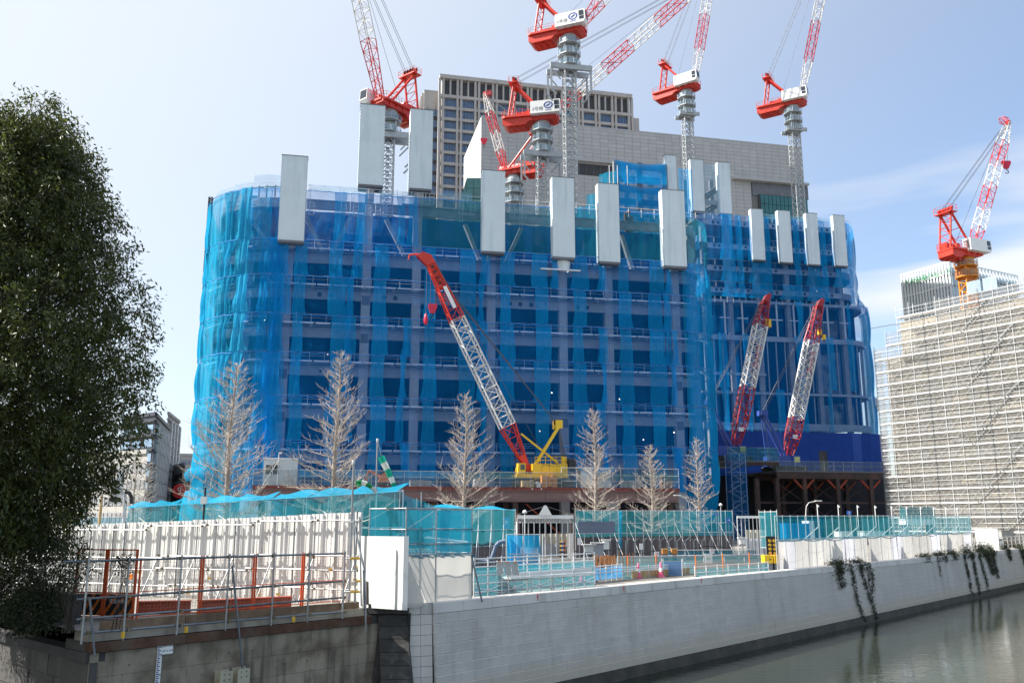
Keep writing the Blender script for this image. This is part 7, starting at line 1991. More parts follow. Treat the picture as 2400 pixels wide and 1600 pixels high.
# things stored behind that fence
def store(px0, px1, py0, py1, Y, mat, name, lab, cat, dpt=1.0):
    Y = onv(px1, 1224.5, K0, K1).y + dpt + 1.4 + (8 if py1 < 1217 else 0)
    a, b = at(px0, 1224.5, Y), at(px1, 1224.5, Y); z1 = at(0, py0, Y).z; z0 = max(G, at(0, py1, Y).z); w = b.x - a.x
    t = thing(name, lab, cat, V(((a.x + b.x) / 2, Y, G))); bx('body', mat, t, V(((a.x + b.x) / 2, Y + dpt / 2, (z0 + z1) / 2)), (w, dpt, z1 - z0), .15)
    if z0 > G + .02:
        for k in (-.4, .4): bx('trestle', m_pipe_dk, t, V(((a.x + b.x) / 2 + k * w, Y + dpt / 2, (G + z0) / 2)), (.1, dpt * .8, z0 - G), .15)
    bx('lid', mat, t, V(((a.x + b.x) / 2, Y + dpt / 2, z1 + .03)), (w * 1.04, dpt * 1.05, .06), .15); return t
t = store(1838, 1895, 1228, 1262, 53.5, m_tarp_blue, 'covered_stack', 'stack covered with light blue tarpaulin behind the canal fence', 'stack'); 
store(1893, 1906, 1222, 1262, 53.2, m_white, 'white_cabinet', 'upright white cabinet beside the blue tarpaulin stack', 'cabinet')
store(1966, 1996, 1247, 1258, 62, m_white, 'white_crate', 'white flat crate behind the teal net near the tall posts', 'crate')
store(2118, 2188, 1217, 1229, 74, m_white, 'white_tank', 'long white tank raised behind the teal canal fence', 'tank')
store(2020, 2072, 1246, 1258, 68, m_cab, 'grey_crate', 'long pale grey crate behind the middle of the canal fence', 'crate')
t = store(2120, 2195, 1190, 1216, 92, m_net_teal, 'netted_stack', 'teal netted stack rising above the canal fence by the scaffolding', 'stack')
# white container and sheeted truck at the far right
a, b = at(2283, 1224.5, 93), at(2336, 1224.5, 91); zc = at(0, 1240, 92).z
t = thing('shipping_container', 'white corrugated container right of the canvas fence end', 'container', V((a.x, a.y, G)))
corr(t, V((a.x, a.y, 0)), V((b.x, b.y, 0)), G, zc, m_white, w=.55, name='side_panel'); corr(t, V((b.x, b.y, 0)), V((b.x + .8, b.y + 2.3, 0)), G, zc, m_cab, w=.55, name='end_panel'); mb = MB(); mb.prism([V((a.x, a.y, zc)), V((b.x, b.y, zc)), V((b.x + .8, b.y + 2.3, zc)), V((a.x + .8, a.y + 2.3, zc))], V((0, 0, .08))); mb.build('roof', m_white, t)
store(2340, 2399, 1243, 1262, 97, m_sgrey, 'sheeted_stack', 'grey sheeted stack behind the railing at the right edge', 'stack', 1.5)
r0, r1 = onv(2283, 1262, Wb - wn_ * .9, Wc - wn_ * .9), onv(2440, 1262, Wb - wn_ * .9, Wc - wn_ * .9); r0.z = r1.z = G
t = thing('quay_railing', 'pale pipe railing on the canal wall beyond the canvas fence', 'railing', r0)
post_row(t, r0, r1, G, 1.25, 1.8, m_pipe_lt, r=.03); rails(t, r0, r1, [.45, .85, 1.2], m_pipe_lt, .028)

# ---- pit area: railings with blue nets, walkways, rebar
def frame_fence(name, lab, a, b, z0, z1, step, net=None, nr=3, mat=m_pipe_lt, netz=None, brace=False, cat='railing'):
    a, b = V((a.x, a.y, 0)), V((b.x, b.y, 0)); t = thing(name, lab, cat, V((a.x, a.y, G)))
    post_row(t, a, b, G, z1 + .06, step, mat, r=.03); rails(t, a, b, [lerp(z0, z1, k / (nr - 1)) for k in range(nr)], mat, .026)
    if net: net_wall(t, a + V((0, .1, 0)), b + V((0, .1, 0)), *(netz or (z0, z1)), net, fold=.04)
    if brace:
        L_ = (b - a).length; n = int(L_ / step / 2)
        for k in range(n): p, q = a.lerp(b, k / n), a.lerp(b, (k + 1) / n); pipe('brace', mat, t, p + V((0, 0, G + .1)), q + V((0, 0, z0 + .2)), .022); pipe('brace', mat, t, q + V((0, 0, G + .1)), p + V((0, 0, z0 + .2)), .022)
    return t
def gx(px, Y): p = at(px, 1224.5, Y); p.z = 0; return p
frame_fence('scaffold_walkway', 'pale scaffold frames with aqua net lining just behind the canal wall', gx(1112, 34.5), gx(1392, 41.0), .1, at(0, 1306, 36).z, .8, m_net_aqua, 5, netz=(G, at(0, 1322, 36).z), brace=True, cat='scaffold')
frame_fence('scaffold_walkway', 'second line of scaffold frames with teal net behind the first', gx(1100, 37.5), gx(1392, 43.5), .3, at(0, 1318, 38).z, 1.7, m_net_teal, 3, netz=(G, at(0, 1330, 38).z), cat='scaffold')
wk = thing('scaffold_platform', 'white scaffold walkway planks inside the aqua netted frames', 'platform', V((*gx(1190, 36).xy, G)))
zw = at(0, 1352, 36.5).z
for k in range(4):
    a, b = gx(1186, 36).lerp(gx(1385, 39.8), k / 4), gx(1186, 36).lerp(gx(1385, 39.8), (k + 1) / 4)
    bar('plank', m_plank, wk, a + V((.02, 0, zw)), b + V((-.02, 0, zw)), .5, .08); bar('toe_board', m_plank, wk, a + V((.02, -.3, zw + .12)), b + V((-.02, -.3, zw + .12)), .03, .14); pipe('support', m_pipe_lt, wk, a + V((.1, 0, G)), a + V((.1, 0, zw)), .03)
frame_fence('pit_railing', 'pale pipe railing with blue net panels at the rebar pit', gx(1392, 43.5), gx(1456, 46.0), .3, at(0, 1325, 44.5).z, .6, m_net_blue2, 3, netz=(G + .1, at(0, 1327, 44.5).z))
frame_fence('pit_railing', 'pipe railing with blue net running right of the rebar bundle', gx(1456, 46), gx(1628, 51), .25, at(0, 1325, 48).z, 1.2, m_net_aqua, 3, netz=(G, .6))
frame_fence('pit_railing', 'pale pipe railing closest to the canal wall before the canvas fence', gx(1624, 47), gx(1795, 52.5), .15, at(0, 1322, 50).z, 1.15, m_net_teal, 2, netz=(G, .35))
frame_fence('pit_railing', 'long pale railing with aqua net in front of the taupe hoarding', gx(1446, 61.5), gx(1786, 66), .35, at(0, 1302, 63).z, 1.7, m_net_aqua, 2, netz=(G, at(0, 1303, 63).z))
frame_fence('pit_railing', 'dark teal netted railing at the foot of the taupe hoarding', gx(1560, 70), gx(1770, 72), .2, at(0, 1288, 71).z, 1.7, m_net_teal_dk, 2, netz=(G, at(0, 1289, 71).z))
# timber boards at the pit edge
t = thing('edge_boards', 'row of tan timber edge boards along the pit railing', 'boards', V((*gx(1500, 47.2).xy, G)))
for k in range(5): a, b = gx(1478 + k * 27, 46.5 + k * .8), gx(1503 + k * 27, 47.3 + k * .8); bar('board', m_board_tan, t, a + V((0, 0, G + .2)), b + V((0, 0, G + .2)), .05, .35)
# glazed blue panel
p = at(1577, 1336, 49); t = thing('clear_screen', 'clear blue plastic screen panel on the pit railing', 'panel', V((p.x, p.y, G))); bx('pane', NET('clear_blue_sheet', (.25, .45, .75), .6, .4), t, V((p.x, p.y, .25)), (.95, .03, .75), .1); 
for k in (-.5, .5): pipe('post', m_pipe_lt, t, V((p.x + k, p.y, G)), V((p.x + k, p.y, .75)), .025)
# orange poles
for px, Y in ((1469, 47), (1535, 49), (1627, 48), (1690, 50), (1752, 52), (1392, 44)):
    p = gx(px, Y); t = thing('marker_pole', {1469: 'orange marker pole beside the rebar pit corner', 1535: 'orange marker pole between two pink cones', 1627: 'orange marker pole where two pale railings meet', 1690: 'orange marker pole midway along the right railing', 1752: 'orange marker pole near the yellow generators', 1392: 'orange marker pole at the scaffold walkway end'}[px], 'pole', V((p.x, p.y, G)))
    pipe('pole', m_stripe_o, t, V((p.x, p.y, G)), V((p.x, p.y, 1.0)), .035); bx('foot', m_black, t, V((p.x, p.y, G + .03)), (.25, .25, .06), 0)
# rebar cage
t = thing('rebar_bundle', 'upright bundle of rusty reinforcing bars in the pit', 'rebar', V((*gx(1415, 50).xy, G)))
m_rebar = M('rust_orange_rebar', (.28, .11, .035), .85, .1, .4, 4); n = 0; mb = MB(); tops = MB()
for k in range(100):
    p = gx(random.uniform(1388, 1442), random.uniform(49, 51.5)); zt_ = at(0, random.uniform(1300, 1306), 50).z; q = V((p.x, p.y, zt_)); mb.tube(V((p.x, p.y, G)), q, .016, 4); tops.tube(q - V((0, 0, .22)), q, .022, 5, cap=True)
mb.build('bars', m_rebar, t, kind='stuff'); tops.build('couplers', M('orange_coupler', (.24, .105, .04), .8, 0, .3, 5), t, kind='stuff')
for k in range(5): p = gx(1450 + k * 8, 51); pipe('bar', m_rebar, t, V((p.x, p.y, G)), V((p.x, p.y, 1.0)), .02)
bar('tie_bar', m_rebar, t, gx(1386, 49) + V((0, 0, .5)), gx(1444, 49.2) + V((0, 0, .5)), .03, .03)
# blue tarpaulin booth
b0, b1 = gx(1187, 47), gx(1265, 47.6); z1 = at(0, 1252, 47).z; t = thing('tarpaulin_booth', 'bright blue tarpaulin booth on a pipe frame left of the gate', 'booth', V((b0.x, b0.y, G)))
m_booth = NET('booth_tarpaulin', (.03, .38, .66), .82, .55, var=.3, tscale=1.6)
net_wall(t, b0, b1, .1, z1, m_booth, fold=.09, name='tarpaulin'); net_wall(t, b0, b0 + V((.2, 1.6, 0)), .1, z1, m_booth, fold=.05, name='tarpaulin')
for p in (b0, b0.lerp(b1, .5), b1, b0 + V((.2, 1.6, 0)), b1 + V((.2, 1.6, 0))): pipe('post', m_pipe_lt, t, V((p.x, p.y - .08, G)), V((p.x, p.y - .08, z1)), .026)
for z in (z1, lerp(G, z1, .55)): rails(t, b0 - V((0, .1, 0)), b1 - V((0, .1, 0)), [z], m_pipe_lt)
# fluttering grey bags on the scaffold
for k, px in enumerate((1171, 1190, 1208)):
    p = at(px, 1332, 35.2); t = thing('hanging_sack', ['leftmost of three grey sacks hanging from the scaffold rail', 'middle one of three grey sacks hanging from the scaffold rail', 'rightmost of three grey sacks hanging from the scaffold rail'][k], 'sack', p)
    mb = MB(); mb.grid(lambda x, y: p + V(((x - .5) * .26 + .03 * math.sin(y * 3 + k), .05 * math.sin(pi * x) * (1 - y), (y - .5) * .48)), 5, 5); mb.build('sack', M('grey_sack', (.45, .47, .47), .8), t, smooth=True); bx('strap', m_stripe_o, t, p + V((0, 0, .25)), (.14, .03, .03), 0)
# ducts, cabinets and hoses in front of the hoarding
def cabinet(px, py0, Y, w, h, lab, mat=m_cab):
    p = at(px, py0, Y); t = thing('electric_cabinet', lab, 'cabinet', V((p.x, p.y, G))); bd = bx('body', mat, t, V((p.x, p.y, p.z - h / 2)), (w, .3, h), 0); bx('door', mat, bd, V((p.x, p.y - .16, p.z - h / 2)), (w * .86, .03, h * .9), 0); pipe('stand', m_pipe_dk, t, V((p.x, p.y, G)), V((p.x, p.y, p.z - h)), .04); bx('canopy', m_white, t, V((p.x, p.y - .05, p.z + .05)), (w * 1.5, .5, .05), 0)
cabinet(1402, 1273, 66, .75, 1.0, 'dark grey cabinet with warning labels near the gate', m_steel); cabinet(1420, 1266, 66, .45, .62, 'white box with wide white canopy right of the dark cabinet', m_white); cabinet(1380, 1277, 66, .7, .5, 'low light grey box between notice sheet and dark cabinet')
cabinet(1740, 1261, 72, .5, .45, 'white junction box on a post before the narrow gate', m_white)
for px, lab in ((1556, 'tan lidded box standing left on the hoarding ledge'), (1578, 'tan lidded box standing right on the hoarding ledge')):
    p = gx(px, 69); z1 = at(0, 1286, 69).z; t = thing('lidded_box', lab, 'box', V((p.x, p.y, G))); bx('stand', m_pipe_dk, t, V((p.x, p.y, (G + z1 - .35) / 2)), (.3, .3, z1 - .35 - G), 0); bx('box', m_board_org, t, V((p.x, p.y, z1 - .18)), (.42, .4, .34), 0); bx('lid', m_board_tan, t, V((p.x, p.y, z1 + .01)), (.46, .44, .04), 0)
t = thing('ventilation_hose', 'bent grey ventilation hose looping beside the blue booth', 'hose', V((*gx(1150, 48).xy, G))); mb = MB()
pts = [at(px, py, 48.5) for px, py in ((1122, 1312), (1140, 1315), (1152, 1308), (1158, 1292), (1162, 1278), (1170, 1270), (1184, 1267))]; mb.path(pts, .1, 8); mb.build('hose', m_slate, t, smooth=True)
pipe('prop', m_pipe, t, V((pts[3].x, pts[3].y, G)), pts[3], .03)
for k, (px0, px1, py) in enumerate(((1345, 1460, 1290), (1470, 1600, 1292), (1600, 1720, 1284))):
    mb = MB(); mb.path([at(lerp(px0, px1, t_), py + 5 * math.sin(t_ * 5 + k) , 70.5 + k) for t_ in np.linspace(0, 1, 12)], .035, 5)
    mb.build('power_cable', m_black, st_)

# ---- windsocks
def windsock(lab, pole_px, ytop, ybot, Y, pts, r0, r1, cols):
    p0, p1 = at(pole_px, ytop, Y), at(pole_px, ybot, Y); t = thing('windsock', lab, 'windsock', V((p0.x, p0.y, G)))
    pipe('pole', m_pipe, t, V((p0.x, p0.y, G)), p0, .035); pipe('pole_cap', m_pipe_lt, t, p0 - V((0, 0, .1)), p0 + V((0, 0, .06)), .05)
    P = [at(x, y, Y) for x, y in pts]; n = len(P) - 1; pipe('cord', m_rope_white, t, p0, P[0], .012)
    for k in range(n):
        mb = MB(); ra, rb = lerp(r0, r1, k / n), lerp(r0, r1, (k + 1) / n); a, b = P[k], P[k + 1]; m, l = _axis(a, b); x, y = m.col[0].to_3d(), m.col[1].to_3d()
        def f(u, v):
            an_ = 2 * pi * u; rr = lerp(ra, rb, v) * (1 + .12 * math.sin(3 * an_ + k)); return a.lerp(b, v) + (x * math.cos(an_) + y * .6 * math.sin(an_)) * rr
        mb.grid(f, 14, 2); mb.build('sock_band', cols[k % 2], t, smooth=True)
m_sockg = NET('green_sock', (.02, .36, .26), .95, .5); m_sockw = NET('white_sock', (.75, .74, .70), .95, .5); m_sockdg = NET('dark_green_sock', (.03, .26, .10), .97, .4)
windsock('green and white windsock hanging down from the tall pole on the net screen', 885, 1031, 1145, 37.5, ((894, 1070), (900, 1084), (908, 1100), (916, 1118), (921, 1132), (926, 1147)), .24, .15, (m_sockg, m_sockw))
windsock('drooping dark green and white windsock on the hoarding pole', 829, 1082, 1200, 31.0, ((836, 1132), (848, 1130), (860, 1134), (872, 1142), (882, 1154)), .17, .10, (m_sockdg, m_sockw))
# ---- poles, lamps, signals
def street_lamp(lab, px, ytop, Y, armpx, army):
    p = gx(px, Y); zt_ = at(px, ytop, Y).z; t = thing('street_lamp', lab, 'street lamp', V((p.x, p.y, G))); m_lp = m_white
    e = at(armpx, army, Y); mb = MB(); q = V((p.x, p.y, zt_ - 1.2)); mb.tube(V((p.x, p.y, G)), q, .06, 8, .045)
    mb.path([q, q + V(((e.x - p.x) * .08, 0, .7)), q + V(((e.x - p.x) * .3, 0, 1.1)), V((e.x, e.y, e.z))], .035, 6); mb.build('pole', m_lp, t, smooth=True)
    bx('lamp_head', m_white, t, V((e.x, e.y, e.z)) + V(((e.x - p.x) * .1, 0, 0)), (.7, .25, .1), 0)
street_lamp('white curved street lamp left of the rightmost bare tree', 1617, 1165, 92, 1590, 1160)
street_lamp('white curved street lamp before the dark platform void', 1890, 1175, 96, 1915, 1173)
p = gx(476, 43); t = thing('sensor_post', 'black post with a white box rising behind the hoarding', 'post', V((p.x, p.y, G))); zt_ = at(0, 1142, 43).z
pipe('post', m_black, t, V((p.x, p.y, G)), V((p.x, p.y, zt_)), .055); bx('box', m_white, t, V((p.x, p.y - .08, at(0, 1172, 43).z)), (.26, .2, .34), 0)
p = gx(290, 57); t = thing('traffic_signal', 'grey traffic signal pole with white backed signal heads by the tree', 'traffic signal', V((p.x, p.y, G))); zt_ = at(0, 1150, 57).z
mb = MB(); mb.tube(V((p.x, p.y, G)), V((p.x, p.y, zt_ - .7)), .11, 8); mb.path([V((p.x, p.y, zt_ - .7)), V((p.x - .08, p.y, zt_ - .2)), V((p.x - .35, p.y, zt_)), V((p.x - 1.0, p.y, zt_ + .05))], .09, 8); mb.build('pole', m_cab, t, smooth=True)
c = at(274, 1150, 57); bx('signal_backplate', m_white, t, c, (.75, .12, 1.6), .25)
for dz_ in (-.5, 0, .5): pipe('visor', m_black, t, c + V((-.05, -.05, dz_)), c + V((-.05, -.35, dz_ - .04)), .17, 'disc')
c = at(283, 1140, 57.3); bx('signal_backplate', m_cab, t, c, (.3, .3, 1.7), .25)
mb = MB(); mb.path([at(294, 1152, 57) + V((0, 0, 0)), at(303, 1154, 57), at(308, 1165, 57), at(308, 1180, 57)], .12, 8); mb.build('cable_duct', m_black, t, smooth=True)
for px, lab in ((198, 'grey pole seen left of the signal through the tree edge'), (233, 'tan pole standing left of the traffic signal')):
    p = gx(px, 55); t = thing('utility_pole', lab, 'pole', V((p.x, p.y, G))); zt_ = at(0, 1165, 55).z; pipe('pole', m_cab if px == 198 else m_board_tan, t, V((p.x, p.y, G)), V((p.x, p.y, zt_)), .09); pipe('cap', m_black, t, V((p.x, p.y, zt_)), V((p.x, p.y, zt_ + .06)), .1)
# cameras on thin poles over the street fence
for px, py, Y, lab in ((1689, 1183, 82, 'thin pole with white camera above the street fence end'), (1230, 1200, 64, 'round white dish lamp on the screen post left of the gate')):
    p = gx(px, Y); q = at(px, py, Y); t = thing('camera_pole', lab, 'pole', V((p.x, p.y, G))); pipe('pole', m_pipe_lt, t, V((p.x, p.y, G)), q, .035); mb = MB(); mb.lathe(q, [(0, .18), (.14, .1), (.16, -.05), (.0, -.1)], 10); mb.build('camera_head', m_white, t, smooth=True)
# ================================================================ plants
m_bark_b = M('ginkgo_bark', (.30, .255, .215), .85, 0, .3, 3, bump=.4)
m_twig = M('pale_twig', (.44, .385, .335), .8, 0, .2, 4)
def bare_tree(label, px, ytop, Y, wpx, seed, zbr=2.6, group='bare street trees before the blue facade', nb=64, dens=1.0):
    rnd = random.Random(seed); p = gx(px, Y); H = at(px, ytop, Y).z - G; Wd = wpx / FPX * Y * 1.12
    t = thing('bare_tree', label, 'tree', V((p.x, p.y, G)), 0, group)
    mb = MB(); pts = []; n = 14
    for k in range(n + 1): f_ = k / n; pts.append(V((p.x + .12 * math.sin(f_ * 7 + seed) * f_, p.y + .12 * math.cos(f_ * 5 + seed) * f_, G + H * f_)))
    r0 = .019 * H
    for k in range(n): mb.tube(pts[k], pts[k + 1], r0 * (1 - .93 * k / n), 7, r0 * (1 - .93 * (k + 1) / n))
    mb.build('trunk', m_bark_b, t, smooth=True)
    br = MB(); ga = 0
    for i in range(nb):
        f_ = (i + rnd.random()) / nb; f_ = .14 + .85 * f_ ** .92; ga += 2.4 + rnd.uniform(-.5, .5)
        k = min(n - 1, int(f_ * n)); o = pts[k].lerp(pts[k + 1], f_ * n - k)
        shape = (1 - f_) ** .72
        ln_ = Wd * shape * rnd.uniform(.65, 1.12) + .25
        d = V((math.cos(ga), math.sin(ga), rnd.uniform(.2, .75) if f_ > .35 else rnd.uniform(-.12, .45))).normalized()
        q = o; r_ = r0 * (1 - .85 * f_) * .17 + .009; m = max(4, int(ln_ / .38)); seg = ln_ / m
        for j in range(m):
            d = (d + V((rnd.uniform(-.14, .14), rnd.uniform(-.14, .14), rnd.uniform(-.03, .13)))).normalized(); e = q + d * seg
            ra = r_ * (1 - .8 * j / m); rb = r_ * (1 - .8 * (j + 1) / m); br.tube(q, e, ra, 4, rb)
            for s_ in range(rnd.choice((2, 3, 3, 4))):
                sd_ = V((d.x + rnd.uniform(-1, 1), d.y + rnd.uniform(-1, 1), d.z + rnd.uniform(-.25, .75))).normalized(); l2 = rnd.uniform(.3, 1.1) * min(1, .35 + ln_ * .22)
                e2 = q.lerp(e, rnd.random()); e3 = e2 + sd_ * l2 * .5; e4 = e3 + (sd_ + V((rnd.uniform(-.3, .3), rnd.uniform(-.3, .3), rnd.uniform(0, .5)))).normalized() * l2 * .5
                br.tube(e2, e3, .016, 3, .013); br.tube(e3, e4, .013, 3, .008)
                if rnd.random() < .6: br.tube(e3, e3 + V((rnd.uniform(-.3, .3), rnd.uniform(-.3, .3), rnd.uniform(.0, .3))) * l2, .009, 3, .006)
            q = e
    br.build('crown', m_twig, t, smooth=True)
bare_tree('broad bare street tree before the left end of the loading deck', 528, 850, 64, 150, 1, nb=97)
bare_tree('tall pointed bare street tree behind the hoarding windsocks', 780, 826, 66, 128, 2, nb=105)
bare_tree('bare street tree left of the yellow crane', 1088, 926, 80, 100, 3, nb=94)
bare_tree('bare street tree directly right of the yellow crane', 1397, 962, 89, 84, 4, nb=89)
bare_tree('shorter bare street tree just left of the white curved street lamp', 1530, 1046, 97, 66, 5, nb=75)
bare_tree('slim bare street tree at the rounded right corner of the nets', 1640, 1030, 99, 52, 6, nb=75)
bare_tree('faint bare tree left of its twin before the finned block', 310, 1072, 108, 46, 7, group='distant bare trees by the office blocks', nb=59)
bare_tree('faint bare tree nearest the finned office block', 338, 1085, 112, 44, 8, group='distant bare trees by the office blocks', nb=59)

# ---- leaf helper: many small folded leaves in one mesh
def leaves(name, pos, dirs, size, mat, parent, origin, jitter=.35, asp=.34):
    n = len(pos); r = rng
    d = dirs + r.normal(0, jitter, (n, 3)); d /= np.linalg.norm(d, axis=1)[:, None]
    u = r.normal(0, 1, (n, 3)); s = np.cross(d, u); s /= np.linalg.norm(s, axis=1)[:, None]
    nn = np.cross(s, d)
    L = size * r.uniform(.7, 1.25, n)[:, None]; w = L * asp
    a = pos; tip = pos + d * L; mid = pos + d * L * .5
    l_ = mid + s * w * .5 + nn * w * .18; r_ = mid - s * w * .5 + nn * w * .18
    vs = np.stack([a, r_, tip, l_], 1).reshape(-1, 3) - np.array(origin)
    idx = np.arange(n) * 4
    me = bpy.data.meshes.new(name)
    me.vertices.add(len(vs)); me.vertices.foreach_set('co', vs.ravel())
    loops = np.stack([idx, idx + 1, idx + 2, idx, idx + 2, idx + 3], 1).ravel()
    me.loops.add(len(loops)); me.loops.foreach_set('vertex_index', loops.astype(np.int32))
    me.polygons.add(n * 2); me.polygons.foreach_set('loop_start', (np.arange(n * 2) * 3).astype(np.int32)); me.polygons.foreach_set('loop_total', np.full(n * 2, 3, np.int32))
    me.materials.append(mat); me.update(); me.validate()
    return _reg(bpy.data.objects.new(name, me), parent, Matrix.Translation(V(origin)))
def LEAF(name, rgb, rgb2, tr=.35):
    m = bpy.data.materials.new(name); m.use_nodes = True; N = m.node_tree.nodes; L = m.node_tree.links.new
    b = N['Principled BSDF']; out = N['Material Output']; geo = N.new('ShaderNodeNewGeometry')
    no = N.new('ShaderNodeTexNoise'); no.inputs['Scale'].default_value = .9; no.inputs['Detail'].default_value = 3; L(geo.outputs['Position'], no.inputs['Vector'])
    n2 = N.new('ShaderNodeTexWhiteNoise'); L(geo.outputs['Random Per Island'], n2.inputs['Vector'])
    ad = N.new('ShaderNodeMath'); ad.operation = 'MULTIPLY_ADD'; ad.inputs[1].default_value = .55; L(geo.outputs['Random Per Island'], ad.inputs[0]); 
    mr = N.new('ShaderNodeMapRange'); mr.inputs['From Min'].default_value = .35; mr.inputs['From Max'].default_value = .7; mr.inputs['To Max'].default_value = .5; L(no.outputs['Fac'], mr.inputs['Value']); L(mr.outputs[0], ad.inputs[2])
    mx = N.new('ShaderNodeMixRGB'); mx.inputs[1].default_value = (*rgb, 1); mx.inputs[2].default_value = (*rgb2, 1); L(ad.outputs[0], mx.inputs[0])
    L(mx.outputs[0], b.inputs['Base Color']); b.inputs['Roughness'].default_value = .42
    tl = N.new('ShaderNodeBsdfTranslucent'); L(mx.outputs[0], tl.inputs[0]); ms = N.new('ShaderNodeMixShader'); ms.inputs[0].default_value = tr; L(b.outputs[0], ms.inputs[1]); L(tl.outputs[0], ms.inputs[2]); L(ms.outputs[0], out.inputs['Surface'])
    return m
m_leaf = LEAF('evergreen_leaf', (.022, .042, .012), (.13, .145, .028), .45); m_leaf2 = LEAF('shrub_leaf', (.010, .022, .008), (.045, .06, .014)); m_ivy = LEAF('ivy_leaf', (.012, .026, .010), (.05, .06, .018), .2)
m_bark = M('dark_bark', (.055, .045, .036), .9, 0, .3, 4, bump=.5)
# ---- big evergreen at the left
TYc = 25.0
tc = at(-75, 1224.5, TYc); tc.z = G
big = thing('evergreen_tree', 'large dark evergreen tree filling the left edge of the view', 'tree', V((tc.x, tc.y, G)))
def rad(z):                                       # crown radius by height, read off the outline in the photograph
    ks = [(1.6, 1.2), (2.4, 2.0), (3.2, 2.7), (4.2, 3.2), (5.2, 3.75), (6.5, 4.35), (7.8, 4.35), (9.0, 3.75), (10.5, 3.05), (12.0, 2.45), (13.3, 1.75), (14.3, .9), (15.2, .15)]
    for (a, ra), (b, rb) in zip(ks[:-1], ks[1:]):
        if z <= b: return lerp(ra, rb, max(0, (z - a) / (b - a)))
    return .1
rnd = random.Random(3)
mb = MB(); mb.tube(V((tc.x, tc.y, G)), V((tc.x + .1, tc.y, 2.2)), .34, 10, .28); mb.tube(V((tc.x + .1, tc.y, 2.2)), V((tc.x + .05, tc.y, 7)), .28, 9, .18); mb.tube(V((tc.x + .05, tc.y, 7)), V((tc.x, tc.y, 13.5)), .18, 8, .04); mb.build('trunk', m_bark, big, smooth=True)
lb = MB(); cp, cdn = [], []
lumps = [V((rnd.uniform(-1, 1), rnd.uniform(-1, 1), rnd.uniform(-1, 1))) for _ in range(4)]
for i in range(240):
    f_ = (i + .5) / 240; z = 1.9 + 12.6 * f_; ga = i * 2.39996; rr = (rad(z) * .80 + .75) * (1 + .14 * noise.noise(V((math.cos(ga) * 2, math.sin(ga) * 2, z * .55))))
    zs = max(1.6, z - rr * .55); o = V((tc.x + .05, tc.y, zs)); e = V((tc.x + math.cos(ga) * rr, tc.y + math.sin(ga) * rr, z))
    m = 8; prev = o
    for j in range(1, m + 1):
        t_ = j / m; q = o.lerp(e, t_) + V((rnd.uniform(-.1, .1), rnd.uniform(-.1, .1), .25 * math.sin(pi * t_)))
        r_ = .075 * (1 - .85 * t_) * (1 - .5 * f_) + .008; lb.tube(prev, q, r_, 4, r_ * .85); prev = q
        if t_ > .30:
            for s_ in range(4 if t_ > .55 else 2):
                d = V((rnd.gauss(0, 1), rnd.gauss(0, 1), rnd.gauss(0, .6))).normalized(); l2 = rnd.uniform(.25, .65)
                e2 = q + d * l2; lb.tube(q, e2, .009, 3, .005); cp.append(e2); cdn.append(d)
lb.build('branches', m_bark, big, kind='stuff')
cp = np.array([tuple(c) for c in cp]); cdn = np.array([tuple(c) for c in cdn])
per = 46
pos = np.repeat(cp, per, 0) + rng.normal(0, .15, (len(cp) * per, 3)); dr = np.repeat(cdn, per, 0) * .6 + np.array([0, 0, -.75])
leaves('crown', pos, dr, .145, m_leaf, big, (tc.x, tc.y, G), .5)
# ---- shrubs under it
def shrub(label, px, Y, rx, rz_, zc, n, seed, size=.09):
    r = np.random.default_rng(seed); p = gx(px, Y); t = thing('shrub', label, 'shrub', V((p.x, p.y, G)))
    u = r.normal(0, 1, (n // 9, 3)); u /= np.linalg.norm(u, axis=1)[:, None]; u *= (r.uniform(.25, 1, (len(u), 1)) ** .5) * r.uniform(.75, 1.1, (len(u), 1))
    c = u * np.array([rx, rx, rz_]) + np.array([p.x, p.y, zc]); c[:, 2] = np.maximum(c[:, 2], G + .05)
    mb = MB()
    for k in range(0, len(c), 5): mb.tube(V((p.x + r.uniform(-.15, .15), p.y + r.uniform(-.15, .15), G)), V(c[k]), .012, 3, .005)
    mb.build('stems', m_bark, t, kind='stuff')
    pos = np.repeat(c, 9, 0) + r.normal(0, .09, (len(c) * 9, 3)); leaves('foliage', pos, np.repeat(u, 9, 0) + np.array([0, 0, -.1]), size, m_leaf2, t, (p.x, p.y, G), .6)
shrub('dark shrub in front of the tree trunk at the left edge', 20, 26.5, 1.5, .9, .75, 7000, 1)
shrub('loose leafy shrub leaning over the quay corner by the railing', 128, 24.6, .75, 1.15, 1.35, 3600, 2)
shrub('sprawling low shrub on the shadowed block wall', 90, 24.2, .9, .55, .3, 4200, 3)
shrub('thin sapling sprays hanging over the orange gate', 185, 24.0, .5, .8, 1.5, 1100, 4)
shrub('small sprig of leaves hanging in front of the gate mesh', 296, 24.4, .22, .3, 1.55, 260, 6)
shrub('dense dark bush between the tree trunk and the block wall', -30, 27.5, 1.8, 1.2, 1.2, 7000, 5)
# low dark garden wall under the shrubs
a, b = onz(40, 1440, G), onz(178, 1462, G)
t = thing('garden_wall', 'low dark concrete wall hidden behind the shrubs by the orange gate', 'wall', a); bar('wall', m_dblock, t, a + V((0, 0, .35)), b + V((0, 0, .35)), .25, .75); bar('coping', m_dcap, t, a + V((0, 0, .76)), b + V((0, 0, .76)), .32, .07)
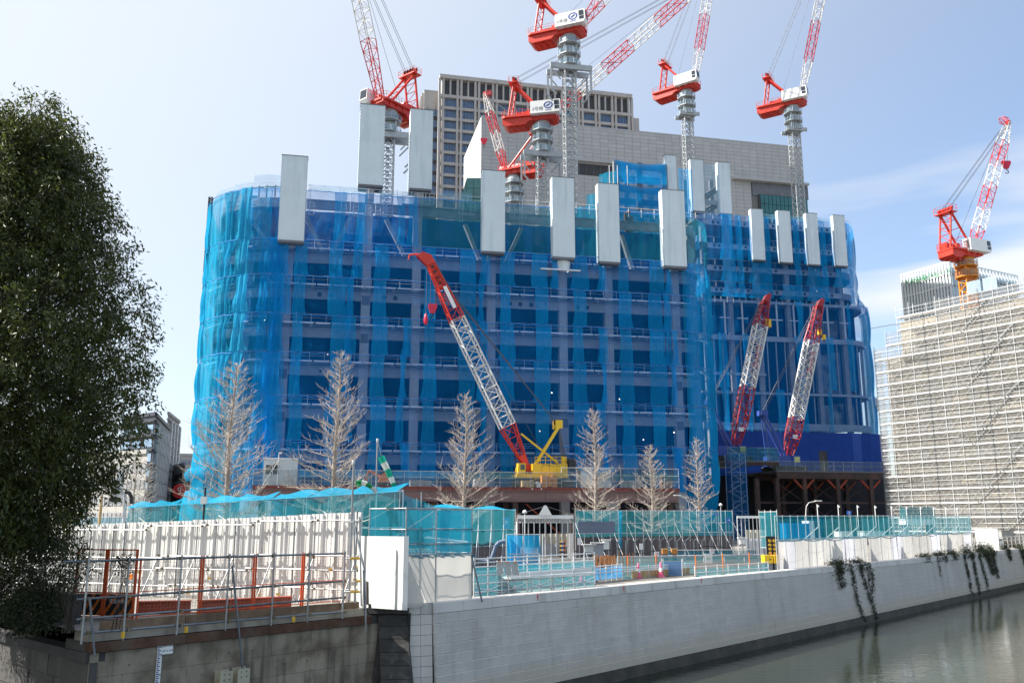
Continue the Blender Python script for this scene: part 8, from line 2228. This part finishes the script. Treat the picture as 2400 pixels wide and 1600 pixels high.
# leaf litter
n = 1500; c0 = onz(150, 1500, G); pos = np.stack([rng.uniform(-1.8, 1.4, n) + c0.x, rng.uniform(-1.6, 1.8, n) + c0.y, np.full(n, G + .01)], 1)
ok = [(V(p) - QC).dot(ln) < -.4 and (V(p) - QC).dot(qn) < -.4 for p in pos]; pos = pos[ok]
lt = leaves('leaf_litter', pos, rng.normal(0, 1, (len(pos), 3)) * np.array([1, 1, .15]), .09, M('dry_leaf', (.16, .09, .05), .8, 0, .4, 9), None, (c0.x, c0.y, G), .1); tag(lt, 'scattered dry leaves under the shrubs', 'leaves', kind='stuff')
# ---- creepers hanging over the canal wall
def creeper(label, strands, seed, mound=None):
    """strands: (px of the top, length in px, width m)"""
    r = np.random.default_rng(seed); pts, dirs = [], []; t = None; mb = MB()
    for px, lpx, wid in strands:
        p = onv(px, 1300, Wb, Wc); s = (p - Wb).dot(wd); dist = p.length; Ld = lpx / FPX * dist
        if t is None: t = thing('creeper', label, 'plant', Wb + wd * s + V((0, 0, 0.0)))
        q = Wb + wd * s - wn_ * .3 + V((0, 0, .06)); 
        z = .0; prev = q; n = int(Ld / .12) + 2; so = 0
        for k in range(n):
            z = -.0 - Ld * k / n; so += r.normal(0, .06) + .018; c = wall_p(s + so, min(z, -.01), .10 + (.03 if z > -.4 else 0)); mb.tube(prev, c, .012, 3); prev = c
            m = int(30 * (1 - .45 * k / n) * wid / .25 * (.25 + 1.3 * r.random()))
            for j in range(m): pts.append(c + wd * r.normal(0, wid * .6) + wn_ * abs(r.normal(0, .06)) + V((0, 0, r.normal(0, .08)))); dirs.append((wn_.x * .4, wn_.y * .4, -.8))
    if mound:
        for px, w_, h_, m in [(a_, b_ * 1.1, c_ * 1.3, d_ * 2) for a_, b_, c_, d_ in mound]:
            p = onv(px, 1300, Wb, Wc); s = (p - Wb).dot(wd)
            for j in range(m):
                a = s + r.normal(0, w_ * .45); o = r.uniform(-.4, .22); zz = abs(r.normal(0, h_)) if o < .06 else r.uniform(-.45, .08); pts.append(Wb + wd * a + wn_ * o + V((0, 0, zz + .02))); dirs.append((wn_.x * .5, wn_.y * .5, .1))
    mb.build('stems', m_bark, t, kind='stuff')
    leaves('foliage', np.array([tuple(p) for p in pts]), np.array(dirs), .13, m_ivy, t, tuple(W[t.name].to_translation()), .6)
creeper('creeper strands trailing far down the middle of the canal wall', ((1957, 48, .55), (1985, 120, .25), (2010, 118, .28), (2022, 70, .12), (2030, 60, .2)), 1, ((1965, 1.6, .12, 420), (2010, 1.2, .12, 260)))
creeper('low creeper mat along the coping left of the bushy creeper', ((2192, 38, .10), (2210, 14, .2), (2232, 10, .25)), 2, ((2170, 1.6, .10, 260), (2205, 1.8, .14, 420), (2235, 1.6, .14, 380)))
creeper('bushy creeper mass with two long strands over the canal wall', ((2254, 85, .3), (2275, 82, .35), (2290, 75, .3), (2310, 45, .9), (2322, 52, .6)), 3, ((2270, 1.8, .25, 520), (2305, 2.4, .3, 1100), (2325, 1.2, .25, 500)))
creeper('creeper clump hanging at the right edge of the wall', ((2360, 22, .6), (2392, 38, .7)), 4, ((2360, 1.6, .2, 300), (2392, 1.6, .2, 340)))
p = quay_p(QLEN - .3, -2.7, .12); t = thing('weed_tuft', 'small green weed growing at the foot of the pilaster', 'plant', p)
pos = np.array(p) + rng.normal(0, .09, (160, 3)) + np.array([0, 0, .12]); leaves('foliage', pos, rng.normal(0, 1, (160, 3)) + np.array([0, 0, .6]), .09, LEAF('weed_leaf', (.03, .09, .02), (.06, .14, .03)), t, tuple(p), .5)
mb = MB(); [mb.tube(p, p + V((rnd.uniform(-.1, .1), rnd.uniform(-.1, .1), .2)), .006, 3) for _ in range(6)]; mb.build('stems', m_bark, t, kind='stuff')
